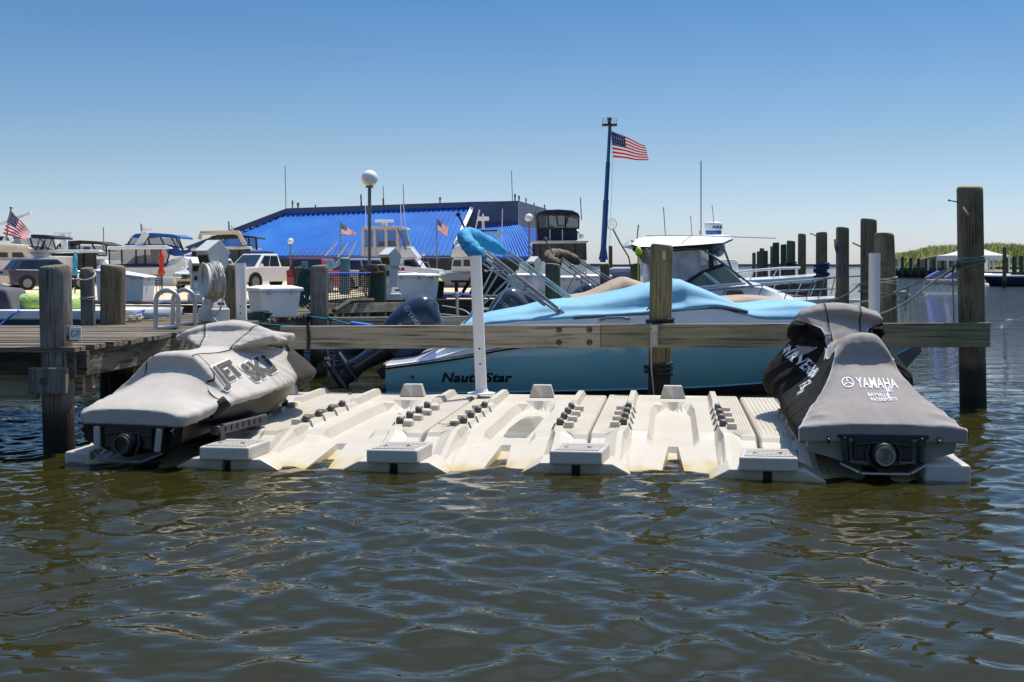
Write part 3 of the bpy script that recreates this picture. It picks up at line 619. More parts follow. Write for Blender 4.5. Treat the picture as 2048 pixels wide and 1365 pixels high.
def fabric(name, regions, bumpy=.25):
    """regions: list of (attribute, colour, piping colour, half width)"""
    m = bpy.data.materials.new(name); m.use_nodes = True; nt = m.node_tree; L = nt.links.new; b = nt.nodes["Principled BSDF"]
    b.inputs["Roughness"].default_value = .85; b.inputs["Specular IOR Level"].default_value = .18; b.inputs["Sheen Weight"].default_value = 0
    co = N(nt, "ShaderNodeTexCoord")
    n = N(nt, "ShaderNodeTexNoise"); n.inputs["Scale"].default_value = 2.2; n.inputs["Detail"].default_value = 6; L(co.outputs["Object"], n.inputs["Vector"])
    base = N(nt, "ShaderNodeMix", data_type='RGBA'); base.inputs[6].default_value = hexc(regions[0]); base.inputs[7].default_value = hexc(regions[1])
    mr = N(nt, "ShaderNodeMapRange"); mr.inputs[1].default_value = .35; mr.inputs[2].default_value = .7; L(n.outputs[0], mr.inputs[0]); L(mr.outputs[0], base.inputs[0])
    cur = base.outputs[2]
    for (att, col, pipe, hw) in regions[2:]:
        a = N(nt, "ShaderNodeAttribute", attribute_name=att)
        if col:
            s = N(nt, "ShaderNodeMath", operation='GREATER_THAN'); L(a.outputs["Fac"], s.inputs[0]); s.inputs[1].default_value = 0
            x = N(nt, "ShaderNodeMix", data_type='RGBA'); L(s.outputs[0], x.inputs[0]); L(cur, x.inputs[6]); x.inputs[7].default_value = hexc(col); cur = x.outputs[2]
        if pipe:
            ab = N(nt, "ShaderNodeMath", operation='ABSOLUTE'); L(a.outputs["Fac"], ab.inputs[0])
            s = N(nt, "ShaderNodeMath", operation='LESS_THAN'); L(ab.outputs[0], s.inputs[0]); s.inputs[1].default_value = hw
            x = N(nt, "ShaderNodeMix", data_type='RGBA'); L(s.outputs[0], x.inputs[0]); L(cur, x.inputs[6]); x.inputs[7].default_value = hexc(pipe); cur = x.outputs[2]
    L(cur, b.inputs["Base Color"])
    mpf = N(nt, "ShaderNodeMapping"); mpf.inputs["Scale"].default_value = (3.5, 1.6, 4.5); mpf.inputs["Rotation"].default_value = (.5, .3, .4); L(co.outputs["Object"], mpf.inputs["Vector"])
    w1 = N(nt, "ShaderNodeTexNoise"); w1.noise_type = 'RIDGED_MULTIFRACTAL'; w1.normalize = True; w1.inputs["Scale"].default_value = 1.3; w1.inputs["Detail"].default_value = 2; w1.inputs["Distortion"].default_value = .5; L(mpf.outputs[0], w1.inputs["Vector"])
    w2 = N(nt, "ShaderNodeTexNoise"); w2.inputs["Scale"].default_value = 160; L(co.outputs["Object"], w2.inputs["Vector"])
    bp = N(nt, "ShaderNodeBump"); bp.inputs["Strength"].default_value = bumpy; bp.inputs["Distance"].default_value = .03; L(w1.outputs[0], bp.inputs["Height"])
    last = bp.outputs[0]
    for (att, col, pipe, hw) in regions[2:]:
        a = N(nt, "ShaderNodeAttribute", attribute_name=att); ab = N(nt, "ShaderNodeMath", operation='ABSOLUTE'); L(a.outputs["Fac"], ab.inputs[0])
        s = N(nt, "ShaderNodeMapRange"); s.interpolation_type = 'SMOOTHSTEP'; s.inputs[1].default_value = 0; s.inputs[2].default_value = .03; s.inputs[3].default_value = 1; s.inputs[4].default_value = 0; L(ab.outputs[0], s.inputs[0])
        b3 = N(nt, "ShaderNodeBump"); b3.inputs["Strength"].default_value = .7; b3.inputs["Distance"].default_value = .012; L(s.outputs[0], b3.inputs["Height"]); L(last, b3.inputs["Normal"]); last = b3.outputs[0]
    b2 = N(nt, "ShaderNodeBump"); b2.inputs["Strength"].default_value = .12; b2.inputs["Distance"].default_value = .002; L(w2.outputs[0], b2.inputs["Height"]); L(last, b2.inputs["Normal"])
    L(b2.outputs[0], b.inputs["Normal"]); return m
def wing(pts, n=14):
    """pts: (x, y, z, ry, rz) across the bars"""
    secs = []
    cnt = 24
    for i in range(cnt+1):
        t = min(i/cnt*(len(pts)-1), len(pts)-1-1e-6)
        x, y, z, ry, rz = [crom([Vector((p[k], 0, 0)) for p in pts], t).x for k in range(5)]
        secs.append([Vector((x, y+ry*math.cos(a), z+rz*math.sin(a))) for a in [2*math.pi*k/n for k in range(n)]])
    return MB().loft(secs, closed=True, caps=True)
def finish_cover(me, wrinkle, fields, mat, parent, name='cover', anchor=(1.9, 1.0), fold=.014):
    n = len(me.vertices); vals = []
    for p, nn in [(v.co.copy(), v.normal.copy()) for v in me.vertices]:
        d = 0
        for (sx, sy, sz, amp, off) in wrinkle:
            q = noise.noise(Vector((p.x*sx+off, p.y*sy, p.z*sz)))
            d += amp*(1-2*abs(q)) if amp > 0 else -amp*q
        ang = math.atan2(p.z-anchor[1], p.y-anchor[0]); rad = math.hypot(p.z-anchor[1], p.y-anchor[0]); side = sm(.10, .22, abs(p.x))
        q = noise.noise(Vector((ang*5.5, rad*.9, 3*(p.x > 0)+.7))); d += fold*side*sm(1.25, .25, rad)*max(0, 1-3.4*abs(q))*(1 if p.z < anchor[1]+.1 else .4)
        q = noise.noise(Vector((p.y*6.5+p.z*2.0, p.z*.8, 9*(p.x > 0)))); d += fold*.8*sm(.75, .45, p.z)*sm(.35, .5, abs(p.x))*(1-2.2*abs(q))
        lowf = sm(.30, .62, p.z)
        vals += list(p+nn*d*(.55+.45*lowf))
    me.vertices.foreach_set('co', vals); me.update()
    for nm, fn in fields.items():
        a = me.attributes.new(nm, 'FLOAT', 'POINT')
        a.data.foreach_set('value', [fn(v.co) for v in me.vertices])
    me.polygons.foreach_set('use_smooth', [True]*len(me.polygons))
    me.materials.append(mat); me.name = name
    o = bpy.data.objects.new(name, me); COL.objects.link(o); o.parent = parent; MW[o.name] = MW[parent.name]
    bm = bmesh.new(); bm.from_mesh(me); bvh = BVHTree.FromBMesh(bm); bm.free()
    return o, bvh
def ski_hull(parent, mat, L=3.25, w=.60, zk=.10, up=0, rear=1):
    kL = L/3.25; L = 3.25
    st = [(0.06, [(0, .40), (.3, .40), (w*.95, .38), (w*.92, .22), (.30, .14), (0, zk)]), (.4, [(0, .44), (.3, .44), (w*.98, .40), (w*.9, .25), (.3, .15), (0, zk)]),
          (1.2, [(0, .46), (.3, .46), (w, .42), (w*.9, .27), (.3, .15), (0, zk)]), (2.0, [(0, .5), (.3, .5), (w*.98, .47), (w*.84, .31), (.28, .17), (0, zk)]),
          (2.6, [(0, .55), (.25, .55), (w*.8, .54), (w*.6, .40), (.2, .25), (0, zk+.06)]), (3.0, [(0, .6), (.15, .6), (.27, .6), (.2, .49), (.1, .38), (0, zk+.2)]), (L, [(0, .62), (.02, .62), (.04, .62), (.03, .58), (.02, .54), (0, zk+.40)])]
    secs = []
    for i in range(len(st)*6-5):
        t = min(i/6, len(st)-1-1e-6)
        prof = [crom([Vector((p[1][k][0], p[0], p[1][k][1])) for p in st], t) for k in range(6)]
        for k in range(4): prof[k].z += (up+.07)*(1 if k < 3 else .4)*sm(.35, 1.2, prof[k].y)*(1-.5*sm(1.2, 1.8, prof[k].y))-(.07 if k < 3 else 0)*(0 if up > .1 else 1)
        secs.append([Vector((-p.x, p.y, p.z)) for p in reversed(prof[1:-1])]+prof); secs[-1] = [Vector((p.x*(rear+(1-rear)*sm(0, 1.15, p.y)), p.y*kL, p.z)) for p in secs[-1]]
    # close: prof has both centre points
    return MB().loft(secs, closed=True, caps=True).build('hull', mat, parent, sharp=28)

COVER_TAIL = [(1.80, [(0, 1.0), (.11, .99), (.18, .92), (.36, .68), (.60, .5), (.60, .37)]), (2.02, [(0, 1.06), (.12, 1.05), (.2, .98), (.36, .74), (.59, .54), (.59, .40)]),
              (2.22, [(0, 1.19), (.13, 1.18), (.25, 1.10), (.46, .86), (.62, .60), (.62, .45)]), (2.48, [(0, 1.16), (.16, 1.14), (.33, 1.06), (.54, .86), (.67, .64), (.65, .46)]),
              (2.78, [(0, 1.0), (.16, .985), (.32, .93), (.48, .80), (.60, .64), (.58, .48)]), (3.06, [(0, .84), (.14, .83), (.28, .79), (.39, .71), (.46, .60), (.44, .50)]), (3.30, [(0, .72), (.08, .715), (.15, .70), (.20, .65), (.23, .60), (.22, .53)])]
# --- black and grey cover (outer berth) ---
ra = thing('personal_watercraft', 'watercraft under a black and charcoal grey cover at the outer end of the float', 'watercraft', (2.965, 10.0, 0), R(-6.4), 'covered watercraft parked on the float')
st = [(0.0, [(0, .45), (.25, .45), (.5, .432), (.61, .42), (.665, .40), (.655, .31)]), (.30, [(0, .61), (.2, .61), (.40, .585), (.55, .50), (.655, .41), (.65, .31)]),
      (.60, [(0, .76), (.18, .755), (.33, .71), (.47, .57), (.65, .43), (.645, .32)]), (.84, [(0, .885), (.16, .875), (.28, .81), (.45, .60), (.645, .44), (.64, .33)]), (.885, [(0, 1.055), (.13, 1.045), (.21, .95), (.42, .63), (.64, .45), (.64, .33)]),
      (1.0, [(0, 1.13), (.11, 1.11), (.185, 1.02), (.40, .65), (.63, .46), (.63, .34)]), (1.45, [(0, 1.07), (.10, 1.055), (.165, .97), (.36, .66), (.62, .47), (.62, .35)])]+COVER_TAIL
def hull_of(pts):
    bm = bmesh.new(); [bm.verts.new(p) for p in pts]; bmesh.ops.convex_hull(bm, input=bm.verts); bm.verts.index_update()
    m = MB().add([v.co.copy() for v in bm.verts], [tuple(v.index for v in f.verts) for f in bm.faces]); bm.free(); return m
def both(*q): return [Vector((s*x, y, z)) for x, y, z in q for s in (-1, 1)]
drape = hull_of(both((.44, 2.10, 1.225), (.41, 2.13, 1.275), (.14, 1.86, .98), (.22, 2.5, 1.08), (0, 2.24, 1.325), (.36, 2.3, 1.20)))
bars = [(-.45, 2.10, 1.20, .05, .035), (-.40, 2.13, 1.215, .09, .055), (-.22, 2.20, 1.255, .15, .075), (0, 2.26, 1.265, .20, .09), (.22, 2.20, 1.255, .15, .075), (.40, 2.13, 1.215, .09, .055), (.45, 2.10, 1.20, .05, .035)]
bars = [(x*.86-.03, y-.10*x, z-.03*x, ry, rz) for x, y, z, ry, rz in bars]; drape.v = [Vector((p.x*.87-.03*sm(1.0, 1.2, p.z), p.y, p.z)) for p in drape.v]
mirrors = [(-.50, 2.40, 1.06, .05, .04), (-.42, 2.42, 1.08, .12, .09), (-.2, 2.45, 1.1, .15, .12), (0, 2.45, 1.08, .15, .12), (.2, 2.45, 1.1, .15, .12), (.42, 2.42, 1.08, .12, .09), (.50, 2.40, 1.06, .05, .04)]
mirrors = [(x*.92-.03, y, z, ry, rz) for x, y, z, ry, rz in mirrors]
st = [(y, [(x*(1+.05*sm(1.8, 2.3, y)*(k >= 3)-.05*sm(1.9, 2.4, y)*(k == 3)), z) for k, (x, z) in enumerate(p)]) for y, p in st]
me = remeshed([loft_body(st), drape, wing(bars), wing(mirrors)], .0155, 2)
def top_edge(p):
    y = p.y
    e = interp([(-.1, .70), (.0, .655), (.35, .52), (.7, .34), (.95, .235), (1.1, .21), (1.25, .22), (1.6, .24), (1.8, .20), (1.95, .19), (2.05, .26), (2.12, .40), (2.2, .50), (2.6, .45), (3.3, .3)], y)
    return e
def f_side(p):
    d = abs(p.x)-top_edge(p)
    if p.y > 2.22 and p.z < 1.17: d = .1
    elif p.y > 1.8 and p.z > .94: d = abs(p.x)-interp([(.94, .17), (1.05, .185), (1.12, .22), (1.17, .34), (1.21, .52), (1.3, .7)], p.z)
    return d
M_covB = fabric('black and charcoal cover cloth', ('98908a', '89837d', ('side', '1a1813', 'b9b9c4', .007), ('seam', None, '16161a', .008)), .35)
cov, bvh = finish_cover(me, [(3, 1.1, 3, .006, 0), (13, 3, 9, .003, 4)], {'side': f_side, 'seam': lambda p: (abs(abs(p.x)-(.13+.10*(p.z-1.0))) if p.y < 2.25 and p.z > 1.0 and p.y > 1.75 else .1)}, M_covB, ra, fold=.02)
M_print = pmat('pale cover print', 'cfcfd2', .7); M_printblue = pmat('blue cover print', '5f82c4', .7)
# side lettering runs down and back along the near flank
def flank(mb, s, y, z, h, slope, w_, **k):
    return text_on(mb, s, bvh, (-.40, y, z), (0, -math.cos(R(slope)), -math.sin(R(slope))), (.5, -math.sin(R(slope))*.8, .85), width=w_, height=h, **k)
mb = MB(); flank(mb, 'WAVERUNN', 1.95, .79, .125, 5, .86, bold=.02, shear=.2); mb.build('side_lettering', M_print, cov)
mb = MB(); flank(mb, 'FX', 1.50, .61, .105, 5, .20, bold=.03, shear=.3); mb.build('side_lettering', M_print, cov)
mb = MB(); flank(mb, 'CRUISER', 1.36, .54, .030, 12, .20, bold=.02, shear=.3); flank(mb, 'SVHO', 1.34, .50, .03, 12, .15, bold=.02, shear=.3); mb.build('side_lettering', M_print, cov)
mb = MB(); text_on(mb, 'YAMAHA', bvh, (.045, .53, 3), (1, 0, 0), (0, 1, 0), width=.335, height=.145, bold=.018); mb.build('rear_lettering', M_print, cov)
mb = MB()
vs, fs = [], []
def disc_ring(r0, r1, n=28):
    v = [Vector((r*math.cos(2*math.pi*k/n), r*math.sin(2*math.pi*k/n)*1.6, 0)) for r in (r0, r1) for k in range(n)]
    return v, [(k, (k+1) % n, n+(k+1) % n, n+k) for k in range(n)]
v_, f_ = disc_ring(.040, .050); geo_on(mb, v_, f_, bvh, (-.19, .54, 3), (1, 0, 0), (0, 1, 0))
for k in range(3):
    a = k*2.094+math.pi/2; d = Vector((math.cos(a), math.sin(a)*1.6, 0)); e = Vector((-math.sin(a), math.cos(a)*1.6, 0))*.005
    geo_on(mb, [d*.006-e, d*.04-e, d*.04+e, d*.006+e], [(0, 1, 2, 3)], bvh, (-.19, .54, 3), (1, 0, 0), (0, 1, 0))
mb.build('rear_emblem', M_print, cov)
mb = MB()       # small dealer badge: palm over two lines of letters
for k in range(7):
    a = R(10+k*27); d = Vector((math.cos(a), math.sin(a)*1.5, 0)); geo_on(mb, [Vector((0, .0, 0)), d*.035+Vector((.008, 0, 0)), d*.065, d*.035-Vector((.004, -.008, 0))], [(0, 1, 2, 3)], bvh, (.11, .40, 3), (1, 0, 0), (0, 1, 0))
geo_on(mb, [Vector((x, y, 0)) for x, y in ((-.008, -.09), (.008, -.09), (.005, 0), (-.003, 0))], [(0, 1, 2, 3)], bvh, (.11, .40, 3), (1, 0, 0), (0, 1, 0))
vs_, fs_ = text_geo('BAYVILLE', width=.17, height=.05, bold=.03, maxe=.03); geo_on(mb, vs_, fs_, bvh, (.03, .365, 3), (1, 0, 0), (0, 1, 0))
vs_, fs_ = text_geo('WATERSPORTS', width=.22, height=.05, bold=.03, maxe=.03); geo_on(mb, vs_, fs_, bvh, (.06, .305, 3), (1, 0, 0), (0, 1, 0))
mb.build('dealer_badge', M_print, cov)
ski_hull(ra, pmat('pale grey hull gelcoat', '8e8c86', .35, vscale=(3, 3, 3), vcol='7c7a74', coat=.3), w=.62)
def stern_parts(t, ring, arms, brk, dark=M_black):
    MB().box((0, .03, .26), (.46, .10, .20)).box((0, .02, .355), (.72, .08, .03)).build('pump_recess', dark, t, bevel=.02)
    M = Matrix.Translation(Vector((.0, -.03, .215))) @ Matrix.Rotation(R(90), 4, 'X')
    MB().lathe([(.115, -.08), (.115, .0), (.095, .03), (.09, .07), (.076, .08), (.062, .08), (.06, .0), (.055, -.05)], M=M, n=28).build('nozzle_housing', dark, t)
    MB().lathe([(.062, .082), (.078, .082), (.078, .098), (.062, .098), (.062, .082)], M=M, n=30).build('nozzle_ring', ring, t)
    mb = MB()
    for s in (-1, 1): mb.tube([(s*.10, -.02, .30), (s*.135, -.06, .22), (s*.10, -.06, .13)], .013, 8)
    mb.tube([(-.2, -.02, .29), (-.05, -.04, .31), (.1, -.03, .30), (.2, -.02, .28)], .012, 8).build('linkage', pmat('dark steel linkage', '3c3b3a', .4, .6), t)
    for s in (-1, 1):
        MB().bar((s*.30, -.015, .35), (s*.285, -.03, .15), .055, .05).build('trim_bracket', arms, t, bevel=.012)
        MB().tube([(s*.43, -.01, .345), (s*.43, -.05, .335), (s*.43, -.01, .30)], .012, 8).build('tow_eye', M_chrome, t)
    mb = MB().bar((-.19, -.11, .075), (.19, -.11, .075), .05, .018); mb.bar((-.19, -.11, .078), (-.33, -.02, .14), .04, .016).bar((.19, -.11, .078), (.33, -.02, .14), .04, .016); mb.build('boarding_step', brk, t, bevel=.004)
stern_parts(ra, pmat('satin steel ring', '8d8b86', .35, .8), M_black, M_alu)
MB().box((-.60, .50, .31), (.07, .55, .10)).build('sponson', M_black, ra, bevel=.02)
MB().box((.62, .95, .36), (.06, .7, .09)).build('sponson', M_black, ra, bevel=.02)
# --- pale grey cover (inner berth) ---
LA = R(-15.2)
la = thing('personal_watercraft', 'watercraft under a pale grey cover with large white edged lettering beside the boardwalk', 'watercraft', (-3.255, 10.62, .0), LA, 'covered watercraft parked on the float')
LT = [(1.80, [(0, 1.0), (.14, .99), (.235, .90), (.47, .71), (.63, .53), (.62, .45)]), (2.02, [(0, 1.06), (.14, 1.05), (.25, .96), (.48, .76), (.63, .56), (.62, .45)])]+COVER_TAIL[2:]
st = [(0.0, [(0, .43), (.2, .43), (.40, .415), (.50, .39), (.54, .36), (.52, .27)]), (.12, [(0, .475), (.22, .475), (.45, .45), (.56, .41), (.62, .37), (.60, .28)]), (.35, [(0, .55), (.2, .55), (.40, .52), (.54, .44), (.64, .40), (.63, .31)]),
      (.65, [(0, .67), (.18, .66), (.33, .61), (.48, .50), (.65, .45), (.64, .36)]), (.985, [(0, .80), (.17, .79), (.27, .74), (.46, .60), (.65, .48), (.64, .40)]), (1.03, [(0, .965), (.16, .955), (.265, .90), (.47, .67), (.65, .49), (.64, .41)]),
      (1.14, [(0, 1.0), (.16, .99), (.27, .91), (.48, .69), (.65, .50), (.64, .42)]), (1.5, [(0, .99), (.13, .975), (.24, .90), (.47, .70), (.64, .52), (.63, .44)])]+[(a, [(x*(.93 if k in (2, 3) and a > 2.1 else 1), z) for k, (x, z) in enumerate(b[:5])]+[(b[5][0], min(b[4][1]-.05, b[5][1]+.05))]) for a, b in LT]
drapeL = hull_of(both((.50, 2.03, 1.13), (.48, 2.05, 1.19), (.15, 1.80, .97), (.30, 2.6, 1.02), (.12, 2.22, 1.36), (.42, 2.3, 1.16), (.5, 2.45, 1.05)))
barsL = [(-.56, 2.02, 1.10, .03, .02), (-.45, 2.06, 1.17, .07, .05), (-.22, 2.18, 1.25, .12, .07), (0, 2.24, 1.28, .18, .08), (.22, 2.2, 1.25, .12, .07), (.45, 2.14, 1.17, .08, .055), (.58, 2.10, 1.10, .05, .035)]
mirL = [(-.50, 2.50, 1.08, .04, .03), (-.42, 2.52, 1.08, .09, .06), (-.2, 2.5, 1.08, .12, .09), (0, 2.5, 1.08, .12, .09), (.2, 2.5, 1.08, .12, .09), (.42, 2.52, 1.08, .09, .06), (.52, 2.50, 1.10, .05, .04)]
ym = lambda y: interp([(-1, -1), (0, 0), (1.03, .70), (1.5, 1.16), (2.2, 1.86), (2.6, 2.30), (3.3, 3.02)], y)
zm = lambda z: interp([(0, .06), (.25, .34), (.42, .49), (.65, .655), (.85, .82), (1.0, .935), (1.36, 1.16), (2, 1.6)], z)
kx = lambda y: .84+.16*sm(0, 1.15, y)
st = [(ym(y), [(x*kx(ym(y)), zm(z)) for x, z in p]) for y, p in st]
drapeL.v = [Vector((p.x*.94, ym(p.y), zm(p.z))) for p in drapeL.v]
barsL = [(x*.94, ym(y), zm(z), ry*.9, rz*.8) for x, y, z, ry, rz in barsL]; mirL = [(x*.94, ym(y), zm(z), ry*.9, rz*.85) for x, y, z, ry, rz in mirL]
me = remeshed([loft_body(st), drapeL, wing(barsL), wing(mirL)], .0155, 2)
M_covL = fabric('pale grey cover cloth', ('b7afa5', 'a8a198', ('bow', '3a3733', None, .006), ('pipe', None, '1b1b1c', .007), ('pipe2', None, '1b1b1c', .007)), .3)
def f_bow(p): return p.y-(1.93+.30*max(0, p.z-.55)+1.2*max(0, p.z-.80))
def f_pipe(p):
    d = p.y-(.80-.32*(1-sm(.40, .88, p.z)))
    return d if p.x > interp([(.4, .56), (.9, .19)], p.z) and p.y < 1.0 and p.z < .92 else math.copysign(.3, d)
def f_pipe2(p):
    if p.y > .70: d = abs(p.x)-interp([(.7, .2), (1.15, .17), (1.5, .17), (1.65, .2), (1.85, .3), (2.05, .42)], p.y); ok = p.z > .80 and p.y < 2.1
    else: d = -p.x-interp([(0, .5), (.4, .40), (.7, .25)], p.y); ok = p.x < 0 and p.z > .45
    return d if ok else math.copysign(.3, d)
covl, bvhl = finish_cover(me, [(3, 1.1, 3, .005, 3), (12, 3, 10, .003, 1)], {'bow': f_bow, 'pipe': f_pipe, 'pipe2': f_pipe2}, M_covL, la, anchor=(1.6, .93), fold=.009)
M_letter = pmat('dark brown grey print', '37332e', .75); M_letterw = pmat('white print edge', 'd8d6d2', .7)
def side_text(s, y, z, w_, h, bold, mat, off, slope=10, **k):
    mb = MB(); text_on(mb, s, bvhl, (.42, y, z), (0, math.cos(R(slope)), math.sin(R(slope))), (-.55, -math.sin(R(slope))*.6, .83*math.cos(R(slope))), off=off, width=w_, height=h, bold=bold, shear=.18, **k); mb.build('side_lettering', mat, covl)
for (s, y, z_, w_, h) in (('JET', .96, .72, .54, .26), ('SKi', 1.47, .71, .56, .23)):
    side_text(s, y, z_, w_+.03, h+.03, .06, M_letterw, .007); side_text(s, y, z_, w_, h, .035, M_letter, .012)
hl = ski_hull(la, pmat('black glossy hull', '060607', .35, spec=.25, vscale=(3, 3, 3), vcol='14171b'), w=.605, up=.105, L=2.98, rear=.84)
bm = bmesh.new(); bm.from_mesh(hl.data); hb = BVHTree.FromBMesh(bm); bm.free()
mb = MB(); text_on(mb, 'JET SKI', hb, (.62, 1.95, .37), (0, 1, .07), (-.2, 0, 1), width=.42, height=.085, bold=.04, shear=.2); mb.build('hull_lettering', pmat('silver decal', '9a9a9a', .5), hl)
stern_parts(la, pmat('dull steel ring', '4e4c48', .45, .6), pmat('pale bracket', 'a3a09a', .45, .3), pmat('dark bumper', '5a5c60', .4))
sp = MB().box((.60, .85, .29), (.09, .95, .085)); sp.build('sponson', pmat('grey sponson', '3b3c3e', .5), la, bevel=.02)
for i in range(7): MB().box((.648, (.50+i*.11), .295), (.008, .03, .05)).build('sponson_slot', M_black, la)
M = Matrix.Translation(Vector((.585, .50, .485))) @ Matrix.Rotation(R(-35), 4, 'X') @ Matrix.Rotation(R(40), 4, 'Y')
MB().lathe([(.06, -.10), (.055, 0), (.06, .07), (.05, .085), (.048, .03)], M=M, n=14).build('cover_vent', pmat('black vent mesh', '262422', .8), covl)
MB().box((.655, .42, .22), (.012, .085, .12)).build('hang_tag', pmat('dark tag', '1f2a33', .5), la, bevel=.004)
mb = MB(); mb.box((.663, .42, .175), (.004, .07, .018)).build('tag_stripe', pmat('tag blue', '4f86b5', .5), la)
# ---------------- moored boats ----------------
M_hullblue = pmat('teal blue gelcoat', '86c6d8', .14, vscale=(1, 1, 2), vcol='7cbcd0', coat=.6)
M_bluecanvas = pmat('sky blue canvas', '79aec4', .75, vscale=(2.5, 2.5, 2.5), vcol='6aa0ba', bump=.35, bscale=(4, 9, 9))
M_tancanvas = pmat('tan canvas', 'a99580', .85, vscale=(2.5, 2.5, 2.5), vcol='97836e', bump=.35, bscale=(5, 9, 9))
M_browncanvas = pmat('brown taupe canvas', '6f6154', .9, vscale=(5, 5, 5), vcol='584c42', bump=.8, bscale=(14, 14, 14))
M_bluecanvas2 = pmat('bright turquoise canvas', '2c93c0', .75, vscale=(6, 6, 6), vcol='1f7fac', bump=.8, bscale=(16, 16, 16))
M_botgrey = pmat('grey bottom paint', '6e6d74', .5, vscale=(3, 3, 3), vcol='5c5b62')
M_motor = pmat('dark blue grey engine paint', '27313f', .16, spec=.6, vscale=(2, 2, 2), vcol='222c3a', coat=.5)
M_motorgrey = pmat('charcoal engine paint', '3c3e45', .18, spec=.6, vscale=(2, 2, 2), vcol='34363c', coat=.5)
M_decal = pmat('silver lettering', '9aa2ad', .4, .3)
M_teak = pmat('teak deck', '9a6b45', .7, vscale=(2, 30, 2), vcol='7a5234')

def outboard(loc, T, S, lab, mat, text=True, rz=0):
    t = thing('outboard_motor', lab, 'outboard motor', loc, rz, 'outboard motors')
    Mt = Matrix.Rotation(R(T), 4, 'Y') @ Matrix.Scale(S, 4)
    def fin(mb): mb.v = [Mt @ p for p in mb.v]; return mb
    secs = []
    tab = [(0, -.14, .24, .17), (.12, -.15, .31, .225), (.3, -.165, .35, .255), (.52, -.18, .37, .265), (.70, -.18, .345, .25), (.80, -.175, .29, .215), (.86, -.17, .19, .14), (.88, -.17, .06, .05)]
    for i in range(len(tab)*4-3):
        q = crom([Vector((a, b, c)) for a, b, c, d in tab], min(i/4, len(tab)-1.000001)); d = crom([Vector((d_, 0, 0)) for a, b, c, d_ in tab], min(i/4, len(tab)-1.000001)).x
        sec = []
        for k in range(32):
            a = 2*math.pi*k/32; ca, sa = math.cos(a), math.sin(a); e = .72
            sec.append(Vector((q.y+q.z*math.copysign(abs(ca)**e, ca), d*math.copysign(abs(sa)**e, sa), q.x+.10*max(0, q.x-.5)*-ca)))
        secs.append(sec)
    cmb = MB().loft(secs, closed=True, caps=True)
    bm = bmesh.new(); vv = [bm.verts.new(p) for p in cmb.v]
    for f in cmb.f:
        try: bm.faces.new([vv[i] for i in f])
        except ValueError: pass
    bv = BVHTree.FromBMesh(bm); bm.free()
    cow = fin(cmb).build('cowling', mat, t, sharp=60)
    vm = MB(); sw = [(-.56, .30), (-.50, .26), (-.42, .42), (-.36, .60), (-.30, .74), (-.36, .74), (-.44, .62), (-.50, .46)]
    geo_on(vm, [Vector((x, z, 0)) for x, z in sw], [tuple(range(len(sw)))], bv, (0, -1, 0), (1, 0, 0), (0, 0, 1), off=.006)
    fin(vm).build('air_vent', M_black, cow)
    if text:
        mb = MB(); text_on(mb, 'YAMAHA', bv, (-.20, -1, .545), (1, 0, .05), (-.05, 0, 1), width=.38, height=.075, bold=.03); fin(mb).build('lettering', M_decal, cow)
        mb = MB(); v_, f_ = disc_ring(.034, .043); v_ = [Vector((q.x, q.y/1.6, 0)) for q in v_]; geo_on(mb, v_, f_, bv, (-.44, -1, .54), (1, 0, 0), (0, 0, 1))
        for k in range(3):
            a = k*2.094+math.pi/2; d = Vector((math.cos(a), math.sin(a), 0)); e = Vector((-math.sin(a), math.cos(a), 0))*.005
            geo_on(mb, [d*.004-e, d*.034-e, d*.034+e, d*.004+e], [(0, 1, 2, 3)], bv, (-.44, -1, .54), (1, 0, 0), (0, 0, 1))
        fin(mb).build('emblem', M_decal, cow)
        mb = MB(); geo_on(mb, [Vector((x, z, 0)) for x, z in ((-.33, .325), (-.1, .33), (.14, .335), (.14, .355), (-.1, .35), (-.33, .35))], [(0, 1, 4, 5), (1, 2, 3, 4)], bv, (0, -1, 0), (1, 0, 0), (0, 0, 1)); fin(mb).build('stripe', M_decal, cow)
    secs = [[Vector((cx+hl*math.cos(a), hw*math.sin(a), z)) for a in [2*math.pi*k/20 for k in range(20)]] for (z, cx, hl, hw) in ((.02, -.14, .20, .14), (-.15, -.16, .15, .10), (-.5, -.18, .12, .07), (-.62, -.18, .15, .07), (-.66, -.18, .15, .05), (-.80, -.20, .16, .035))]
    fin(MB().loft(secs, closed=True, caps=True)).build('midsection', mat, t)
    fin(MB().box((-.24, 0, -.63), (.50, .22, .02))).build('cavitation_plate', mat, t, bevel=.006)
    M = Matrix.Translation(Vector((-.2, 0, -.84))) @ Matrix.Rotation(R(90), 4, 'Y')
    gc = fin(MB().lathe([(.004, -.36), (.05, -.26), (.065, -.1), (.065, .18), (.05, .25), (.01, .27)], M=M, n=16)).build('gearcase', mat, t)
    fin(MB().prism([Vector((-.30, -.008, -.86)), Vector((-.06, -.008, -.86)), Vector((-.14, -.008, -1.08)), Vector((-.27, -.008, -1.10))], [Vector((-.30, .008, -.86)), Vector((-.06, .008, -.86)), Vector((-.14, .008, -1.08)), Vector((-.27, .008, -1.10))])).build('skeg', mat, gc)
    pr = fin(MB().lathe([(.062, -.30), (.062, -.20), (.055, -.33)], M=M, n=14)).build('propeller', M_chrome, t)
    for k in range(3):
        a = k*2.094+.5; d = Vector((0, math.cos(a), math.sin(a))); e = d.cross(Vector((1, 0, 0))); c = Vector((-.46, 0, -.84))
        bl = MB().loft([[c+d*r+e*w_*s+Vector((s*w_*.7, 0, 0)) for s in (-1, -.3, .4, 1)] for r, w_ in ((.05, .05), (.10, .10), (.15, .10), (.185, .05))]); fin(bl).build('blade', M_chrome, pr, sharp=80)
    fin(MB().box((.10, 0, -.12), (.16, .26, .42))).build('transom_bracket', M_black, t, bevel=.02)
    return t

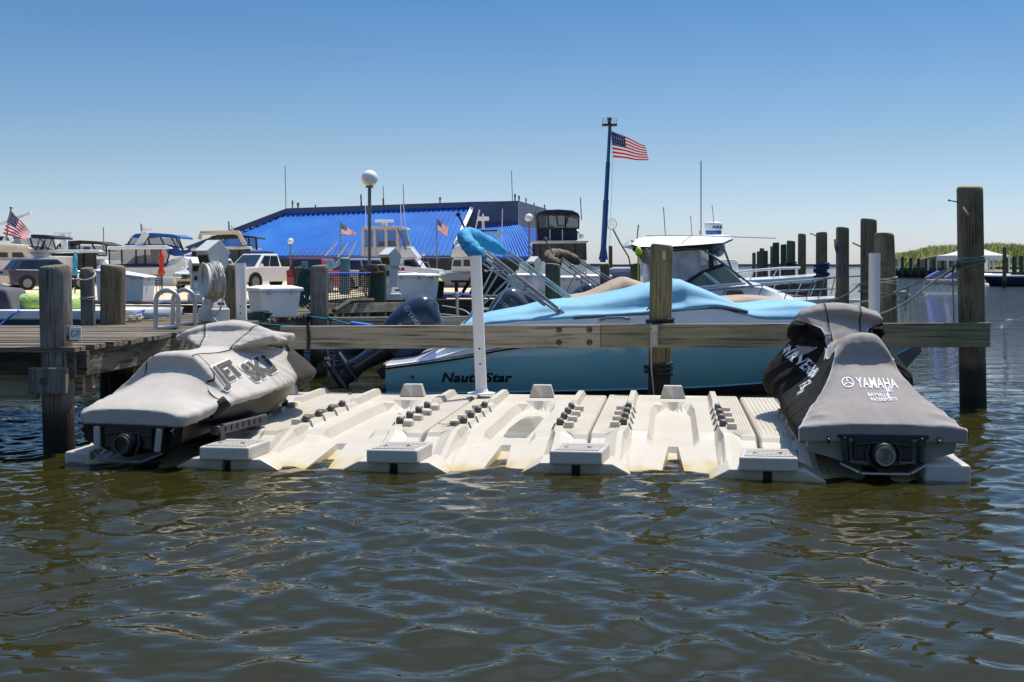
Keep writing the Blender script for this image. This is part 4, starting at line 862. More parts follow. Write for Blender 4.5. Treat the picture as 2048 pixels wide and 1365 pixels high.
def runabout(X0, Yc, sc, lab, M_side, M_cov, remap=None, name=None, bscale=1):
    rm = (lambda x: interp(remap, x)) if remap else (lambda x: x)
    t = thing('covered_boat', lab, 'boat', (X0, Yc, 0))
    #     x    b    rub  chine_b chine_z keel
    S = [(0, 1.08, .36, .98, .02, -.35), (1, 1.14, .50, 1.02, .02, -.38), (1.6, 1.16, .62, 1.03, .03, -.4), (2.5, 1.17, .72, 1.03, .05, -.4), (3.5, 1.17, .76, 1.0, .07, -.4), (4.5, 1.10, .80, .90, .10, -.38), (5.6, .90, .81, .64, .17, -.3), (6.5, .58, .81, .33, .30, -.15), (7.1, .27, .80, .12, .47, .1), (7.5, .03, .79, .015, .66, .5)]
    n = len(S)
    def at(i): 
        tt = min(i/5, n-1.00001)
        a = crom([Vector(s[:3]) for s in S], tt); b = crom([Vector(s[3:]) for s in S], tt); return rm(a.x), a.y*bscale, a.z, b.x*bscale, b.y, b.z
    A = [at(i) for i in range(n*5-4)]
    ring = lambda f: [f(a) for a in A]
    def side(s):
        mb = MB().loft([[Vector((x, s*b, zr)), Vector((x, s*(b*.99+bc*.01), zr*.82+zc*.18)), Vector((x, s*(b*.82+bc*.18), zr*.4+zc*.6)), Vector((x, s*bc, zc))] for x, b, zr, bc, zc, zk in A]); return mb
    hm = side(-1); q = side(1); hm.add(q.v, q.f, True)
    x, b, zr, bc, zc, zk = A[0]; hm.quad((x, -b, zr), (x, -bc, zc), (x, 0, zk), (x, bc, zc), (x, b, zr))
    hull = hm.build('hull', M_side, t)
    MB().loft([[Vector((x, -bc, zc)), Vector((x, -bc*.5, (zc+zk)/2)), Vector((x, 0, zk)), Vector((x, bc*.5, (zc+zk)/2)), Vector((x, bc, zc))] for x, b, zr, bc, zc, zk in A]).build('bottom', M_botgrey, t)
    for s in (-1, 1):
        MB().tube([(x, s*(bc+.004), zc) for x, b, zr, bc, zc, zk in A], .012, 6).build('chine_rail', M_side, t)
        rb = MB().tube([(x, s*(b+.008), zr) for x, b, zr, bc, zc, zk in A], .026, 8).build('rub_rail', M_black, t)
        MB().tube([(x, s*(b+.03), zr+.004) for x, b, zr, bc, zc, zk in A], .010, 6).build('rail_insert', M_alu, rb)
    CO = [(0, .40), (.35, .42), (.6, .52), (1.0, .76), (1.35, .95), (2.0, 1.0), (2.6, 1.04), (3.5, 1.09), (4.4, 1.19), (4.7, 1.10), (5.1, 1.02), (6, 1.0), (6.6, .93), (7, .86), (7.5, .82)]
    sec = []
    for i, (x, b, zr, bc, zc, zk) in enumerate(A):
        xs = S[min(i//5, n-2)][0]+(S[min(i//5+1, n-1)][0]-S[min(i//5, n-2)][0])*((i/5)-min(i//5, n-2)); z = max(interp(CO, xs), zr+.03); bb = b*.96
        sec.append([Vector((x, -b, zr+.01)), Vector((x, -b*.995, zr+(z-zr)*.35)), Vector((x, -bb-.01, zr+(z-zr)*.42)), Vector((x, -bb*.975, z-.02)), Vector((x, -bb*.94, z)), Vector((x, 0, z+.02)), Vector((x, bb*.94, z)), Vector((x, bb*.975, z-.02)), Vector((x, bb+.01, zr+(z-zr)*.42)), Vector((x, b*.995, zr+(z-zr)*.35)), Vector((x, b, zr+.01))])
    MB().loft(sec).build('deck_moulding', M_white, t, sharp=25)
    def cover(tab, nm):
        rows = []
        for i in range(len(tab)*8-7):
            tt = min(i/8, len(tab)-1.00001); q = [crom([Vector((r[k], 0, 0)) for r in tab], tt).x for k in range(6)]
            x, e, ze, zm, zs, zr = q; e *= bscale
            prof = [Vector((0, -e, ze-.05)), Vector((0, -e, ze)), Vector((0, -e*.90, zm)), Vector((0, -e*.74, zs)), Vector((0, 0, zr)), Vector((0, e*.74, zs)), Vector((0, e*.90, zm)), Vector((0, e, ze)), Vector((0, e, ze-.05))]
            row = []
            for j in range(33):
                p = crom(prof, min(j/4, 7.99999)); d = .008*(1-2*abs(noise.noise(Vector((x*1.1+p.y*.8, p.y*3.2, 1+Yc)))))+.006*noise.noise(Vector((x*6, p.y*2, 4)))*(1 if abs(p.y) > .5*e else .4)
                row.append(Vector((rm(x), p.y, p.z+d)))
            rows.append(row)
        return MB().loft(rows).build(nm, M_cov, t, sharp=60)
    cover([(.72, .95, .60, .62, .62, .62), (1.0, 1.02, .80, .85, .9, .92), (1.3, 1.06, .95, .99, 1.02, 1.04), (1.8, 1.07, 1.0, 1.05, 1.11, 1.14), (2.2, 1.08, 1.03, 1.09, 1.19, 1.235), (2.7, 1.08, 1.06, 1.11, 1.22, 1.28), (3.2, 1.07, 1.09, 1.13, 1.31, 1.38), (3.6, 1.07, 1.12, 1.18, 1.42, 1.47), (3.95, 1.05, 1.15, 1.24, 1.50, 1.53), (4.1, 1.04, 1.18, 1.28, 1.46, 1.50), (4.45, 1.02, 1.20, 1.24, 1.32, 1.36), (4.85, .98, 1.12, 1.14, 1.16, 1.18)], 'cockpit_cover')
    cover([(4.72, .98, 1.11, 1.13, 1.15, 1.16), (5.0, .96, 1.04, 1.10, 1.16, 1.19), (5.5, .86, 1.03, 1.11, 1.20, 1.24), (5.9, .74, 1.03, 1.10, 1.17, 1.20), (6.2, .62, 1.03, 1.05, 1.07, 1.08)], 'bow_cover')
    for s in (-1, 1):
        MB().tube([(rm(x), s*(interp([(2.5, 1.09), (3.5, 1.085), (4.45, 1.035), (4.85, .99)], x)*bscale+.004), interp([(2.5, 1.02), (3.5, 1.075), (4.45, 1.165), (4.9, 1.09)], x)) for x in np.linspace(2.5, 4.85, 16)], .014, 6).build('cover_edge', M_black, t)
    MB().box((rm(.12), -.2, .385), (.34, 1.5, .03)).build('swim_platform', M_teak, t, bevel=.01)
    mb = MB().tube([(rm(5.5), -.93*bscale, 1.03), (rm(5.6), -.92*bscale, 1.10), (rm(6.3), -.66*bscale, 1.08), (rm(6.5), -.58*bscale, .95)], .013, 8); mb.build('bow_rail', M_chrome, t)
    MB().tube([(rm(2.85), -1.12*bscale, 1.0), (rm(2.95), -1.14*bscale, 1.03), (rm(3.15), -1.14*bscale, 1.035), (rm(3.25), -1.12*bscale, 1.01)], .016, 8).build('cleat', M_chrome, t)
    if name:
        bm = bmesh.new(); bm.from_mesh(hull.data); bv = BVHTree.FromBMesh(bm); bm.free()
        mb = MB(); text_on(mb, name, bv, (1.22, -1.0, .235), (1, 0, 0), (0, 0, 1), width=.94, height=.135, bold=.035, shear=.22, space=1.08); mb.build('hull_lettering', M_black, t)
        mb = MB(); geo_on(mb, [Vector((x, z, 0)) for x, z in ((1.05, .335), (1.55, .338), (1.3, .345))], [(0, 1, 2)], bv, (0, -1.0, 0), (1, 0, 0), (0, 0, 1)); mb.build('decal_line', M_black, t)
        M = Matrix.Translation(Vector((.36, -1.10, .24))) @ Matrix.Rotation(R(90), 4, 'X'); MB().lathe([(.022, -.03), (.018, .02)], M=M, n=12).build('drain', M_black, t)
        mb = MB(); [mb.tube([(x, -1.12*1, 1.13), (x+.03, -1.125, 1.16), (x+.01, -1.12, 1.19)], .01, 5) for x in (3.48, 3.53)]; mb.build('deck_emblem', M_black, t)
    return t
nb = runabout(P(770, 0, 16.6).x, 17.75, 1, 'teal blue hulled boat under a sky blue cover with black lettering on its side', M_hullblue, M_bluecanvas, name='NauticStar')
tb = runabout(0, 20.7, 1, 'white boat under a tan cover moored just behind the teal blue boat', M_white, M_tancanvas, remap=[(0, .05), (1, .5), (2, .85), (4, 1.85), (4.75, 2.7), (5.0, 3.2), (6.1, 4.6), (7.5, 5.9)])
outboard((-1.66, 17.75, .45), 55, 1.0, 'tilted dark blue outboard motor on the stern of the teal blue boat', M_motor)
outboard((-.20, 20.7, .50), 40, .92, 'charcoal outboard motor behind the white pipe, nearer of the pair', M_motorgrey)
outboard((.10, 21.3, .50), 40, .86, 'charcoal outboard motor, farther of the pair, by the green pile', M_motorgrey, text=False)
outboard((1.30, 26.6, .62), 55, .86, 'dark blue outboard motor half hidden behind the cover, near the green pile', M_motor)
outboard((1.65, 27.4, .62), 55, .86, 'dark outboard motor farthest back beside the brown folded sunshade', M_motorgrey, text=False)

# folded sunshades (one thing each: boot, tubes, braces)
def sunshade(lab, boot, rb, mat, tubes, braces, t_at):
    t = thing('folded_sunshade', lab, 'sunshade', t_at, 0, 'folded sunshades')
    cnt = 64; secs = []; rr = random.Random(len(tubes))
    pts = [crom(boot, min(i/cnt*(len(boot)-1), len(boot)-1.00001)) for i in range(cnt+1)]
    for i, p in enumerate(pts):
        d = (pts[min(i+1, cnt)]-pts[max(i-1, 0)]).normalized(); a = d.cross(Vector((0, .3, 1))).normalized(); b = d.cross(a)
        f = min(1, .38+i/9, .42+(cnt-i)/12); r0 = rb*f
        secs.append([p+(a*math.cos(q)+b*1.15*math.sin(q))*r0*(1+.20*noise.noise(Vector((i*.30, 1.3*math.cos(q), 1.3*math.sin(q))))-.22*abs(noise.noise(Vector((i*.55+1.2*math.sin(q), 2*math.cos(q), 2*math.sin(q)+7))))) for q in [2*math.pi*k/24 for k in range(24)]])
    MB().loft(secs, closed=True, caps=True).build('canvas_boot', mat, t, world=True, sharp=70)
    for a, b in tubes: MB().tube([a, b], .0145, 8).build('tube', M_alu, t, world=True)
    for a, b in braces: MB().tube([a, b], .012, 8).build('brace', M_alu, t, world=True)
    mb = MB()
    for a, b in tubes[:2]:
        for f in (.25, .55, .97): c = a.lerp(b, f); mb.sphere(c, .028, 8, 6)
    mb.build('clamp', M_chrome, t, world=True)
yn, yf = 16.75, 18.75
sunshade('sky blue folded sunshade raised over the teal blue boat on silver tubes', [P(969, 522, yn), P(951, 505, yn+.04), P(936, 487, 16.95), P(928, 473, 17.3), P(942, 471, 17.8), P(973, 485, 18.4), P(1009, 505, yf)], .098, M_bluecanvas2,
         [(P(960, 512, yn), P(1124, 632, yn)), (P(968, 508, yn), P(1122, 624, yn)), (P(973, 503, yn), P(1128, 626, yn)), (P(955, 520, yn), P(1090, 612, yn)), (P(1000, 506, yf), P(1138, 600, yf)), (P(1008, 502, yf), P(1140, 596, yf)), (P(1015, 500, yf), P(1142, 594, yf))],
         [(P(1020, 555, yn), P(927, 648, yn)), (P(1000, 540, yn), P(962, 605, yn)), (P(1033, 545, yf), P(980, 625, yf)), (P(990, 530, yf), P(935, 640, yf))], P(1124, 632, yn))
tag(MB().tube([P(917, 430, 17.4), P(932, 462, 17.5)], .014, 8).tube([P(914.5, 427, 17.4), P(918.5, 432, 17.4)], .03, 8).build('stern_light', M_black), 'black tipped light pole rising above the blue folded sunshade', 'light pole')
sunshade('taupe brown folded sunshade behind the green pile', [P(1122, 530, 24.6), P(1104, 524, 24.7), P(1097, 513, 25), P(1112, 508, 25.6), P(1140, 515, 26), P(1158, 526, 26.2)], .10, M_browncanvas,
         [(P(1120, 520, 24.6), P(1200, 580, 24.6)), (P(1124, 517, 24.6), P(1205, 574, 24.6)), (P(1116, 530, 24.6), P(1190, 580, 24.6)), (P(1156, 523, 26.2), P(1232, 572, 26.2)), (P(1160, 520, 26.2), P(1236, 568, 26.2))],
         [(P(1152, 545, 24.6), P(1130, 590, 24.6))], P(1200, 580, 24.6))
tag(MB().tube([P(1089, 478, 24.8), P(1106, 508, 24.8)], .016, 8).tube([P(1088, 475, 24.8), P(1092, 481, 24.8)], .04, 8).build('stern_light', M_steel), 'grey tipped light pole above the brown folded sunshade', 'light pole')

# ---- white cabin boat with hard top ----
Y0 = 26.8; W = 2.3
cb = thing('cabin_boat', 'white cabin boat with a hard top, radar dome and steel bow rail', 'boat', P(1200, 640, Y0+W/2))
secs = []
for (px, hb, sy) in ((1200, 1.15, 606), (1300, 1.2, 606), (1420, 1.2, 606), (1520, 1.12, 605), (1600, .85, 603), (1660, .50, 601), (1705, .18, 599), (1722, .02, 598)):
    c = P(px, sy, Y0); zc = .18+max(0, (px-1500))/222*.5; yc = Y0+W/2
    secs.append([Vector((c.x, yc-hb, c.z)), Vector((c.x-.04, yc-hb*.97, c.z-.12)), Vector((c.x-.15*(px > 1500), yc-hb*.86, zc)), Vector((c.x-.3*(px > 1500), yc, -.3+.5*(px > 1600))), Vector((c.x-.15*(px > 1500), yc+hb*.86, zc)), Vector((c.x-.04, yc+hb*.97, c.z-.12)), Vector((c.x, yc+hb, c.z))])
MB().loft(secs).build('hull', M_white, cb, world=True)
MB().loft([[s[0]+Vector((0, .02, .0)), Vector((s[0].x, Y0+W/2, s[0].z+.05)), s[-1]] for s in secs]).build('deck', M_white, cb, world=True)
secs = []
for (px, y, hb) in ((1335, 592, 1.0), (1370, 582, 1.0), (1420, 574, .98), (1490, 569, .92), (1530, 574, .82), (1575, 590, .6), (1605, 603, .42)):
    c = P(px, y, Y0+.15); b = P(px, 606, Y0+.15); yc = Y0+W/2
    secs.append([Vector((c.x, yc-hb-.06, b.z)), Vector((c.x, yc-hb, c.z-.03)), Vector((c.x, yc-hb*.9, c.z)), Vector((c.x, yc, c.z+.08)), Vector((c.x, yc+hb*.9, c.z)), Vector((c.x, yc+hb, c.z-.03)), Vector((c.x, yc+hb+.06, b.z))])
tk = MB().loft(secs, caps=True).build('cabin_trunk', M_white, cb, world=True, sharp=35)
MB().ppx([(1454, 584), (1461, 581), (1482, 581), (1487, 585), (1487, 598), (1455, 600)], Y0+.085, .1).build('port_window', M_glass, cb, world=True, bevel=.01)
Yn = Y0+.22; dp = W-.55
ht_l = [(1262, 489), (1285, 494), (1320, 495), (1400, 490), (1448, 486), (1466, 478)]
ht_b = ht_l+[(x, y+3) for x, y in reversed(ht_l)]; ht_t = [(1270, 479), (1288, 474), (1320, 472), (1400, 470), (1446, 469), (1461, 471)]+[(x, y+3) for x, y in reversed(ht_l)]
def rowpx(poly, Y_): return [P(x, y, Y_) for x, y in poly]
MB().loft([rowpx(ht_t, Y0+.50), rowpx(ht_b, Y0+.05), [p+Vector((0, W-.1, 0)) for p in rowpx(ht_b, Y0+.05)], [p+Vector((0, W-.9, 0)) for p in rowpx(ht_t, Y0+.50)]], closed=True, caps=True, smooth=False).build('hard_top', M_white, cb, world=True, bevel=.04, seg=3)
for dY in (0, dp):
    MB().tube([P(1285, 494, Yn)+Vector((0, dY, 0)), P(1330, 500, Yn)+Vector((0, dY, 0)), P(1390, 497, Yn)+Vector((0, dY, 0)), P(1408, 500, Yn)+Vector((0, dY, 0)), P(1452, 532, Yn)+Vector((0, dY, 0)), P(1507, 574, Yn)+Vector((0, dY, 0))], .026, 8).build('top_support', M_chrome, cb, world=True)
    MB().tube([P(1443, 484, Yn)+Vector((0, dY, 0)), P(1464, 542, Yn)+Vector((0, dY, 0)), P(1480, 556, Yn)+Vector((0, dY, 0))], .024, 8).build('top_support', M_chrome, cb, world=True)
    fr = MB().ppx([(1345, 494), (1424, 487), (1429, 534), (1418, 540), (1416, 501), (1400, 500), (1345, 504)], Yn+.02, .02, 0)
    fr.v = [p+Vector((0, dY, 0)) for p in fr.v]; fr.build('enclosure_panel', M_black, cb, world=True)
    cl = MB().ppx([(1345, 504), (1398, 501), (1415, 503), (1418, 540), (1392, 551), (1362, 574), (1345, 582), (1300, 584), (1290, 500)], Yn+.04, .012); cl.v = [p+Vector((0, dY, 0)) for p in cl.v]
    cl.build('vinyl_window', pmat('hazy clear vinyl', 'e0e3ea', .3, vscale=(5, 1, 3), vcol='b5bac6', alpha=.38, thin=.4, coat=.3), cb, world=True)
    for nm, poly in (('side_glass', [(1369, 571), (1384, 560), (1403, 549), (1420, 562), (1433, 569), (1400, 573), (1372, 577)]), ('side_glass', [(1413, 544), (1430, 538), (1448, 533), (1486, 566), (1450, 571), (1440, 568)])):
        g = MB().ppx(poly, Yn-.02, .02); g.v = [p+Vector((0, dY, 0)) for p in g.v]
        g.build(nm, pmat('teal tinted glass', '4c7f7d', .05, spec=.8, vscale=(1.5, 1.5, 1.5), vcol='6c9794', alpha=.8), cb, world=True)
    pts = [P(1356, 582, Yn), P(1376, 563, Yn), P(1400, 547, Yn), P(1425, 537, Yn), P(1446, 530, Yn)]
    pts = [p+Vector((0, dY-.03, 0)) for p in pts]
    fr_ = MB().tube(pts, .035, 8).build('windshield_frame', M_black, cb, world=True)
    MB().tube([P(1407, 546, Yn)+Vector((0, dY-.04, 0)), P(1440, 571, Yn)+Vector((0, dY-.04, 0))], .035, 8).tube([P(1362, 579, Yn)+Vector((0, dY-.04, 0)), P(1400, 575, Yn)+Vector((0, dY-.04, 0)), P(1490, 567, Yn)+Vector((0, dY-.04, 0))], .03, 8).build('windshield_sill', M_white, cb, world=True)
MB().quad(P(1448, 531, Yn+.1), P(1488, 566, Yn+.1), P(1488, 566, Yn+.1)+Vector((0, dp-.2, 0)), P(1448, 531, Yn+.1)+Vector((0, dp-.2, 0))).build('front_glass', MATS['teal tinted glass'], cb, world=True, fix=False)
MB().box(P(1330, 560, Y0+1.3), (.9, .9, .75)).build('helm_seat', M_white, cb, world=True, bevel=.05)
rd = P(1427, 470, Y0+1.1)
dome = MB().lathe([(.02, .085), (.165, .085), (.185, .10), (.205, .24), (.195, .262), (.15, .285), (.02, .30)], rd, 32).build('radar_dome', M_white, cb, world=True)
MB().lathe([(.15, -.01), (.175, .02), (.18, .085), (.17, .09)], rd, 28).build('dome_base', M_ropeblue if False else pmat('radar blue', '1d5c9c', .4), dome, world=True)
bm = bmesh.new(); bm.from_mesh(dome.data); bv = BVHTree.FromBMesh(bm); bm.free()
mb = MB(); o_ = rd-MW[cb.name].translation; text_on(mb, 'FURUNO', bv, o_+Vector((.10, -1, .165)), (1, 0, 0), (0, 0, 1), width=.30, height=.062, bold=.05); mb.build('lettering', MATS['radar blue'], dome)
for i, (a, b, r) in enumerate((((1402, 322), (1402, 472), .012), ((1327, 415), (1331, 474), .010), ((1381, 432), (1384, 472), .008), ((1424, 410), (1428, 450), .007), ((1277, 450), (1274, 478), .016))):
    MB().tube([P(*a, Y0+.8), P(*b, Y0+.8)], r, 6).build('antenna', M_lamppole, cb, world=True)
MB().tube([P(1292, 472, Y0+.1), P(1400, 472, Y0+.1), P(1552, 477, Y0+.1)], .009, 6).build('outrigger', M_steel, cb, world=True)
MB().tube([P(1400, 470, Y0+1), P(1400, 462, Y0+1)], .03, 8).build('mast_light', M_cream, cb, world=True)
mb = MB()
for s in (0, 1):
    oy = Vector((0, (W-.1)*s, 0)); k = lambda px: Vector((0, interp([(1400, 0), (1520, .10), (1600, .4), (1660, .72), (1722, 1.08), (1760, 1.15)], px)*(1 if s == 0 else -1), 0))
    top = [(1397, 583), (1480, 575), (1560, 568), (1640, 561), (1700, 556), (1752, 553)]; mid = [(1560, 590), (1640, 586), (1700, 584), (1745, 583)]
    MB().tube([P(x, y, Y0+.05)+oy+k(x) for x, y in top], .017, 8).build('bow_rail', M_chrome, cb, world=True)
    MB().tube([P(x, y-4, Y0+.05)+oy+k(x) for x, y in mid], .010, 6).build('bow_rail', M_chrome, cb, world=True)
    for xt, xb in ((1452, 1440), (1528, 1514), (1590, 1572), (1640, 1622), (1668, 1650), (1700, 1690)):
        MB().tube([P(xt, interp(top, xt), Y0+.05)+oy+k(xt), P(xb, 606, Y0+.05)+oy+k(xb)], .012, 6).build('rail_post', M_chrome, cb, world=True)
MB().prism([P(1690, 599, Y0+.9), P(1775, 601, Y0+.9), P(1775, 605, Y0+.9), P(1690, 606, Y0+.9)], [P(1690, 599, Y0+.9)+Vector((0, .5, 0)), P(1775, 601, Y0+.9)+Vector((0, .4, 0)), P(1775, 605, Y0+.9)+Vector((0, .4, 0)), P(1690, 606, Y0+.9)+Vector((0, .5, 0))]).build('bow_pulpit', M_white, cb, world=True, bevel=.01)
mb = MB(); 
for i in range(9): a = P(1262+i*3, 480+i*1.2, Y0+.3); mb.tube([a, a+Vector((.25, 0, -.5))], .012, 5)
mb.build('rod_rack', pmat('worn yellow rods', 'a99a74', .6), cb, world=True)
MB().sphere(P(1275, 499, Y0+.1), .09, 12, 8, (1.3, 1, .8)).build('search_light', M_black, cb, world=True)
bl = MB().sphere(P(1437, 497, Y0+1.2), .17, 14, 10, (.9, 1, 1.15)).build('bagged_float', pmat('blue bag', '31486f', .6, vscale=(9, 9, 9), vcol='8d95a3'), cb, world=True)
# lime stick float
tag(MB().tube([P(1276, 582, 25.5), P(1276.5, 512, 25.5)], .016, 8).lathe([(.015, 0), (.065, .05), (.07, .13), (.03, .20), (.01, .21)], P(1277, 514, 25.5), 14).build('float_stick', pmat('lime green plastic', 'a8d21c', .5)), 'lime green round float on a thin stick', 'float')
# landing net
nb_ = thing('landing_net', 'long handled landing net held up against the sky', 'net', P(1257, 510, 25))
MB().tube([P(1226, 459, 25), P(1240, 486, 25), P(1257, 514, 25), P(1264, 545, 25)], .014, 8).build('handle', M_black, nb_, world=True)
MB().tube([P(1224+9*math.cos(a), 449+11*math.sin(a), 25+.15*math.cos(a)) for a in [2*math.pi*k/20 for k in range(21)]], .006, 6).build('hoop', M_hosegrey, nb_, world=True)
mb = MB()
for k in range(8):
    a = 2*math.pi*k/8; mb.tube([P(1224+9*math.cos(a), 449+11*math.sin(a), 25), P(1222+3*math.cos(a+1), 455+4*math.sin(a+1), 25.3), P(1222+9*math.cos(a+1.6), 449+11*math.sin(a+1.6), 25)], .002, 4)
mb.build('mesh', M_hosegrey, nb_, world=True)

# ---- grey bowed boat behind ----
Yg = 36
gb = thing('grey_bow_boat', 'white and grey boat with its bow behind the blue wrapped pile', 'boat', P(1500, 600, Yg))
secs = []
for (px, hb, sy) in ((1380, 1.3, 566), (1480, 1.3, 562), (1560, 1.2, 558), (1610, .85, 555), (1650, .4, 552), (1668, .03, 551)):
    c = P(px, sy, Yg); yc = Yg+1.3
    secs.append([Vector((c.x, yc+s*hb*f, z)) for s, f, z in ((-1, 1, c.z), (-1, .985, c.z-.18), (-1, .95, c.z-.21), (-1, .7, .25), (0, 0, -.1), (1, .7, .25), (1, .95, c.z-.21), (1, .985, c.z-.18), (1, 1, c.z))])
    dx = -.35 if px < 1640 else -.5
    for k in (3, 4, 5): secs[-1][k].x += dx
hs = MB().loft([s[2:7] for s in secs]).build('hull', pmat('grey hull paint', '6f7174', .35, vscale=(2, 2, 2), vcol='606266'), gb, world=True)
MB().loft([s[:3] for s in secs]).build('rub_band', M_white, gb, world=True); MB().loft([s[6:] for s in secs]).build('rub_band', M_white, gb, world=True)
MB().loft([[s[0], Vector((s[0].x, Yg+1.3, s[0].z+.05)), s[-1]] for s in secs]).build('deck', M_white, gb, world=True)
mb = MB(); text_flat(mb, '0614 JF', P(1572, 570, Yg+.02), (1, .25, 0), (0, 0, 1), off=.10, width=.55, height=.11, bold=.03); mb.build('lettering', M_black, gb, world=True)
MB().box(P(1420, 552, Yg+1.3), (1.4, 1.6, .9)).box(P(1395, 522, Yg+1.3), (2.0, 1.7, .08)).build('console', M_white, gb, world=True, bevel=.05)
for (x, y0, y1) in ((1360, 523, 560), (1430, 523, 560)): MB().tube([P(x, y0, Yg+.6), P(x, y1, Yg+.6)], .03, 8).build('top_post', M_alu, gb, world=True)
MB().tube([P(1456, 548, Yg+.2), P(1500, 542, Yg+.2), P(1560, 537, Yg+.2), P(1600, 536, Yg+.5)], .035, 8).tube([P(1508, 541, Yg+.2), P(1500, 560, Yg+.2)], .02, 6).tube([P(1555, 538, Yg+.2), P(1545, 557, Yg+.2)], .02, 6).build('bow_rail', M_white, gb, world=True)
# ---- blue boat in the basin on the left ----
Yl = 21.0
lb = thing('blue_work_boat', 'dark teal boat with a white gunwale in the basin behind the sign pile', 'boat', P(60, 640, Yl))
secs = []
for (px, hb) in ((-260, 1.1), (60, 1.15), (180, 1.1), (260, .7), (330, .05)):
    c = P(px, 622, Yl); yc = Yl+1.15
    secs.append([Vector((c.x, yc+s*hb*f, z)) for s, f, z in ((-1, .94, c.z+.02), (-1, 1, c.z), (-1, 1, c.z-.13), (-1, .985, c.z-.15), (-1, .86, .1), (0, 0, -.3), (1, .86, .1), (1, .985, c.z-.15), (1, 1, c.z-.13), (1, 1, c.z), (1, .94, c.z+.02))])
MB().loft([s[3:8] for s in secs]).build('hull', pmat('dark teal hull', '1f5272', .25, vscale=(1.5, 1.5, 3), vcol='17405c', dirt=(3, '58748a', .62, .8)), lb, world=True)
MB().loft([s[:4] for s in secs]).build('gunwale', M_white, lb, world=True); MB().loft([s[7:] for s in secs]).build('gunwale', M_white, lb, world=True)
MB().loft([[s[0]+Vector((0, 0, -.02)), s[-1]+Vector((0, 0, -.02))] for s in secs]).build('deck', M_cream, lb, world=True)
c = P(5, 600, Yl+.6); MB().prism([c+Vector((-.6, -.45, -.2)), c+Vector((.38, -.45, -.2)), c+Vector((.22, -.40, .19)), c+Vector((-.1, -.40, .22)), c+Vector((-.6, -.40, .2))], [c+Vector((-.6, .5, -.2)), c+Vector((.38, .5, -.2)), c+Vector((.22, .45, .19)), c+Vector((-.1, .45, .22)), c+Vector((-.6, .45, .2))]).build('console_cover', pmat('grey cover cloth', '55545a', .9, vscale=(4, 4, 4), vcol='47464c', bump=.4, bscale=(6, 6, 6)), lb, world=True, bevel=.06, seg=3)
M_tube = bpy.data.materials.new('lime and blue towable'); M_tube.use_nodes = True; nt = M_tube.node_tree
n = N(nt, "ShaderNodeTexNoise", Scale=7, Distortion=2.2); r = N(nt, "ShaderNodeValToRGB"); r.color_ramp.interpolation = 'CONSTANT'; e = r.color_ramp.elements
e[0].color = hexc('2f86b8'); e[1].position = .40; e[1].color = hexc('a9cf2e'); q = e.new(.52); q.color = hexc('d6dd3c'); q = e.new(.60); q.color = hexc('2a7fc0'); q = e.new(.66); q.color = hexc('8fc63a')
nt.links.new(n.outputs[0], r.inputs[0]); nt.links.new(r.outputs[0], nt.nodes["Principled BSDF"].inputs[0]); nt.nodes["Principled BSDF"].inputs["Roughness"].default_value = .4
c = P(103, 618, Yl+1.0); R_, r_ = .36, .19
tb_ = thing('towable_tube', 'lime green and blue patterned towable tube lying on the dark teal boat', 'towable tube', c)
MB().loft([[Vector(((R_+r_*math.cos(a))*math.cos(b)*1.25, (R_+r_*math.cos(a))*math.sin(b), .08+r_*math.sin(a))) for a in [2*math.pi*k/14 for k in range(15)]] for b in [2*math.pi*k/32 for k in range(33)]]).build('ring', M_tube, tb_)
MB().lathe([(.01, .16), (.3, .13), (.36, .08)], n=20).build('seat_floor', M_black, tb_)
# ---------------- shore, lot and building ----------------
M_sand = pmat('pale sandy gravel', (.62, .49, .31), .95, vscale=(.6, .6, .6), vcol=(.50, .40, .26, 1), dirt=(6, '8f7b58', .55, .75), bump=.4, bscale=(6, 6, 6))
g = MB().prism([Vector(p) for p in ((-200, 32.1, -.5), (-1.6, 32.1, -.5), (2.4, 60, -.5), (14, 150, -.5), (-200, 150, -.5))], [Vector(p) for p in ((-200, 32.1, .46), (-1.6, 32.1, .46), (2.4, 60, .46), (14, 150, .46), (-200, 150, .46))])
tag(g.build('sand_lot', M_sand), kind='structure')
GZ = .46
fs_ = MB()
def strip(poly, Y, d): fs_.ppx(poly, Y, d)
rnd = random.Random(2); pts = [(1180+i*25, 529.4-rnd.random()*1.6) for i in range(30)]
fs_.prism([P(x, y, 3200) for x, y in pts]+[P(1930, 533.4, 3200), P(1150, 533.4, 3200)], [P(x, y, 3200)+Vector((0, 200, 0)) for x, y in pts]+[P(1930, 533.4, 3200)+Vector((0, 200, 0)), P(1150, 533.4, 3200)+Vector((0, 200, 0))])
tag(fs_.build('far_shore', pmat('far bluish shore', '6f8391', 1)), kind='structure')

bd = thing('blue_roofed_building', 'long building with a bright blue ribbed metal roof and slate blue fascia', 'building', P(700, 530, 112))
YE, YT = 110.0, 116.0
ev = lambda x: P(x, 513, YE)
rm_ = MB()
L0, L1 = P(372, 513, YE), P(573, 427, YT); R0, R1 = P(905, 513, YE), P(944, 414, YT)
rm_.add([L0, R0, R1, L1], [(0, 1, 2, 3)])
for i in range(54):
    x0 = 374+i*(905-374)/53; a = P(x0, 513, YE); b = P(x0+41, 422, YT); b.z = L1.z+(R1.z-L1.z)*min(1, max(-.6, (b.x-L1.x)/(R1.x-L1.x)))
    nrm = Vector((0, -.55, .83)); t1 = min(.995, (x0-372)/157)
    p, q = a, a.lerp(b, t1); k = min(1, max(0, (p.x-L0.x)/(R0.x-L0.x)))
    rm_.bar(p+nrm*.05, q+nrm*.05, .16, .10, nrm)
rm_.build('roof', M_roofblue, bd, world=True)
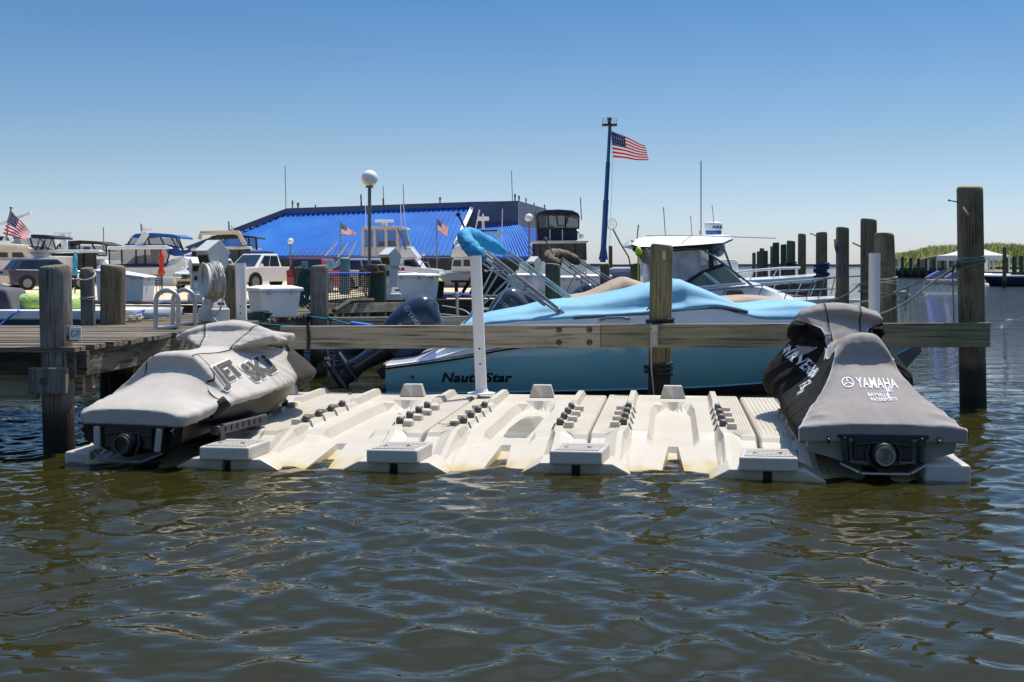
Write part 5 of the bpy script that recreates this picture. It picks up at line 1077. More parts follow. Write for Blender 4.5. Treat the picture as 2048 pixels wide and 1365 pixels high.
def slab(name, mat, pts, dy, parent=bd, bev=0):
    a = [P(*p) for p in pts]; return MB().prism(a, [p+Vector((0, dy, 0)) for p in a]).build(name, mat, parent, world=True, bevel=bev)
slab('fascia', M_trimblue, [(573, 417, YT-.3), (944, 404, YT-.3), (944, 413, YT-.3), (573, 426, YT-.3)], 1.0)
slab('fascia', M_trimblue, [(360, 498, YE-.2), (573, 417, YT-.3), (573, 427, YT-.3), (360, 511, YE-.2)], .8)
slab('roof_edge', M_deepblue, [(573, 426, YT-.35), (944, 413, YT-.35), (944, 415, YT-.35), (573, 430, YT-.35)], .5)
slab('eave', M_deepblue, [(366, 512, YE-.3), (908, 512, YE-.3), (908, 518, YE-.3), (366, 518, YE-.3)], .5)
slab('wall', pmat('dark storefront wall', '4a4f55', .7, vscale=(.4, 2, 1), vcol='24282c'), [(368, 518, YE+1), (1080, 518, YE+1), (1080, 541, YE+1), (368, 541, YE+1)], 8)  # dark grey wall below the eave, with darker noise blotches
slab('upper_wall', M_trimblue, [(944, 404, YT-1), (1037, 402, YT-1), (1037, 452, YT-1), (926, 455, YT-1)], 14)
MB().quad(P(1037.2, 402, YT-1), P(1093, 418, YT+16), P(1093, 462, YT+16), P(1037.2, 452, YT-1)).build('side_wall', pmat('pale slate panel', '4d5c75', .6, vscale=(.5, .5, .5), vcol='445269'), bd, world=True, fix=False)
MB().bar(P(945.5, 413, YT-.5), P(910, 492, YE+1.2), .35, .5, (0, -1, 0)).build('rake_board', M_white, bd, world=True)
slab('corner_wall', pmat('brown grey wall', '4d4a47', .8), [(948, 416, YT-.2), (962, 416, YT-.2), (962, 515, YT-.2), (920, 515, YT-.2)], 3)
slab('roof_edge', M_deepblue, [(958, 450, YT-1.6), (1037, 448, YT-1.6), (1037, 459, YT-1.6), (958, 461, YT-1.6)], .6)
lr = MB(); A0, A1, B1, B0 = P(955, 515, YE-1), P(1074, 515, YE-1), P(1038, 452, YT-1.7), P(956, 458, YT-1.7)
lr.add([A0, A1, B1, B0], [(0, 1, 2, 3)])
for i in range(20):
    f = i/19; p, q = A0.lerp(A1, f), B0.lerp(B1, f); n_ = Vector((0, -.5, .86)); lr.bar(p+n_*.05, q+n_*.05, .16, .1, n_)
lr.build('lower_roof', M_roofblue, bd, world=True)
MB().quad(P(1074, 515, YE-1), P(1110, 505, YT+12), P(1090, 462, YT+14), P(1038, 452, YT-1.7)).build('hip_roof', M_deepblue, bd, world=True, fix=False)
slab('eave', M_deepblue, [(953, 515, YE-1.2), (1076, 515, YE-1.2), (1076, 520, YE-1.2), (953, 520, YE-1.2)], .4)
for i, (x, y, h, wd) in enumerate(((585, 416, 14, 3.6), (596, 416, 10, 5), (631, 414, 4, 3), (722, 409, 18, 3.4), (766, 407, 10, 3), (880, 404, 9, 4), (1030, 402, 13, 4), (1038, 402, 10, 3.6), (1052, 406, 9, 3), (1068, 411, 5, 2.4), (1089, 417, 7, 3))):
    Yv = YT+3; c = P(x, y+3, Yv); r = wd*Yv/F/2
    MB().lathe([(r*.7, 0), (r*.7, h*Yv/F*.7), (r, h*Yv/F*.72), (r, h*Yv/F+.15)], c, 10).build('roof_vent', pmat('vent metal', '8a7f70', .6, .3), bd, world=True)
for (x, y0, y1) in ((570, 333, 418), (766, 372, 408), (722, 388, 410), (1023, 342, 402), (806, 370, 408)):
    MB().tube([P(x, y0, YT+3), P(x+2, y1+3, YT+3)], .035, 5).build('antenna', M_lamppole, bd, world=True)
mb = MB()
for yy in (503, 509, 515): mb.tube([P(575, yy, 100), P(700, yy-1, 100), P(980, yy+1, 100)], .022, 5)
for i in range(18): x = 580+i*23; mb.tube([P(x, 503, 100), P(x, 522, 100)], .022, 5)
tag(mb.build('ramp_railing', M_steel), 'thin metal railing along the foot of the blue roofed building', 'railing')

# ---------------- lamps, mast, flags ----------------
def lamp(px, py, rpx, yb, Y, lab, bracket=False):
    r = rpx*Y/F; c = P(px, py, Y); b = P(px, yb, Y); b.z = min(b.z, GZ)
    t = thing('globe_lamp', lab, 'lamp post', b, 0, 'white globe lamps')
    MB().tube([(0, 0, 0), (0, 0, c.z-b.z-r*.9)], max(.03, r*.21), 10).build('pole', M_lamppole, t)
    MB().sphere((0, 0, c.z-b.z), r, 24, 14).build('globe', M_lampglobe, t)
    MB().lathe([(r*.5, 0), (r*.42, r*.25), (r*.2, r*.3)], (0, 0, c.z-b.z-r*1.15), 14).build('collar', M_lamppole, t)
lamp(739, 357, 16.5, 545, 32.8, 'large white globe lamp on a tall grey pole in front of the blue roof')
lamp(1058, 436, 8.3, 540, 60, 'white globe lamp beside the navy flybridge boat')
lamp(1153, 465, 6.6, 540, 70, 'white globe lamp in front of the navy flybridge boat, lower of the two there')
lamp(581, 483, 6, 530, 82, 'small white globe lamp behind the white pickup truck')
lamp(847, 510, 3, 540, 100, 'tiny far white globe lamp under the eave of the blue roof')
lamp(73, 494, 5.6, 540, 86, 'white globe lamp standing before the hard top of the left yachts')
FM = [pmat('flag red', 'c02236', .8, thin=.5), pmat('flag white', (.82, .80, .80), .8, thin=.5), pmat('flag blue', '262d63', .8, thin=.4)]
def flag(lab, ht, hb, ft, fb, Y, wave, pole=None, poler=.03, seed=0):
    a, b, c, d = [P(x, y, Y) for x, y in (ht, hb, ft, fb)]
    t = thing('national_flag', lab, 'flag', a, 0, 'striped national flags')
    nx_, ny_ = 30, 26; vs, fs, mi = [], [], []
    for j in range(ny_+1):
        for i in range(nx_+1):
            u, v = i/nx_, j/ny_; p = a.lerp(c, u).lerp(b.lerp(d, u), v); S = (c-a).length
            ph = u*9+v*2.2+seed
            p = p+Vector((0, wave*S*math.sin(ph)*min(1, u*2.5), wave*.45*S*math.sin(u*6+seed+v)*u*(1-.3*v)))
            vs.append(p)
    for j in range(ny_):
        for i in range(nx_):
            k = j*(nx_+1)+i; fs.append((k, k+1, k+nx_+2, k+nx_+1)); mi.append(2 if (i < 12 and j < 14) else (0 if (j//2) % 2 == 0 else 1))
    mb = MB().add(vs, fs, True); o = mb.build('cloth', FM, t, world=True, fix=False); o.data.polygons.foreach_set('material_index', mi)
    st = MB()
    for r_ in range(5):
        for c_ in range(6):
            u, v = (c_+.5)/6*.39, (r_+.5)/5*.52; i, j = int(u*nx_), int(v*ny_); k = j*(nx_+1)+i
            p = (vs[k]+vs[k+nx_+2])/2+Vector((0, -.01, 0)); e = (c-a).length*.022
            st.quad(*[p+Vector((e*math.cos(q*1.2566+1.57)*(1 if q % 1 == 0 else .4), 0, e*math.sin(q*1.2566+1.57))) for q in range(5)])
    st.build('stars', FM[1], t, world=True, fix=False)
    if pole: MB().tube([P(*pole[0], Y), P(*pole[1], Y)], poler, 8).sphere(P(*pole[0], Y), poler*2, 8, 6).build('pole', M_steel, t, world=True)
    return t
ms = thing('blue_mast', 'tall telescopic blue mast topped by a railed platform', 'mast', P(1206, 520, 90))
ym = 90.0; sx = lambda y: 1206+(515-y)*(1220-1206)/(515-250)
for nm, y0, y1, r in (('lower_tube', 525, 400, .20), ('middle_tube', 402, 325, .16), ('upper_tube', 328, 250, .12)):
    MB().tube([P(sx(y0), y0, ym), P(sx(y1), y1, ym)], r, 12).build(nm, pmat('mast blue paint', '1d4d8f', .5, vscale=(3, 3, .5), vcol='173f78'), ms, world=True)
MB().prism([P(1197, 520, ym-.3), P(1216, 520, ym-.3), P(1212, 490, ym-.3), P(1203, 490, ym-.3)], [P(1197, 520, ym+.3), P(1216, 520, ym+.3), P(1212, 490, ym+.3), P(1203, 490, ym+.3)]).build('base', MATS['mast blue paint'], ms, world=True)
MB().box(P(1219, 250.5, ym), (1.05, .8, .12)).build('platform', pmat('dark steel', '2b2f35', .6), ms, world=True)
mb = MB()
for x in (1204.8, 1210, 1228, 1233): mb.tube([P(x, 250, ym-.35), P(x, 237, ym-.35)], .015, 5)
for y in (237, 243): mb.tube([P(1204.8, y, ym-.35), P(1233, y, ym-.35)], .015, 5)
mb.build('railing', M_steel, ms, world=True)
MB().prism([P(1214, 235, ym-.15), P(1224, 235, ym-.15), P(1222, 249, ym-.15), P(1215.5, 249, ym-.15)], [P(1214, 235, ym+.25), P(1224, 235, ym+.25), P(1222, 249, ym+.25), P(1215.5, 249, ym+.25)]).build('floodlight', MATS['dark steel'], ms, world=True)
MB().tube([P(1221.5, 253, ym-.1), P(1225, 330, ym-.1), P(1219, 500, ym-.1)], .012, 5).build('halyard', M_ropew, ms, world=True)
flag('large striped flag with stars flying from the blue mast', (1222, 262), (1226, 315), (1291, 291), (1297, 322), 89.5, .05)
flag('small striped flag against the blue roof just left of the tall lamp', (681, 446), (682, 469), (713, 467), (712, 472), 95, .06, ((680.5, 440), (681.5, 530)), .04, 1)
flag('small striped flag on a thin pole near the white raking edge of the blue roof', (875, 439), (876, 461), (897, 455), (894, 474), 95, .06, ((873.5, 437), (874, 540)), .04, 2)
flag('drooping striped flag on the stern of the leftmost yacht', (21, 420), (6, 468), (62, 466), (49, 480), 74.5, .05, ((22, 416), (12, 480)), .05, 3)
flag('tiny striped flag behind the white boat with the tan arch', (462, 449), (463, 460), (470, 465), (466, 466), 100, .03, ((458, 444), (460, 470)), .03, 4)

# ---------------- yachts behind the lot ----------------
M_enc = pmat('smoky clear enclosure', '6d757d', .12, vscale=(1.2, 1.2, 1.2), vcol='454b52', alpha=.42, coat=.3)
M_encdark = pmat('dark tinted enclosure', '23262b', .15, vscale=(1.0, 1.0, 1.0), vcol='3d3a35', alpha=.85, coat=.3)
M_navyframe = pmat('navy frame cloth', '14234a', .8); M_bluetop = pmat('royal blue canvas', '0e5aa3', .75, vscale=(2, 2, 2), vcol='0c4c8c')
M_tanpaint = pmat('cream arch paint', 'c9b795', .5)
def yacht(lab, px, Y, parts, tubes=(), name='yacht'):
    t = thing(name, lab, 'yacht', Vector((P(px, 530, Y).x, Y, GZ)))
    for (nm, mat, poly, dy, dep, *b) in parts:
        a = [P(x, y, Y+dy) for x, y in poly]; cx = sum(p.x for p in a)/len(a)
        MB().prism(a, [p+Vector((0, dep, 0)) for p in a]).build(nm, mat, t, world=True, bevel=b[0] if b else .06)
    for (nm, mat, pts, dy, r) in tubes:
        MB().tube([P(x, y, Y+dy) for x, y in pts], r, 6).build(nm, mat, t, world=True)
    return t
# A: leftmost
yacht('leftmost white sport yacht with a navy bridge canopy and white outrigger pole', 30, 76, [
    ('hull', M_white, [(-90, 585), (-90, 520), (60, 520), (110, 512), (96, 585)], 0, 4.2), ('house', M_white, [(-60, 522), (-60, 498), (50, 498), (66, 512), (70, 522)], .3, 3.4),
    ('house_window', M_glass, [(-50, 515), (-50, 502), (14, 502), (14, 515)], .2, .2, .01), ('house_window', M_glass, [(24, 515), (24, 502), (40, 502), (48, 515)], .2, .2, .01),
    ('bridge_overhang', M_cream, [(-60, 494), (-60, 483), (40, 489), (62, 497), (52, 505), (0, 505)], -.4, 4.2), ('bridge_rim', M_white, [(-60, 486), (-60, 482), (56, 491), (56, 496)], -.5, .2),
    ('canopy', M_navy, [(60, 473), (62, 469), (90, 470), (110, 474), (110, 478), (62, 477)], .2, 3.2, .15), ('canopy', M_navy, [(-60, 480), (-60, 470), (6, 473), (6, 480)], .2, 3.2, .15),
    ('vinyl_panel', M_enc, [(20, 476), (108, 477), (113, 500), (78, 500), (30, 492)], .4, .05, .005), ('bridge_seat', M_cream, [(20, 493), (20, 480), (40, 478), (46, 493)], 1, 1)],
    [('outrigger', M_white, [(-20, 456), (62, 426)], -1, .09), ('arch_leg', M_white, [(8, 483), (16, 468), (24, 483)], .2, .13), ('frame', M_navyframe, [(72, 500), (80, 476), (96, 500), (104, 477), (112, 500)], .3, .05), ('frame', M_navyframe, [(84, 500), (92, 477), (80, 500)], .3, .05), ('frame', M_navyframe, [(60, 476), (66, 498), (72, 500)], .3, .05)])
# B: hard top and dark bimini
yacht('white yacht with a flat hard top, radar bar and charcoal bimini behind', 140, 80, [
    ('hull', M_white, [(64, 590), (64, 540), (150, 536), (218, 530), (214, 590)], 0, 4.4), ('hard_top', M_white, [(66, 504), (74, 500), (196, 500), (204, 503), (196, 506), (72, 508)], -.2, 3.6, .08),
    ('enclosure', M_encdark, [(68, 508), (192, 506), (192, 540), (68, 540)], 0, .06, .005), ('enclosure', M_encdark, [(68, 508), (192, 506), (192, 540), (68, 540)], 3, .06, .005),
    ('bridge', M_white, [(176, 540), (180, 520), (205, 518), (219, 530), (219, 545), (180, 545)], .5, 3.4, .15), ('bimini', M_darkcanvas, [(116, 489), (128, 483), (160, 481), (195, 483), (217, 490), (217, 493), (190, 488), (128, 487), (118, 495)], .6, 3.0, .05),
    ('bridge_screen', M_enc, [(120, 492), (215, 492), (212, 514), (196, 512), (190, 500), (112, 500)], .8, .05, .005), ('seat', M_white, [(137, 500), (138, 495), (147, 495), (147, 500)], 1, .8), ('seat', M_white, [(166, 500), (167, 494), (172, 494), (173, 500)], 1, .8)],
    [('radar_mast', M_white, [(131, 500), (128, 480), (125, 470)], .5, .22), ('radar_bar', M_white, [(108, 467.5), (145, 467.5)], .4, .09), ('whip_antenna', M_lamppole, [(139, 464), (139, 500)], .5, .025), ('whip_antenna', M_lamppole, [(207, 455), (207, 500)], .5, .03)]
    +[('frame', M_black, [(x, 507), (x, 541)], -.06, .07) for x in (69, 90, 115, 143, 166, 191)]+[('frame', M_black, [(68, 540), (192, 540)], -.06, .07)]+[('bimini_frame', M_black, p, .7, .05) for p in ([(117, 490), (112, 500)], [(160, 483), (158, 500)], [(184, 488), (196, 512), (214, 511), (212, 492)])])
# C: blue canvas cruiser
yacht('white cruiser with royal blue canvas top and clear enclosed cockpit', 290, 78, [
    ('hull', M_white, [(218, 590), (218, 534), (330, 534), (372, 520), (376, 590)], 0, 4.4), ('cabin_side', M_white, [(320, 545), (334, 522), (366, 512), (385, 520), (385, 550)], .2, 3.8, .2),
    ('hard_top', M_white, [(215, 497), (220, 494), (262, 491), (330, 491), (345, 497), (335, 499), (218, 500)], -.3, 4.0, .08), ('enclosure', M_enc, [(218, 500), (342, 498), (334, 528), (218, 532)], 0, .06, .005), ('door', pmat('pale door', '8f8f91', .5), [(300, 498), (317, 498), (316, 527), (302, 527)], .05, .1, .03),
    ('enclosure_skirt', M_navyframe, [(217, 529), (335, 527), (328, 534), (217, 534)], -.05, .1, .01), ('interior', M_cream, [(250, 530), (268, 514), (290, 510), (296, 530)], 1.2, 1.5),
    ('bimini', M_bluetop, [(262, 474), (270, 468), (305, 466), (345, 469), (360, 474), (360, 478), (300, 473), (264, 476)], .2, 3.2, .06), ('bridge_screen', M_enc, [(262, 476), (358, 477), (368, 500), (345, 494), (250, 492)], .5, .05, .005),
    ('bridge_skirt', M_bluetop, [(248, 491), (250, 488), (330, 489), (345, 491), (365, 503), (368, 512), (350, 513), (335, 508), (330, 492)], .3, .12, .02), ('arch', M_white, [(268, 491), (284, 491), (297, 470), (290, 464), (284, 466)], 0, .4, .05), ('hull_name_panel', M_white, [(218, 536), (300, 536), (300, 560), (218, 560)], -.05, .1, .01)],
    [('frame', M_navyframe, [(x, 499), (x2, 530)], -.08, .05) for x, x2 in ((218, 219), (243, 244), (272, 272), (290, 290), (320, 320), (341, 333))]+[('frame', M_navyframe, p, .4, .045) for p in ([(263, 476), (255, 491)], [(295, 474), (300, 490)], [(320, 473), (328, 490)], [(342, 475), (356, 500), (352, 476), (366, 502)], [(358, 478), (368, 505)])]+[('staff', M_lamppole, [(283, 449), (284, 466)], .1, .03), ('staff', M_lamppole, [(281, 447), (282, 462)], .3, .02)])
tag(MB().prism([P(285, 453, 78), P(297, 458, 78), P(303, 457, 78), P(303, 461.5, 78), P(290, 462, 78), P(285, 461, 78)], [P(285, 453, 78.03), P(297, 458, 78.2), P(303, 457, 78.1), P(303, 461.5, 78.1), P(290, 462, 78.2), P(285, 461, 78.03)]).build('pennant', FM[1]), 'small white pennant on the staff of the blue canvas cruiser', 'pennant')
# D: tan arch
yacht('white boat with a cream arch and charcoal bimini in front of the sloping blue roof', 455, 84, [
    ('hull', M_white, [(375, 590), (378, 530), (520, 526), (530, 590)], 0, 4.2), ('hard_top', M_cream, [(380, 500), (384, 496), (500, 493), (502, 498), (384, 503)], -.2, 3.8, .08), ('enclosure', M_encdark, [(384, 503), (500, 498), (500, 532), (384, 532)], 0, .06, .005), ('cabin', M_cream, [(476, 530), (478, 505), (492, 505), (494, 530)], .4, 2, .05),
    ('bimini', M_darkcanvas, [(416, 478), (424, 472), (450, 469), (490, 471), (513, 474), (513, 478), (484, 475), (424, 477)], .5, 3.2, .05), ('bridge_screen', M_enc, [(418, 478), (512, 478), (514, 500), (440, 497)], .8, .05, .005)],
    [('arch', M_tanpaint, [(400, 479), (402, 467), (450, 465.5), (476, 465), (490, 490)], 0, .16), ('bimini_frame', M_black, [(484, 475), (490, 498)], .7, .06), ('bimini_frame', M_black, [(512, 477), (514, 500)], .7, .07), ('bimini_frame', M_black, [(497, 476), (500, 500)], .7, .05), ('bimini_frame', M_black, [(430, 477), (420, 494)], .7, .05), ('staff', M_lamppole, [(457, 444), (458, 470)], .5, .04)]
    +[('frame', M_black, [(x, 502), (x, 532)], -.06, .06) for x in (385, 402, 454, 478, 500)])
# E: sport fisher with cream enclosure
yacht('sport fishing boat with a cream tower enclosure and radar bar before the blue roof', 785, 74, [
    ('hull', M_white, [(690, 575), (700, 530), (760, 526), (880, 540), (872, 575)], 0, 4.4), ('house', M_white, [(706, 545), (712, 518), (830, 515), (844, 535), (850, 545)], .2, 3.6, .1), ('house_window', M_glass, [(746, 533), (746, 519), (775, 519), (775, 533)], .1, .2, .01), ('house_window', M_glass, [(808, 535), (808, 521), (828, 519), (841, 535)], .1, .2, .01),
    ('bridge_front', M_white, [(800, 516), (800, 495), (820, 494), (838, 516)], .2, 3.2, .12), ('bridge', M_cream, [(728, 513), (728, 494), (820, 492), (826, 513)], .3, 3.0, .08), ('tower_top', M_cream, [(724, 456), (728, 453), (790, 452), (812, 455), (814, 457), (728, 459)], .2, 2.8, .05),
    ('vinyl_panel', M_enc, [(728, 459), (798, 457), (802, 494), (728, 495)], .4, .05, .005), ('vinyl_panel', M_enc, [(800, 458), (812, 458), (820, 492), (804, 494)], .4, .05, .005), ('bridge_seat', M_cream, [(752, 494), (758, 484), (788, 481), (796, 494)], 1, 1)],
    [('frame', M_cream, [(x, 457), (x2, 513)], .3, .10) for x, x2 in ((726, 727), (749, 750), (772, 773), (795, 797))]+[('frame', M_cream, [(812, 457), (822, 494)], .3, .05), ('frame', M_lamppole, [(796, 458), (812, 500)], .1, .06), ('radar_pedestal', M_white, [(769, 453), (769, 445)], .5, .16), ('radar_bar', M_white, [(750, 442.5), (787, 442.5)], .4, .10), ('whip_antenna', M_white, [(801, 408), (803, 453)], .5, .025), ('whip_antenna', M_white, [(806, 402), (811, 453)], .5, .025), ('whip_antenna', M_white, [(731, 412), (732, 453)], .5, .025),
       ('outrigger', M_cream, [(650, 512), (673, 486)], -.5, .05), ('outrigger', M_cream, [(675, 515), (697, 485)], -.5, .05), ('outrigger', M_cream, [(694, 520), (712, 484)], -.5, .05), ('bow_rail', M_chrome, [(838, 540), (844, 525), (856, 525), (862, 540)], .1, .04)])
# F: white bridge boat behind the sunshade
yacht('white boat with a rounded bridge behind the folded blue sunshade', 930, 72, [
    ('hull', pmat('grey hull', '8b8d90', .4), [(870, 548), (960, 544), (1010, 548), (1000, 576), (882, 576)], 0, 3.5, .2), ('house', M_white, [(902, 545), (905, 518), (985, 515), (985, 545)], .4, 3, .08), ('house_window', M_glass, [(905, 533), (907, 521), (922, 521), (922, 533)], .3, .2, .01), ('house_window', M_glass, [(927, 533), (927, 520), (945, 520), (945, 533)], .3, .2, .01),
    ('bridge', M_white, [(900, 516), (908, 492), (925, 486), (972, 484), (985, 515)], .3, 3.2, .2), ('bridge_rail', M_cream, [(908, 492), (911, 480), (930, 476), (965, 476), (968, 486)], .6, 2.4, .06), ('dark_top', M_black, [(955, 461), (995, 460), (995, 463), (955, 464)], .5, 2, .02)],
    [('mast', M_white, [(967, 459), (966, 441)], .6, .09), ('radome', M_white, [(955, 438), (978, 438)], .6, .14), ('mast_tip', M_white, [(966, 438), (966, 428)], .6, .05), ('whip_antenna', M_white, [(951, 460), (959, 420)], .6, .05), ('whip_antenna', M_white, [(1003, 515), (1005, 418)], .6, .03), ('post', M_cream, [(995, 462), (990, 490)], .6, .08)])
# G: navy flybridge
yacht('tall flybridge boat with a navy canopy, navy bridge panels and dark enclosure', 1120, 68, [
    ('hull', M_white, [(1030, 590), (1040, 524), (1172, 520), (1178, 590)], 0, 4.4), ('lower_enclosure', M_encdark, [(1066, 486), (1170, 485), (1173, 520), (1066, 522)], .1, .08, .01), ('lower_enclosure', M_encdark, [(1066, 486), (1170, 485), (1173, 520), (1066, 522)], 3.6, .08, .01), ('cabin_bulkhead', pmat('dark cabin', '2e2a28', .6), [(1078, 488), (1140, 488), (1140, 524), (1078, 524)], 1.6, .2, .01),
    ('bridge_deck', M_cream, [(1062, 486), (1064, 482), (1176, 481), (1178, 484), (1172, 487), (1066, 488)], -.2, 4.2, .06), ('bridge_panel', M_navy, [(1075, 482), (1074, 459), (1154, 458), (1156, 481)], .1, 3.2, .05), ('upper_enclosure', M_enc, [(1074, 459), (1073, 430), (1158, 430), (1158, 459)], .15, .06, .01), ('upper_enclosure', M_enc, [(1074, 459), (1073, 430), (1158, 430), (1158, 459)], 3.0, .06, .01),
    ('canopy', M_navy, [(1072, 432), (1076, 425), (1092, 420), (1118, 419), (1145, 421), (1157, 427), (1160, 434), (1140, 428), (1092, 427), (1078, 430)], 0, 3.4, .08), ('helm_seat', M_white, [(1097, 457), (1098, 449), (1112, 455), (1112, 457)], 1, 1), ('radar', M_white, [(1158, 478), (1159, 468), (1167, 466), (1168, 478)], 1, .5, .1)],
    [('frame', M_black, p, .08, .045) for p in ([(1074, 432), (1077, 459)], [(1096, 428), (1097, 459)], [(1112, 428), (1116, 452), (1131, 452), (1138, 428)], [(1131, 428), (1131, 459)], [(1158, 433), (1157, 459)], [(1074, 457), (1158, 457)])]
    +[('panel_seam', M_cream, [(x, 459), (x, 482)], .02, .03) for x in (1100, 1125)]+[('frame', M_black, [(x, 487), (x+1, 521)], .02, .05) for x in (1066, 1080, 1098, 1124, 1150, 1171)]+[('whip_antenna', M_steel, [(1161, 396), (1163, 440)], .5, .03), ('pole', M_lamppole, [(1070, 424), (1075, 485)], .1, .05)])

# ---------------- vehicles ----------------
M_carglass = pmat('car glass', '10161a', .06, spec=.8, vscale=(1, 1, 1), vcol='26312f')
def vehicle(name, lab, loc, rz, L, W_, prof, cab, mat, wr=.36, wx=(.9, None), trim=None, plate=None, pick=False, face='front', rear_red=True):
    """prof: lower body side outline (x, z); cab: [x0 base, x1 base, x0 top, x1 top, z base, z top, inset]"""
    t = thing(name, lab, 'vehicle', loc, rz, 'vehicles parked on the sandy lot')
    MB().side(prof, -W_/2, W_/2).build('body', mat, t, bevel=.07, seg=3)
    x0, x1, a0, a1, z0, z1, ins = cab; w0, w1 = W_/2-.05, W_/2-ins
    MB().add([(x0, -w0, z0), (x1, -w0, z0), (x1, w0, z0), (x0, w0, z0), (a0, -w1, z1), (a1, -w1, z1), (a1, w1, z1), (a0, w1, z1)], [(3, 2, 1, 0), (4, 5, 6, 7), (0, 1, 5, 4), (1, 2, 6, 5), (2, 3, 7, 6), (3, 0, 4, 7)]).build('cabin', mat, t, bevel=.05, seg=3)
    def face_q(p, q, r, s, i0, i1, j0, j1, n):
        f = lambda u, v: p.lerp(q, u).lerp(s.lerp(r, u), v)+n*.022
        return [f(i0, j0), f(i1, j0), f(i1, j1), f(i0, j1)]
    V = lambda *c: Vector(c)
    for s in (-1, 1):
        p, q, r, s_ = V(x0, s*w0, z0), V(x1, s*w0, z0), V(a1, s*w1, z1), V(a0, s*w1, z1); n = V(0, s, .2).normalized()
        for (u0, u1) in ((.10, .50), (.53, .91)):
            MB().quad(*face_q(p, q, r, s_, u0, u1, .06, .84, n)).build('side_window', M_carglass, t, fix=False)
        MB().tube([(x1-.25, s*(W_/2+.02), z0+.10), (x1-.28, s*(W_/2+.16), z0+.12)], .075, 8).build('mirror', mat, t)
        for wxp in (wx[0], L-wx[0] if wx[1] is None else wx[1]):
            M = Matrix.Translation(V(wxp, s*(W_/2-.085), wr)) @ Matrix.Rotation(R(90*s), 4, 'X')
            wh = MB().lathe([(wr*.62, -.12), (wr*.92, -.12), (wr, -.08), (wr, .08), (wr*.92, .125), (wr*.62, .125)], M=M, n=26).build('tyre', M_tyre, t)
            rimm = MB().lathe([(.02, -.02), (wr*.2, -.03), (wr*.24, -.07)], M=M, n=16)
            rimm.lathe([(wr*.60, -.125), (wr*.64, -.125), (wr*.64, -.06)], M=M, n=24)
            for k in range(5):
                a = k*1.2566; d = V(math.cos(a), math.sin(a), 0); rimm.bar(M @ (d*wr*.1+V(0, 0, -.10 if s < 0 else -.10)), M @ (d*wr*.62+V(0, 0, -.10)), .07, .03, M.to_3x3() @ V(0, 0, 1))
            rimm.build('rim', M_rim, wh)
            M2 = Matrix.Translation(V(wxp, s*(W_/2-.035), wr+.02)) @ Matrix.Rotation(R(90*s), 4, 'X')
            MB().lathe([(wr*1.03, -.05), (wr*1.05, -.07), (wr*1.17, -.07), (wr*1.18, -.04)], M=M2, n=26).build('wheel_arch', trim or M_black, t)
    for (p, q, r, s_, n, nm) in ((V(x1, -w0, z0), V(x1, w0, z0), V(a1, w1, z1), V(a1, -w1, z1), V(1, 0, .7).normalized(), 'windscreen'), (V(x0, w0, z0), V(x0, -w0, z0), V(a0, -w1, z1), V(a0, w1, z1), V(-1, 0, .5).normalized(), 'rear_window')):
        MB().quad(*face_q(p, q, r, s_, .07, .93, .06, .90, n)).build(nm, M_carglass, t, fix=False)
    zf = max(z for x, z in prof if x > L-.4)
    for s in (-1, 1):
        MB().box((L-.09, s*(W_/2-.22), zf-.17), (.26, .40, .18)).build('headlight', pmat('headlight glass', 'b7b9b4', .12, coat=.5, vscale=(9, 9, 9), vcol='8f8a7c'), t, bevel=.03)
        MB().box((.05, s*(W_/2-.16), .95 if not pick else .9), (.18, .30, .22)).build('tail_light', pmat('red lamp lens', '7d1218', .2), t, bevel=.03)
    MB().box((L-.02, 0, zf-.24), (.10, W_*.52, .26)).build('grille', M_black, t, bevel=.02)
    MB().box((L-.02, 0, .36), (.14, W_*.72, .16)).build('lower_intake', M_black, t, bevel=.02)
    if plate: MB().box(((L+.06) if face == 'front' else -.06, 0, .52), (.02, .32, .16)).build('number_plate', plate, t)
    return t
M_carblue = pmat('dark blue grey car paint', '2a3345', .18, spec=.6, coat=.7, vscale=(2, 2, 2), vcol='252d3d'); M_carwhite = pmat('white car paint', (.80, .79, .77), .2, coat=.6, vscale=(2, 2, 2), vcol=(.74, .73, .70, 1))
M_carsilver = pmat('silver car paint', 'b6b9bf', .22, .3, coat=.6); M_carred = pmat('dark red car paint', '8a1522', .25, coat=.5)
suv = [(.05, .35), (.0, .75), (.06, 1.0), (.35, 1.08), (3.5, 1.02), (4.35, .92), (4.55, .7), (4.55, .35), (4.3, .24), (.3, .24)]
v = vehicle('parked_car', 'dark blue grey crossover car seen from behind beside the sign pile', P(0, 0, 65).xy.to_3d()+Vector((P(8, 0, 65).x, 0, GZ))-Vector((P(0, 0, 65).x, 0, 0)), R(38), 4.55, 1.86, suv, (.12, 3.3, .62, 2.5, .98, 1.62, .26), M_carblue, plate=None)
MB().box((-.02, 0, 1.0), (.06, 1.5, .07)).build('light_bar', MATS['red lamp lens'], v)
v = vehicle('parked_car', 'white crossover car facing the camera with a yellow number plate', Vector((P(372, 0, 66).x+.9, 70.4, GZ)), R(-98), 4.6, 1.95, suv, (.12, 3.3, .62, 2.5, .98, 1.66, .24), M_carwhite, plate=pmat('yellow plate', 'd7b23c', .5))
mb = MB(); [mb.tube([(4.63, s*.06+.085*math.cos(a), .69+.045*math.sin(a)) for a in [R(60*s+20)+2*math.pi*k/20*.82 for k in range(21)]], .012, 5) for s in (-1, 1)]; mb.build('grille_emblem', M_chrome, v)
trk = [(.0, .55), (.02, 1.12), (1.95, 1.16), (2.0, 1.2), (4.3, 1.22), (5.55, 1.12), (5.72, .95), (5.75, .5), (5.5, .38), (.3, .42)]
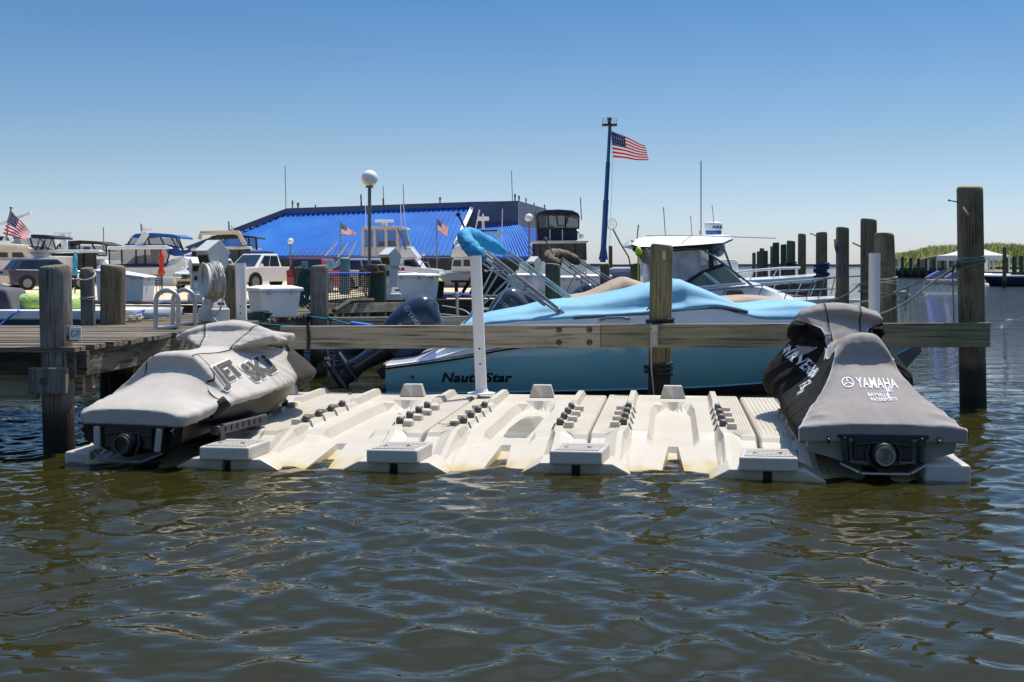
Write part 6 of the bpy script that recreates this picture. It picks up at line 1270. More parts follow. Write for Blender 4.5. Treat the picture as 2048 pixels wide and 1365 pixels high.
v = vehicle('pickup_truck', 'white pickup truck parked nose toward the boardwalk behind the white dock box', Vector((P(521, 0, 72).x+2.4, 72.0, GZ)), R(235), 6.1, 2.15, trk, (2.6, 4.55, 2.75, 3.8, 1.18, 1.92, .25), M_carwhite, wr=.41, wx=(1.05, 4.65), pick=True, trim=M_black)
MB().box((5.74, 0, .88), (.10, 1.1, .05)).build('grille_bar', M_chrome, v); MB().box((5.76, 0, .55), (.16, 1.9, .2)).build('bumper', M_carwhite, v, bevel=.04)
MB().box((3.2, 0, 2.0), (.5, 1.5, .10)).build('roof_rack', M_black, v, bevel=.04)
vehicle('parked_car', 'silver car behind the wire fence with its wheels on the sand', Vector((P(655, 0, 62).x, 62, GZ)), R(8), 4.6, 1.85, suv, (.12, 3.3, .55, 2.6, .98, 1.62, .26), M_carsilver)
vehicle('parked_car', 'dark red car seen from behind with a dark rear window', Vector((P(628, 0, 57).x-.3, 56.5, GZ)), R(84), 4.5, 1.8, suv, (.06, 3.3, .30, 2.5, .98, 1.60, .22), M_carred)
vehicle('parked_car', 'dark red car half hidden behind the grey pedestal', Vector((P(806, 0, 66).x-2.2, 66, GZ)), R(70), 4.5, 1.8, suv, (.06, 3.3, .30, 2.5, .98, 1.60, .22), M_carred)

# ---------------- dock furniture ----------------
def dock_box(lab, c, rz, L, W_, H, slope=.0):
    t = thing('dock_box', lab, 'dock box', c, rz, 'white dock boxes')
    k = .04
    MB().add([(-L/2+k, -W_/2+k, 0), (L/2-k, -W_/2+k, 0), (L/2-k, W_/2-k, 0), (-L/2+k, W_/2-k, 0), (-L/2, -W_/2, H), (L/2, -W_/2, H-slope), (L/2, W_/2, H-slope), (-L/2, W_/2, H)], [(3, 2, 1, 0), (4, 5, 6, 7), (0, 1, 5, 4), (1, 2, 6, 5), (2, 3, 7, 6), (3, 0, 4, 7)]).build('bin', M_boxwhite, t, bevel=.02)
    MB().add([(-L/2-.03, -W_/2-.03, H), (L/2+.03, -W_/2-.03, H-slope), (L/2+.03, W_/2+.03, H-slope), (-L/2-.03, W_/2+.03, H), (-L/2-.03, -W_/2-.03, H+.05), (L/2+.03, -W_/2-.03, H+.05-slope), (L/2+.03, W_/2+.03, H+.05-slope), (-L/2-.03, W_/2+.03, H+.05), (-L/2+.1, -W_/2+.1, H+.085), (L/2-.1, -W_/2+.1, H+.085-slope), (L/2-.1, W_/2-.1, H+.085-slope), (-L/2+.1, W_/2-.1, H+.085)],
        [(3, 2, 1, 0), (0, 1, 5, 4), (1, 2, 6, 5), (2, 3, 7, 6), (3, 0, 4, 7), (4, 5, 9, 8), (5, 6, 10, 9), (6, 7, 11, 10), (7, 4, 8, 11), (8, 9, 10, 11)]).build('lid', M_boxwhite, t, bevel=.015)
    for s in (-.28, .28): MB().box((L*s, -W_/2-.035, H-.01-slope*(s+.5)), (.05, .014, .07)).build('hinge', M_alu, t)
    MB().box((L/2+.035, 0, H-slope-.01), (.014, .06, .08)).build('latch', M_alu, t)
    return t
dock_box('low white dock box beside the green hose coil on the boardwalk', Vector((P(547, 0, 17.85).x, 17.9, ZD)), R(32), .62, .50, .37)
dock_box('big white dock box with a sloping lid on the bulkhead walk behind the dark pile', Vector((P(246, 0, 30.4).x, 30.6, .85)), R(-10), 1.25, .66, .72, .16)
dock_box('white dock box with a domed lid right of the grey pedestal', Vector((P(832, 0, 27.6).x, 27.9, .97)), R(-28), .80, .60, .50)
dock_box('white dock box seen through the blue sunshade tubes', Vector((P(1048, 0, 31).x, 31, 1.0)), R(-20), .62, .5, .45)
dock_box('small white dock box left of the green pile', Vector((P(1082, 0, 32).x, 32.2, 1.0)), 0, .5, .5, .42)
dock_box('white dock box just right of the green pile', Vector((P(1140, 0, 32).x, 32.2, 1.0)), 0, .6, .5, .38)
dock_box('white dock box beneath the brown folded sunshade', Vector((P(1190, 0, 32).x, 32.2, 1.0)), R(10), .75, .5, .42)
def pedestal(lab, c, rz, s=1.0):
    t = thing('power_pedestal', lab, 'pedestal', c, rz, 'grey power pedestals')
    f = lambda *q: tuple(k*s for k in q)
    MB().box(f(0, 0, .09), f(.30, .30, .18)).build('foot', M_pedestal, t, bevel=.02*s)
    secs = [[Vector(f(a*w_, b*d, z)) for a, b in ((-1, -1), (1, -1), (1, 1), (-1, 1))] for z, w_, d in ((.18, .13, .12), (.30, .10, .09), (.66, .10, .10), (.74, .13, .12))]
    MB().loft(secs, closed=True, caps=True, smooth=False).build('column', M_pedestal, t, bevel=.012*s)
    pr = [(-.13, .70), (-.21, .915), (-.25, .93), (-.01, 1.075), (.20, .90), (.17, .885), (.12, .70)]
    MB().prism([Vector(f(-.128, y*.9, z)) for y, z in pr], [Vector(f(.128, y*.9, z)) for y, z in pr]).build('head', M_pedestal, t, bevel=.008*s)
    MB().quad(*[Vector(f(x, y-.006, z)) for x, y, z in ((-.10, -.131, .735), (.10, -.131, .735), (.10, -.18, .872), (-.10, -.18, .872))]).build('lens', pmat('dark olive lens', '4a4a33', .2, vscale=(9, 9, 9), vcol='2f2f22'), t, fix=False)
    MB().box(f(0, -.108, .57), f(.09, .03, .10)).build('socket', M_black, t, bevel=.01*s); MB().box(f(0, -.103, .40), f(.13, .012, .14)).build('panel', M_boxwhite, t, bevel=.006*s)
    MB().tube([f(.16, -.05, .24), f(.26, -.05, .24)], .018*s, 8).build('tap', M_black, t)
    return t
p1 = pedestal('grey power pedestal with a pale hose reel on the boardwalk', Vector((P(424, 0, 16.3).x, 16.4, ZD)), R(-38), 1.0)
pedestal('grey power pedestal standing on the bulkhead walk before the white crossover', Vector((P(386, 0, 30.3).x, 30.5, .85)), R(30), 1.0)
pedestal('grey power pedestal beside the dark green pile', Vector((P(780, 0, 25.4).x, 25.6, .97)), R(-38), 1.05)
pedestal('grey power pedestal far back between the lamp and the brown sunshade', Vector((P(1070, 0, 33).x, 33.4, .9)), R(-38), 1.0)
# hose reel
hz = thing('hose_reel', 'wall reel wound with pale grey hose hanging on the pedestal', 'hose reel', P(425, 560, 16.1))
c = Vector((0, 0, 0)); M = Matrix.Rotation(R(-58), 4, 'Z') @ Matrix.Rotation(R(90), 4, 'X')
MB().lathe([(.03, .02), (.05, .06), (.055, .02), (.15, .05), (.215, .13), (.228, .12), (.16, .03), (.05, .0)], M=M, n=26).build('reel_plate', M_pedestal, hz)
rr = random.Random(9)
for k in range(11):
    d = -.10+.018*k; R0_ = .17+.03*rr.random(); el = 1.12+.25*rr.random()
    pts = [M @ Vector((R0_*math.cos(a)+.01*rr.uniform(-1, 1), R0_*el*math.sin(a)-.04*(el-1.1)*3, d+.012*math.sin(a*2+k))) for a in [2*math.pi*i/26 for i in range(27)]]
    MB().tube(pts, .0135, 7).build('hose_loop', M_hosegrey, hz)
MB().tube([P(408, 585, 16.0)-hz.location, P(412, 605, 15.95)-hz.location, P(420, 625, 15.9)-hz.location, P(430, 633, 15.9)-hz.location, P(440, 620, 15.95)-hz.location, P(449, 590, 16.0)-hz.location, P(449, 560, 16.05)-hz.location], .012, 8).build('hose_tail', M_hosegrey, hz)
MB().tube([P(422, 631, 15.9)-hz.location, P(432, 642, 15.8)-hz.location, P(440, 648, 15.7)-hz.location], .011, 8).build('hose_tail', pmat('blue grey hose', '8b9bb8', .5), hz)
# green hose coil
gh = thing('coiled_hose', 'dark green garden hose coiled and hung between the grey pile and slim pile', 'hose', P(612, 540, 20.3))
for k in range(9):
    dx = -.05+.016*k; ln = .42+.16*rr.random()
    pts = [Vector((dx+.075*math.cos(a)+.012*rr.uniform(-1, 1), -.06+.10*math.sin(a*1.0)*.5, -.26+ln*.5*math.sin(a) if math.sin(a) > 0 else -.26+ln*.62*math.sin(a))) for a in [2*math.pi*i/24 for i in range(25)]]
    MB().tube(pts, .014, 7).build('hose_loop', M_hosegreen, gh)
MB().tube([(-.02, -.05, -.5), (.05, -.1, -.62), (.14, -.2, -.68), (.24, -.25, -.80), (.3, -.25, -.86)], .014, 7).build('hose_tail', M_hosegreen, gh)
MB().box((-.03, .02, .05), (.09, .06, .16)).build('hanger', pmat('aqua bracket', '5f8f93', .5), gh, bevel=.01)
gh2 = thing('coiled_hose', 'green hose in a heap on the boardwalk before the white dock box', 'hose', P(512, 640, 17.0))
for k in range(6): MB().tube([Vector((.14*math.cos(a)*(1+.1*k)+.02*rr.uniform(-1, 1), .10*math.sin(a), .0+.02*k+.015*math.sin(3*a+k))) for a in [2*math.pi*i/24 for i in range(25)]], .013, 6).build('hose_loop', M_hosegreen, gh2)
# wire fence and things hung on it
wf = thing('wire_fence', 'black square wire mesh fence between the grey pile and the dark green pile', 'fence', P(652, 615, 19.6))
f0, f1 = P(652, 547, 19.6), P(748, 546, 22.6); h0, h1 = P(652, 617, 19.6), P(748, 604, 22.6)
mb = MB()
for i in range(24): u = i/23; mb.tube([f0.lerp(f1, u), h0.lerp(h1, u)], .0065, 4, smooth=False)
for j in range(15): v_ = j/14; mb.tube([f0.lerp(h0, v_), f1.lerp(h1, v_)], .0065, 4, smooth=False)
mb.build('mesh', pmat('black wire', '22251f', .7), wf, world=True)
MB().tube([f0, f1], .016, 6).build('top_wire', M_ropeblue, wf, world=True)
tag(MB().tube([P(668, 622, 19.8), P(700, 602, 20.8), P(746, 600, 22)], .035, 6).build('driftwood_pole', M_dark_timber), 'dark pole lying along the foot of the wire fence', 'pole')
rc = thing('rope_coil', 'frayed brown rope coiled over the dark green pile', 'rope', P(742, 534, 22.5))
for k in range(8): MB().tube([Vector((.13*math.cos(a)+.02*k-.05+.015*rr.uniform(-1, 1), -.05-.10*math.sin(a)*.5, .03+.015*k*0-.06*abs(math.sin(a*.5))+.03*math.sin(a+k)-.02*k)) for a in [2*math.pi*i/20 for i in range(21)]], .016, 6).build('rope_loop', pmat('brown rope', '6d5b47', .95, vscale=(40, 40, 40), vcol='4a3d30'), rc)
for k in range(4): MB().tube([Vector((-.10+.035*k, -.02, -.15)), Vector((-.12+.04*k, -.05, -.45-.04*k)), Vector((-.05+.03*k, -.05, -.62)), Vector((.0+.02*k, -.03, -.4)), Vector((.0+.02*k, -.02, -.15))], .016, 6).build('rope_loop', M_hosegreen, rc)
pt = thing('crab_trap', 'dark green wire trap hanging beside the dark green pile', 'trap', P(735, 556, 22.9))
mb = MB()
for a in range(6):
    for (p, q) in (((-.13+.05*a, -.12, -.17), (-.13+.05*a, -.12, .14)), ((-.13, -.12, -.17+.06*a), (.13, -.12, -.17+.06*a)), ((-.13+.05*a, .12, -.17), (-.13+.05*a, .12, .14)), ((-.13, .12, -.17+.06*a), (.13, .12, -.17+.06*a)), ((-.13, -.12+.048*a, .14), (.13, -.12+.048*a, .14)), ((.13, -.12+.048*a, -.17), (.13, -.12+.048*a, .14)), ((-.13, -.12+.048*a, -.17), (-.13, -.12+.048*a, .14))): mb.tube([p, q], .007, 4)
mb.build('cage', M_hosegreen, pt)
tag(MB().tube([P(690, 522, 28), P(690, 590, 28)], .11, 14).lathe([(.125, 0), (.125, .05), (.06, .075)], P(690, 522, 28), 14).build('bollard_post', pmat('aqua grey plastic post', '6d8f93', .5, vscale=(4, 4, .5), vcol='54757a')), 'aqua grey capped post behind the wire fence', 'post')
# umbrellas, chair
def umbrella(lab, px, y0, y1, yb, Y, wpx, col):
    r = wpx*Y/F/2; b = Vector((P(px, 0, Y).x, Y, GZ)); z0, z1 = P(0, y0, Y).z-GZ, P(0, y1, Y).z-GZ; H = z0-z1
    t = thing('closed_parasol', lab, 'parasol', b, 0, 'closed parasols on the lot')
    m = pmat('parasol '+col, col, .8, vscale=(6, 6, 2), vcol=col)
    secs = [[Vector(((q*r)*(1+.22*math.sin(6*a+k))*math.cos(a), (q*r)*(1+.22*math.sin(6*a+k))*math.sin(a), z0-H*f)) for a in [2*math.pi*i/24 for i in range(24)]] for k, (f, q) in enumerate(((0, .15), (.05, .5), (.25, .85), (.5, .8), (.66, .55), (.70, .75), (.9, 1.1), (1, .7)))]
    MB().loft(secs, closed=True, caps=True).build('canopy', m, t, sharp=70)
    MB().tube([(0, 0, 0), (0, 0, z0+.05)], .025, 8).build('pole', M_black, t)
umbrella('closed turquoise parasol between the sign pile and the roped pile', 150, 507, 551, 575, 50, 11, '3d9fbf')
umbrella('closed orange red parasol beside the folding chair', 323, 502, 551, 575, 56, 12, 'c9402c')
ch = thing('folding_chair', 'black strapped folding chair on the sandy lot beside the red parasol', 'chair', Vector((P(312, 0, 54).x, 54, GZ)), R(200))
for s in (-1, 1):
    MB().tube([(s*.26, .25, 0), (s*.26, .2, .42), (s*.26, -.25, .42), (s*.26, -.28, 0)], .014, 6).build('leg', M_steel, ch); MB().tube([(s*.26, .2, .42), (s*.26, .38, .95)], .014, 6).build('back_post', M_steel, ch)
mb = MB(); [mb.box((0, .22+.16*(k/6)+.005, .48+.075*k), (.54, .012, .045)) for k in range(6)]; mb.build('backrest', M_black, ch)
mb = MB(); [mb.box((0, .15-.085*k, .425), (.54, .05, .012)) for k in range(5)]; mb.build('seat', M_black, ch)
def table(lab, px, Y):
    t = thing('folding_table', lab, 'table', Vector((P(px, 0, Y).x, Y, GZ)))
    MB().box((0, 0, .72), (1.1, .7, .03)).build('tabletop', M_white, t, bevel=.01)
    for a in (-1, 1):
        for b in (-1, 1): MB().tube([(a*.48, b*.28, 0), (a*.48, b*.28, .71)], .016, 6).build('leg', M_steel, t)
table('white folding table near the red parasol', 337, 58); table('white folding table under the turquoise parasol', 152, 52)
# clutter on the slip walk
M_scrap = pmat('dark weathered scrap wood', '3b2f24', .9, vscale=(2, 9, 9), vcol='211a14', grain=((3, 30, 30), '15110d', .5, .66))
ck = thing('scrap_timber_crate', 'dark brown scrap timber crate behind the white pipe', 'crate', Vector((P(1000, 0, 31).x-.1, 31.2, 1.0)), R(12))
for k in range(7): MB().box((0, -.35, .05+.085*k), (.85-.05*k, .04, .07), R(4*math.sin(k*2))).build('slat', M_scrap, ck)
for s in (-1, 1): MB().box((s*.40, 0, .32), (.06, .7, .64)).build('post', M_scrap, ck)
MB().box((.05, 0, .30), (.76, .6, .55)).build('box', M_black, ck, bevel=.02)
lg = thing('driftwood_chair', 'rough brown timber chair leaning on the slip walk', 'chair', Vector((P(945, 0, 31.5).x, 31.6, 1.0)), R(-20))
MB().bar((-.3, 0, 0), (.15, .1, .75), .09, .07).build('back_post', M_scrap, lg); MB().bar((.05, -.3, 0), (.35, -.2, .72), .08, .07).build('back_post', M_scrap, lg); MB().box((-.05, -.2, .33), (.7, .5, .06)).build('seat', M_scrap, lg); MB().box((-.3, -.35, .16), (.07, .07, .33)).build('leg', M_scrap, lg)
MB().prism([Vector((.1, -.1, .72)), Vector((.42, -.05, .60)), Vector((.5, -.05, .80)), Vector((.25, -.1, .90))], [Vector((.1, .2, .72)), Vector((.42, .2, .60)), Vector((.5, .2, .80)), Vector((.25, .2, .90))]).build('headrest', M_scrap, lg, bevel=.03)
tag(MB().lathe([(.14, 0), (.17, .35), (.18, .36), (.15, .34)], Vector((P(874, 0, 28.2).x, 28.2, 1.0)), 16).build('bucket', M_black), 'black bucket beside the domed dock box', 'bucket')
tag(MB().sphere(Vector((P(872, 0, 28.2).x, 28.2, 1.38)), .13, 10, 6, (1.1, 1, .6)).build('life_vest', pmat('lime vest cloth', 'b7c62c', .8)), 'lime yellow cloth stuffed in the black bucket', 'cloth')
tag(MB().prism([P(1012, 557, 30.6), P(1022, 553, 30.6), P(1021, 573, 30.6), P(1014, 574, 30.6)], [P(1012, 557, 31.1), P(1022, 553, 31.1), P(1021, 573, 31.1), P(1014, 574, 31.1)]).build('blue_tub', M_bluecanvas2, bevel=.03), 'bright blue plastic tub by the scrap timber crate', 'tub')
tag(MB().prism([P(1208, 560, 40), P(1218, 535, 40), P(1296, 534, 40), P(1306, 562, 40)], [P(1208, 560, 42.5), P(1218, 535, 42), P(1296, 534, 42), P(1306, 562, 42.5)]).build('covered_skiff', pmat('lilac grey tarp', '9c98a8', .8, vscale=(2, 2, 2), vcol='8b8796', bump=.4, bscale=(4, 4, 4)), bevel=.15), 'low boat under a pale lilac grey tarp beyond the short piles', 'boat')
tag(MB().prism([P(1190, 560, 39.8), P(1306, 560, 39.8), P(1306, 585, 39.8), P(1195, 585, 39.8)], [P(1190, 560, 42.8), P(1306, 560, 42.8), P(1306, 585, 42.8), P(1195, 585, 42.8)]).build('navy_hull', pmat('navy hull paint', '1a2a4f', .3), bevel=.1), 'navy hull beneath the pale lilac grey tarp', 'boat')
# ---------------- ropes ----------------
def rope(lab, pts, r, mat, sag=0):
    q = [crom(pts, min(i/6, len(pts)-1.00001)) for i in range((len(pts)-1)*6+1)]
    return tag(MB().tube(q, r, 7).build('rope', mat), lab, 'rope')
rope('grey rope from the white pipe up to the big dark pile, upper of two', [P(1700, 606, 17.5), P(1760, 597, 17.0), P(1835, 566, 16.2), P(1920, 528, 15.2)], .011, M_ropegrey)
rope('pale rope sagging from the black cover to the big dark pile, lower of two', [P(1716, 640, 17.2), P(1762, 628, 16.6), P(1810, 606, 16.2), P(1862, 568, 15.8), P(1912, 532, 15.2)], .012, M_ropew)
rope('grey line hanging straight down beside the big dark pile', [P(1904, 527, 15.1), P(1906, 570, 15.1), P(1907, 610, 15.1), P(1908, 644, 15.1)], .010, M_ropegrey)
rope('pale mooring line between the steel bow rail and the tall pile', [P(1672, 600, 24), P(1700, 585, 23.8), P(1722, 566, 23.2)], .012, M_ropew)
wrap('rope_lashing', 1943, 15.3, .152, [516, 519, 522], 'teal grey rope lashed round the big dark pile', pmat('teal grey rope', '6f8483', .9), .008, .022)
wrap('rope_lashing', 1944, 15.3, .152, [530], 'single grey rope turn low on the big dark pile', M_ropegrey, .008, .035)
tag(MB().sphere(P(1917, 530, 15.1), .035, 10, 8, (1, 1, 1.2)).tube([P(1917, 528, 15.1), P(1908, 533, 15.0), P(1905, 545, 15.1)], .014, 6).build('rope_knot', M_hosegreen), 'dark knot of rope on the edge of the big dark pile', 'rope')
wrap('rope_lashing', 1772, 18.8, .155, [557, 560, 563, 566], 'white rope lashed round the leaning pile', M_ropew, .010, .02)
wrap('rope_lashing', 1772, 18.8, .155, [584, 588], 'grey rope lashed lower on the leaning pile', M_ropegrey, .010, .03)
wrap('rope_lashing', 1737, 23, .165, [566, 572, 580, 586], 'grey rope wound round the tall pile behind the white pipe', M_ropegrey, .014, .03)
wrap('dark_wrap', 1643, 32, .155, [530, 534, 538, 546, 552], 'dark blue cloth wound round the pile at the grey bow', pmat('dark blue wrap', '1c2a52', .9), .035, .03, cat='cloth')
wrap('tyre_sleeve', 1582, 40, .15, [526, 529, 532], 'black sleeve round the pile behind the grey bowed boat', M_black, .03, .01, cat='sleeve')
tag(MB().tube([P(1671, 480, 27.3), P(1671, 492, 27.2), P(1674, 505, 27.3)], .03, 6).tube([P(1668, 481, 27.3), P(1674, 481, 27.3)], .02, 5).build('iron_hook', M_nut), 'rusty iron hook on the side of a tall pile', 'hook')
rope('blue cord running down the side of the hooked pile', [P(1674, 484, 27.2), P(1679, 510, 27.25), P(1685, 535, 27.3), P(1686, 560, 27.3)], .012, M_ropeblue)
for (a, b, Y, lb_) in (((1705, 486), (1724, 495), 22.8, 'iron rod sticking out of the tall pile behind the white pipe'), ((1620, 467), (1634, 473), 31.8, 'iron rod sticking out of the blue wrapped pile')): tag(MB().tube([P(*a, Y), P(*b, Y)], .014, 6).build('iron_rod', M_nut), lb_, 'rod')
rope('teal rope tied round the grey pile and running to the outboard motor', [P(620, 634, 19.1), P(640, 637, 18.95), P(665, 640, 18.9), P(700, 649, 18.4), P(745, 654, 17.6)], .014, M_ropeteal)
tag(MB().tube([P(655, 634, 18.9), P(660, 646, 18.9), P(659, 656, 18.9)], .010, 6).sphere(P(660, 638, 18.9), .035, 8, 6).build('rope_end', M_ropeteal), 'knotted loose end of the teal rope', 'rope')
tag(MB().tube([P(704, 647, 18.3), P(745, 653, 17.6)], .03, 10).build('foam_sleeve', pmat('blue foam', '2f86d8', .7)), 'bright blue foam sleeve on the teal rope', 'foam sleeve')
rope('teal rope along the edge of the boardwalk behind the white pipe', [P(495, 645, 16.9), P(540, 650, 16.6), P(590, 653, 16.2)], .012, M_ropeteal)
rope('blue rope stretched from the deck to the bulkhead walk', [P(246, 637, 17), P(285, 622, 21), P(320, 606, 27), P(345, 601, 29.7)], .014, M_ropeblue)
rope('blue rope over the gunwale of the dark teal boat', [P(-20, 668, 20.6), P(8, 644, 20.8), P(30, 626, 20.9), P(40, 621, 21.1)], .018, M_ropeblue)
rcl = thing('rope_coil', 'loose coil of pale rope lying on the boardwalk', 'rope', P(252, 643, 16.4))
for k in range(7): MB().tube([Vector((.16*(1+.2*rr.random())*math.cos(a+k)+.03*rr.uniform(-1, 1), .30*math.sin(a+k)*(.7+.3*rr.random()), .012+.012*k+.01*math.sin(3*a))) for a in [2*math.pi*i/20*.9 for i in range(21)]], .010, 6).build('rope_loop', M_ropew, rcl)
MB().tube([(.15, 0, .01), (.4, -.1, .01), (.55, -.06, .01)], .008, 6).build('rope_tail', pmat('yellow rope', 'b99b2c', .8), rcl)
lo = thing('rope_loop', 'white rope loop dropped over the thin pile', 'rope', P(174, 538, 19.4))
MB().tube([Vector((.13*math.cos(a), -.02+.13*math.sin(a)*.9, -.03-.09*(1+math.sin(-a))*.8*(1 if math.cos(a) > -2 else 0))) for a in [2*math.pi*i/24 for i in range(25)]], .014, 7).build('loop', M_ropew, lo)
wrap('rope_lashing', 176, 19.5, .118, [596, 599], 'white rope tied round the thin pile half way down', M_ropew, .010, .012)
rope('grey rope trailing down from the thin pile', [P(187, 598, 19.3), P(184, 618, 19.25), P(172, 640, 19.2), P(165, 650, 19.2)], .010, M_ropegrey)
for i, (a, b, c_) in enumerate((((885, 612, 22), (930, 622, 21), (950, 645, 20)), ((870, 628, 22), (910, 632, 21), (950, 640, 20)), ((1030, 610, 26), (1060, 622, 25), (1090, 633, 24)), ((1035, 577, 29), (1070, 600, 27), (1105, 616, 25)))):
    rope(['slack pale rope by the silver stake, topmost', 'slack pale rope by the silver stake, lower one', 'thin pale rope beside the charcoal motors', 'pale rope running down from the slip walk'][i], [P(*a), P(*b), P(*c_)], .012, M_ropew)
tag(MB().tube([P(914, 588, 20), P(915, 640, 20)], .028, 10).lathe([(.045, 0), (.045, .05), (.02, .06)], P(914, 592, 20), 10).build('steel_stake', M_alu), 'silver capped stake behind the teal blue boat', 'stake')
rope('blue rope heap on the slip walk', [P(878, 590, 29.6), P(900, 590, 29.5), P(920, 586, 29.6), P(925, 590, 29.5), P(940, 590, 29.6)], .03, M_ropeblue)
# anchor
an = thing('anchor', 'grey plough anchor hung beside the leaning pile', 'anchor', P(1808, 595, 18.6))
MB().tube([P(1817, 573, 18.6), P(1812, 600, 18.6), P(1811, 622, 18.6)], .016, 8).build('shank', M_steel, an, world=True)
for pl in ([(1786, 584), (1812, 582), (1822, 594), (1800, 598)], [(1787, 602), (1812, 600), (1822, 600), (1806, 611)]): MB().prism([P(x, y, 18.5) for x, y in pl], [P(x, y, 18.62) for x, y in pl]).build('fluke', M_steel, an, world=True, bevel=.01)
MB().tube([P(1822, 597, 18.4), P(1822, 597, 18.8)], .03, 8).build('stock', M_steel, an, world=True)

# ---------------- far bank on the right ----------------
bk = MB(); B = [(-.0, 0)]
edge = [(1750, 552, 185), (1800, 555, 180), (1890, 556, 178), (1960, 563, 140), (2060, 570, 112), (2300, 580, 95)]
top = [P(x, 0, Y) for x, y, Y in edge]
def bankz(f): return 1.15
back = [(1700, 240), (1800, 235), (1950, 235), (2150, 220), (2500, 200), (2900, 180)]
front = [Vector((p.x, Y, 1.1)) for p, (x, y, Y) in zip(top, edge)]; rear = [Vector((P(x, 0, Y).x, Y, 1.3)) for x, Y in back]
bk.add([*front, *rear], [(i, i+1, 7+i, 6+i) for i in range(5)])
bk.add([*[f-Vector((0, 0, 1.6)) for f in front], *front], [(i, i+1, 7+i, 6+i) for i in range(5)])
M_bank = pmat('sandy bank soil', '8a7a5c', .95, vscale=(.2, .2, .2), vcol='5b5d38', bump=.4, bscale=(1, 1, 1))
tag(bk.build('marsh_bank', M_bank), kind='structure')
bh = thing('timber_seawall', 'dark green vertical timber seawall along the marsh bank', 'seawall', front[1])
for i in range(2):
    a, b = front[i], front[i+1]; n_ = int((b-a).length/.42)
    mb = MB()
    for k in range(n_): p = a.lerp(b, (k+.5)/n_); mb.box((p.x, p.y-.25, .55), (.36, .25, 1.7))
    mb.build('planking', M_pile_green, bh, world=True)
    MB().bar(a+Vector((0, -.45, -.1)), b+Vector((0, -.45, -.1)), .2, .25).build('wale', M_pile_green, bh, world=True)
k = 0
for i in range(24):
    x = 1772+i*16+rnd.uniform(-2, 2); Y = interp([(1750, 182), (1890, 174), (1960, 138), (2060, 110), (2200, 100)], x)
    if 1975 < x < 2000: continue
    hgt = rnd.uniform(-2, 3)
    pile('seawall_pile', x, 515+hgt-(Y < 150)*2, 7.0*160/Y*.9, Y, 'dark green seawall pile on the far marsh bank', M_pile_green, group='piles of the far seawall', cap=0)
pile('mooring_pile', 2009, 494, 7.5, 100, 'dark slim pile in front of the navy moored boat at the far right', M_pile)
for i, x in enumerate((1797, 1856, 1896, 1978, 1987, 2017)):
    Y = 176 if x < 1920 else 132
    t = tag(MB().tube([P(x, 541, Y), P(x, 519-(x > 1950)*2, Y)], 2.4*Y/F, 10).build('white_bollard', M_pvc), ['white bollard leftmost on the far seawall', 'white bollard midway on the far seawall', 'white bollard left of the white tent', 'white bollard right of the white tent', 'white bollard beside its twin right of the tent', 'short white bollard by the navy moored boat'][i], 'bollard')
def reeds(name, x0, x1, Y0_, Y1_, hfn, n, cols, seed):
    rg = random.Random(seed); vs, fs, mi = [], [], []
    for i in range(n):
        Y = rg.uniform(Y0_, Y1_); px = rg.uniform(x0, x1); p = P(px, 0, Y); zt = hfn(px, Y)*(1-.22*rg.random()**2)
        zb = 1.1; hgt = zt-zb
        if hgt < .4: continue
        z0_ = zb+hgt*rg.choice((0, .2, .4, .55, .7)); wd = rg.uniform(.10, .26); ln = rg.uniform(-.5, .9); yy = rg.uniform(-.4, .4)
        k = len(vs); l = min(zt-z0_, rg.uniform(1.0, 2.4))
        vs += [(p.x-wd/2, Y, z0_), (p.x+wd/2, Y+yy*.3, z0_), (p.x+ln*.45+wd*.3, Y+yy, z0_+l*.65), (p.x+ln, Y+yy, z0_+l)]
        fs.append((k, k+1, k+2, k+3)); mi.append(rg.choice(range(len(cols))))
    me = bpy.data.meshes.new(name); me.from_pydata(vs, [], fs)
    for c_ in cols: me.materials.append(c_)
    me.polygons.foreach_set('material_index', mi); o = bpy.data.objects.new(name, me); COL.objects.link(o); tag(o, kind='stuff'); return o
RC = [pmat('reed '+c_, c_, .8, thin=.45) for c_ in ('7f9150', '98a55c', '687a42', 'a9ab6c', '8c9a58', 'b3a878')]
ht = lambda px, Y: 1.72+(532-interp([(1735, 526), (1745, 514), (1790, 506), (1830, 499), (1860, 490), (1900, 488), (1985, 484), (2010, 484), (2060, 489), (2300, 486)], px)+2.5*noise.noise(Vector((px*.11, 0, 0))))*Y/F
hm_ = MB()      # earth mound under the reeds
secs = [[Vector((P(x, 0, Y).x, Y, 1.1+(ht(x, Y)-1.1)*f)) for x in range(1735, 2300, 25)] for Y, f in ((188, .1), (196, .62), (206, .72), (232, .5))]
hm_.loft(secs); tag(hm_.build('marsh_mound', pmat('reed thatch ground', '728449', .95, vscale=(.4, .4, .4), vcol='566a38')), kind='structure')
reeds('reed_bed', 1735, 2290, 186, 226, ht, 15000, RC, 4)
tag(MB().prism([P(1825, 530, 183), P(1840, 518, 183), P(1870, 511, 183), P(1905, 510, 183), P(1935, 518, 183), P(1940, 540, 183), P(1825, 540, 183)], [P(1825, 530, 187), P(1840, 518, 187), P(1870, 511, 187), P(1905, 510, 187), P(1935, 518, 187), P(1940, 540, 187), P(1825, 540, 187)]).build('sand_heap', pmat('brown earth', '8d7a62', .95, vscale=(.5, .5, .5), vcol='6d5d48'), bevel=.4), kind='structure')
tn = thing('white_tent', 'white peaked event tent on the marsh bank', 'tent', P(1945, 540, 160))
c = P(1945, 0, 164); hw_, zt, ze, zl = 3.5, P(0, 489, 160).z, P(0, 511, 160).z, P(0, 521, 160).z
q = [(-1, -1), (1, -1), (1, 1), (-1, 1)]; rows = []
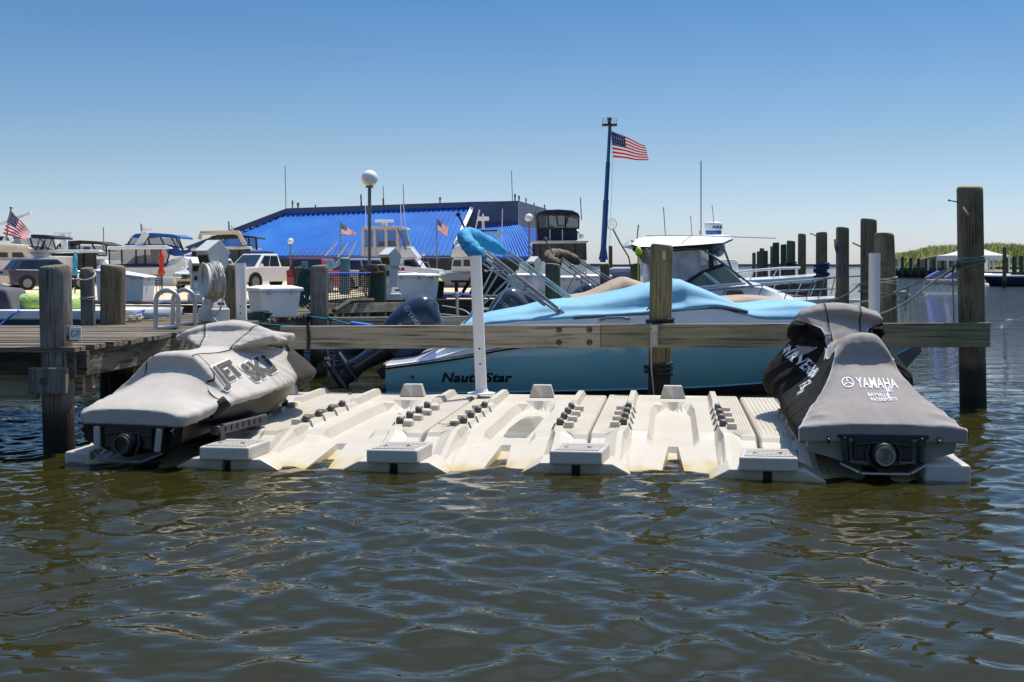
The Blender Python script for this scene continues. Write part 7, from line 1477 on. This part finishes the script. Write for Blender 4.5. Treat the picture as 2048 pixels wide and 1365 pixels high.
for f in (0, .25, .5, .75, 1):
    s_ = 1-f; zz = ze+(zt-ze)*(f**1.5); rows.append([Vector((c.x+hw_*s_*a*1.0, c.y+hw_*s_*b, zz)) for a, b in q])
MB().loft(rows, closed=True, smooth=False).build('roof', pmat('white tent cloth', (.80, .80, .83), .7, thin=.3), tn, world=True)
MB().loft([[Vector((c.x+hw_*a, c.y+hw_*b, zz)) for a, b in q] for zz in (ze, zl)], closed=True, smooth=False).build('valance', MATS['white tent cloth'], tn, world=True)
MB().quad(*[Vector((c.x+hw_*a*.98, c.y+hw_, z)) for a, z in ((.1, 1.1), (1, 1.1), (1, ze), (.1, ze))]).build('side_panel', MATS['white tent cloth'], tn, world=True, fix=False)
for a, b in q: MB().tube([Vector((c.x+hw_*a, c.y+hw_*b, 1.0)), Vector((c.x+hw_*a, c.y+hw_*b, ze))], .05, 8).build('pole', M_white, tn, world=True)
# moored bits by the far bank
def floatski(lab, px, Y, col, rz):
    t = thing('distant_watercraft', lab, 'watercraft', Vector((P(px, 0, Y).x, Y, 0)), rz, 'watercraft moored by the far bank')
    MB().loft([[Vector((x, s*w_, z)) for s, z in ((-1, .35), (-.8, .15), (.8, .15), (1, .35), (.3, zt_), (-.3, zt_))] for x, w_, zt_ in ((0, .5, .5), (1, .55, .9), (1.7, .5, 1.1), (2.4, .4, .85), (3.0, .05, .5))], closed=True, caps=True).build('hull', pmat('far hull dark', '20232c', .5), t)
    MB().loft([[Vector((x, s*w_, z)) for s, z in ((-1, .42), (-.5, zt_), (.5, zt_), (1, .42))] for x, w_, zt_ in ((.2, .45, .62), (1.2, .4, 1.05), (1.8, .38, 1.22), (2.3, .3, .9), (2.8, .12, .6))], caps=True).build('cover', pmat('far cover '+col, col, .7), t)
floatski('far watercraft under a bright blue cover by the seawall', 1850, 122, '2a3f9c', R(25)); floatski('far watercraft under a dark and blue cover beside the big pile', 1888, 118, '25306e', R(35)); floatski('far watercraft under a grey brown cover behind the big pile', 1915, 116, '5c544c', R(30))
for i in range(9):
    tag(MB().box((P(1850+i*11, 0, 118).x, 117.6-i*.35, .2), (.46, .8, .45)).build('float_cube', M_dock, bevel=.06), 'beige float cube in the row under the far watercraft', 'float', 'beige float cubes by the far bank')
tag(MB().prism([P(1955, 568, 112), P(2020, 572, 112), P(2022, 575, 112), P(1955, 574, 112)], [P(1955, 566, 115), P(2018, 569, 115), P(2022, 575, 115), P(1955, 574, 115)]).build('float_raft', M_dock, bevel=.05), 'low beige raft beside the navy moored boat', 'raft')
sb = thing('moored_boat', 'navy and white bowrider moored at the right edge by the far bank', 'boat', P(2040, 572, 104))
secs = []
for (px, hb, z) in ((1977, .03, .95), (1995, .5, .92), (2030, 1.0, .9), (2120, 1.1, .88)):
    x = P(px, 0, 104).x; secs.append([Vector((x+(.5 if px < 1990 else .1)*(1 if k in (2, 3, 4) else 0), 104+1.1+s*hb*f, zz)) for k, (s, f, zz) in enumerate(((-1, 1, z), (-1, .97, z-.12), (-1, .8, .12), (0, 0, -.1), (1, .8, .12), (1, .97, z-.12), (1, 1, z)))])
MB().loft([s[1:6] for s in secs]).build('hull', pmat('navy hull paint', '1a2a4f', .3), sb, world=True); MB().loft([s[:2] for s in secs]).build('gunwale', M_white, sb, world=True); MB().loft([[s[0], Vector((s[0].x, 105.1, s[0].z+.15)), s[6]] for s in secs]).build('deck', M_white, sb, world=True)
MB().prism([P(2022, 546, 104.5), P(2070, 540, 104.5), P(2090, 546, 104.5)], [P(2022, 546, 106), P(2070, 540, 106), P(2090, 546, 106)]).build('windscreen', M_glass, sb, world=True)
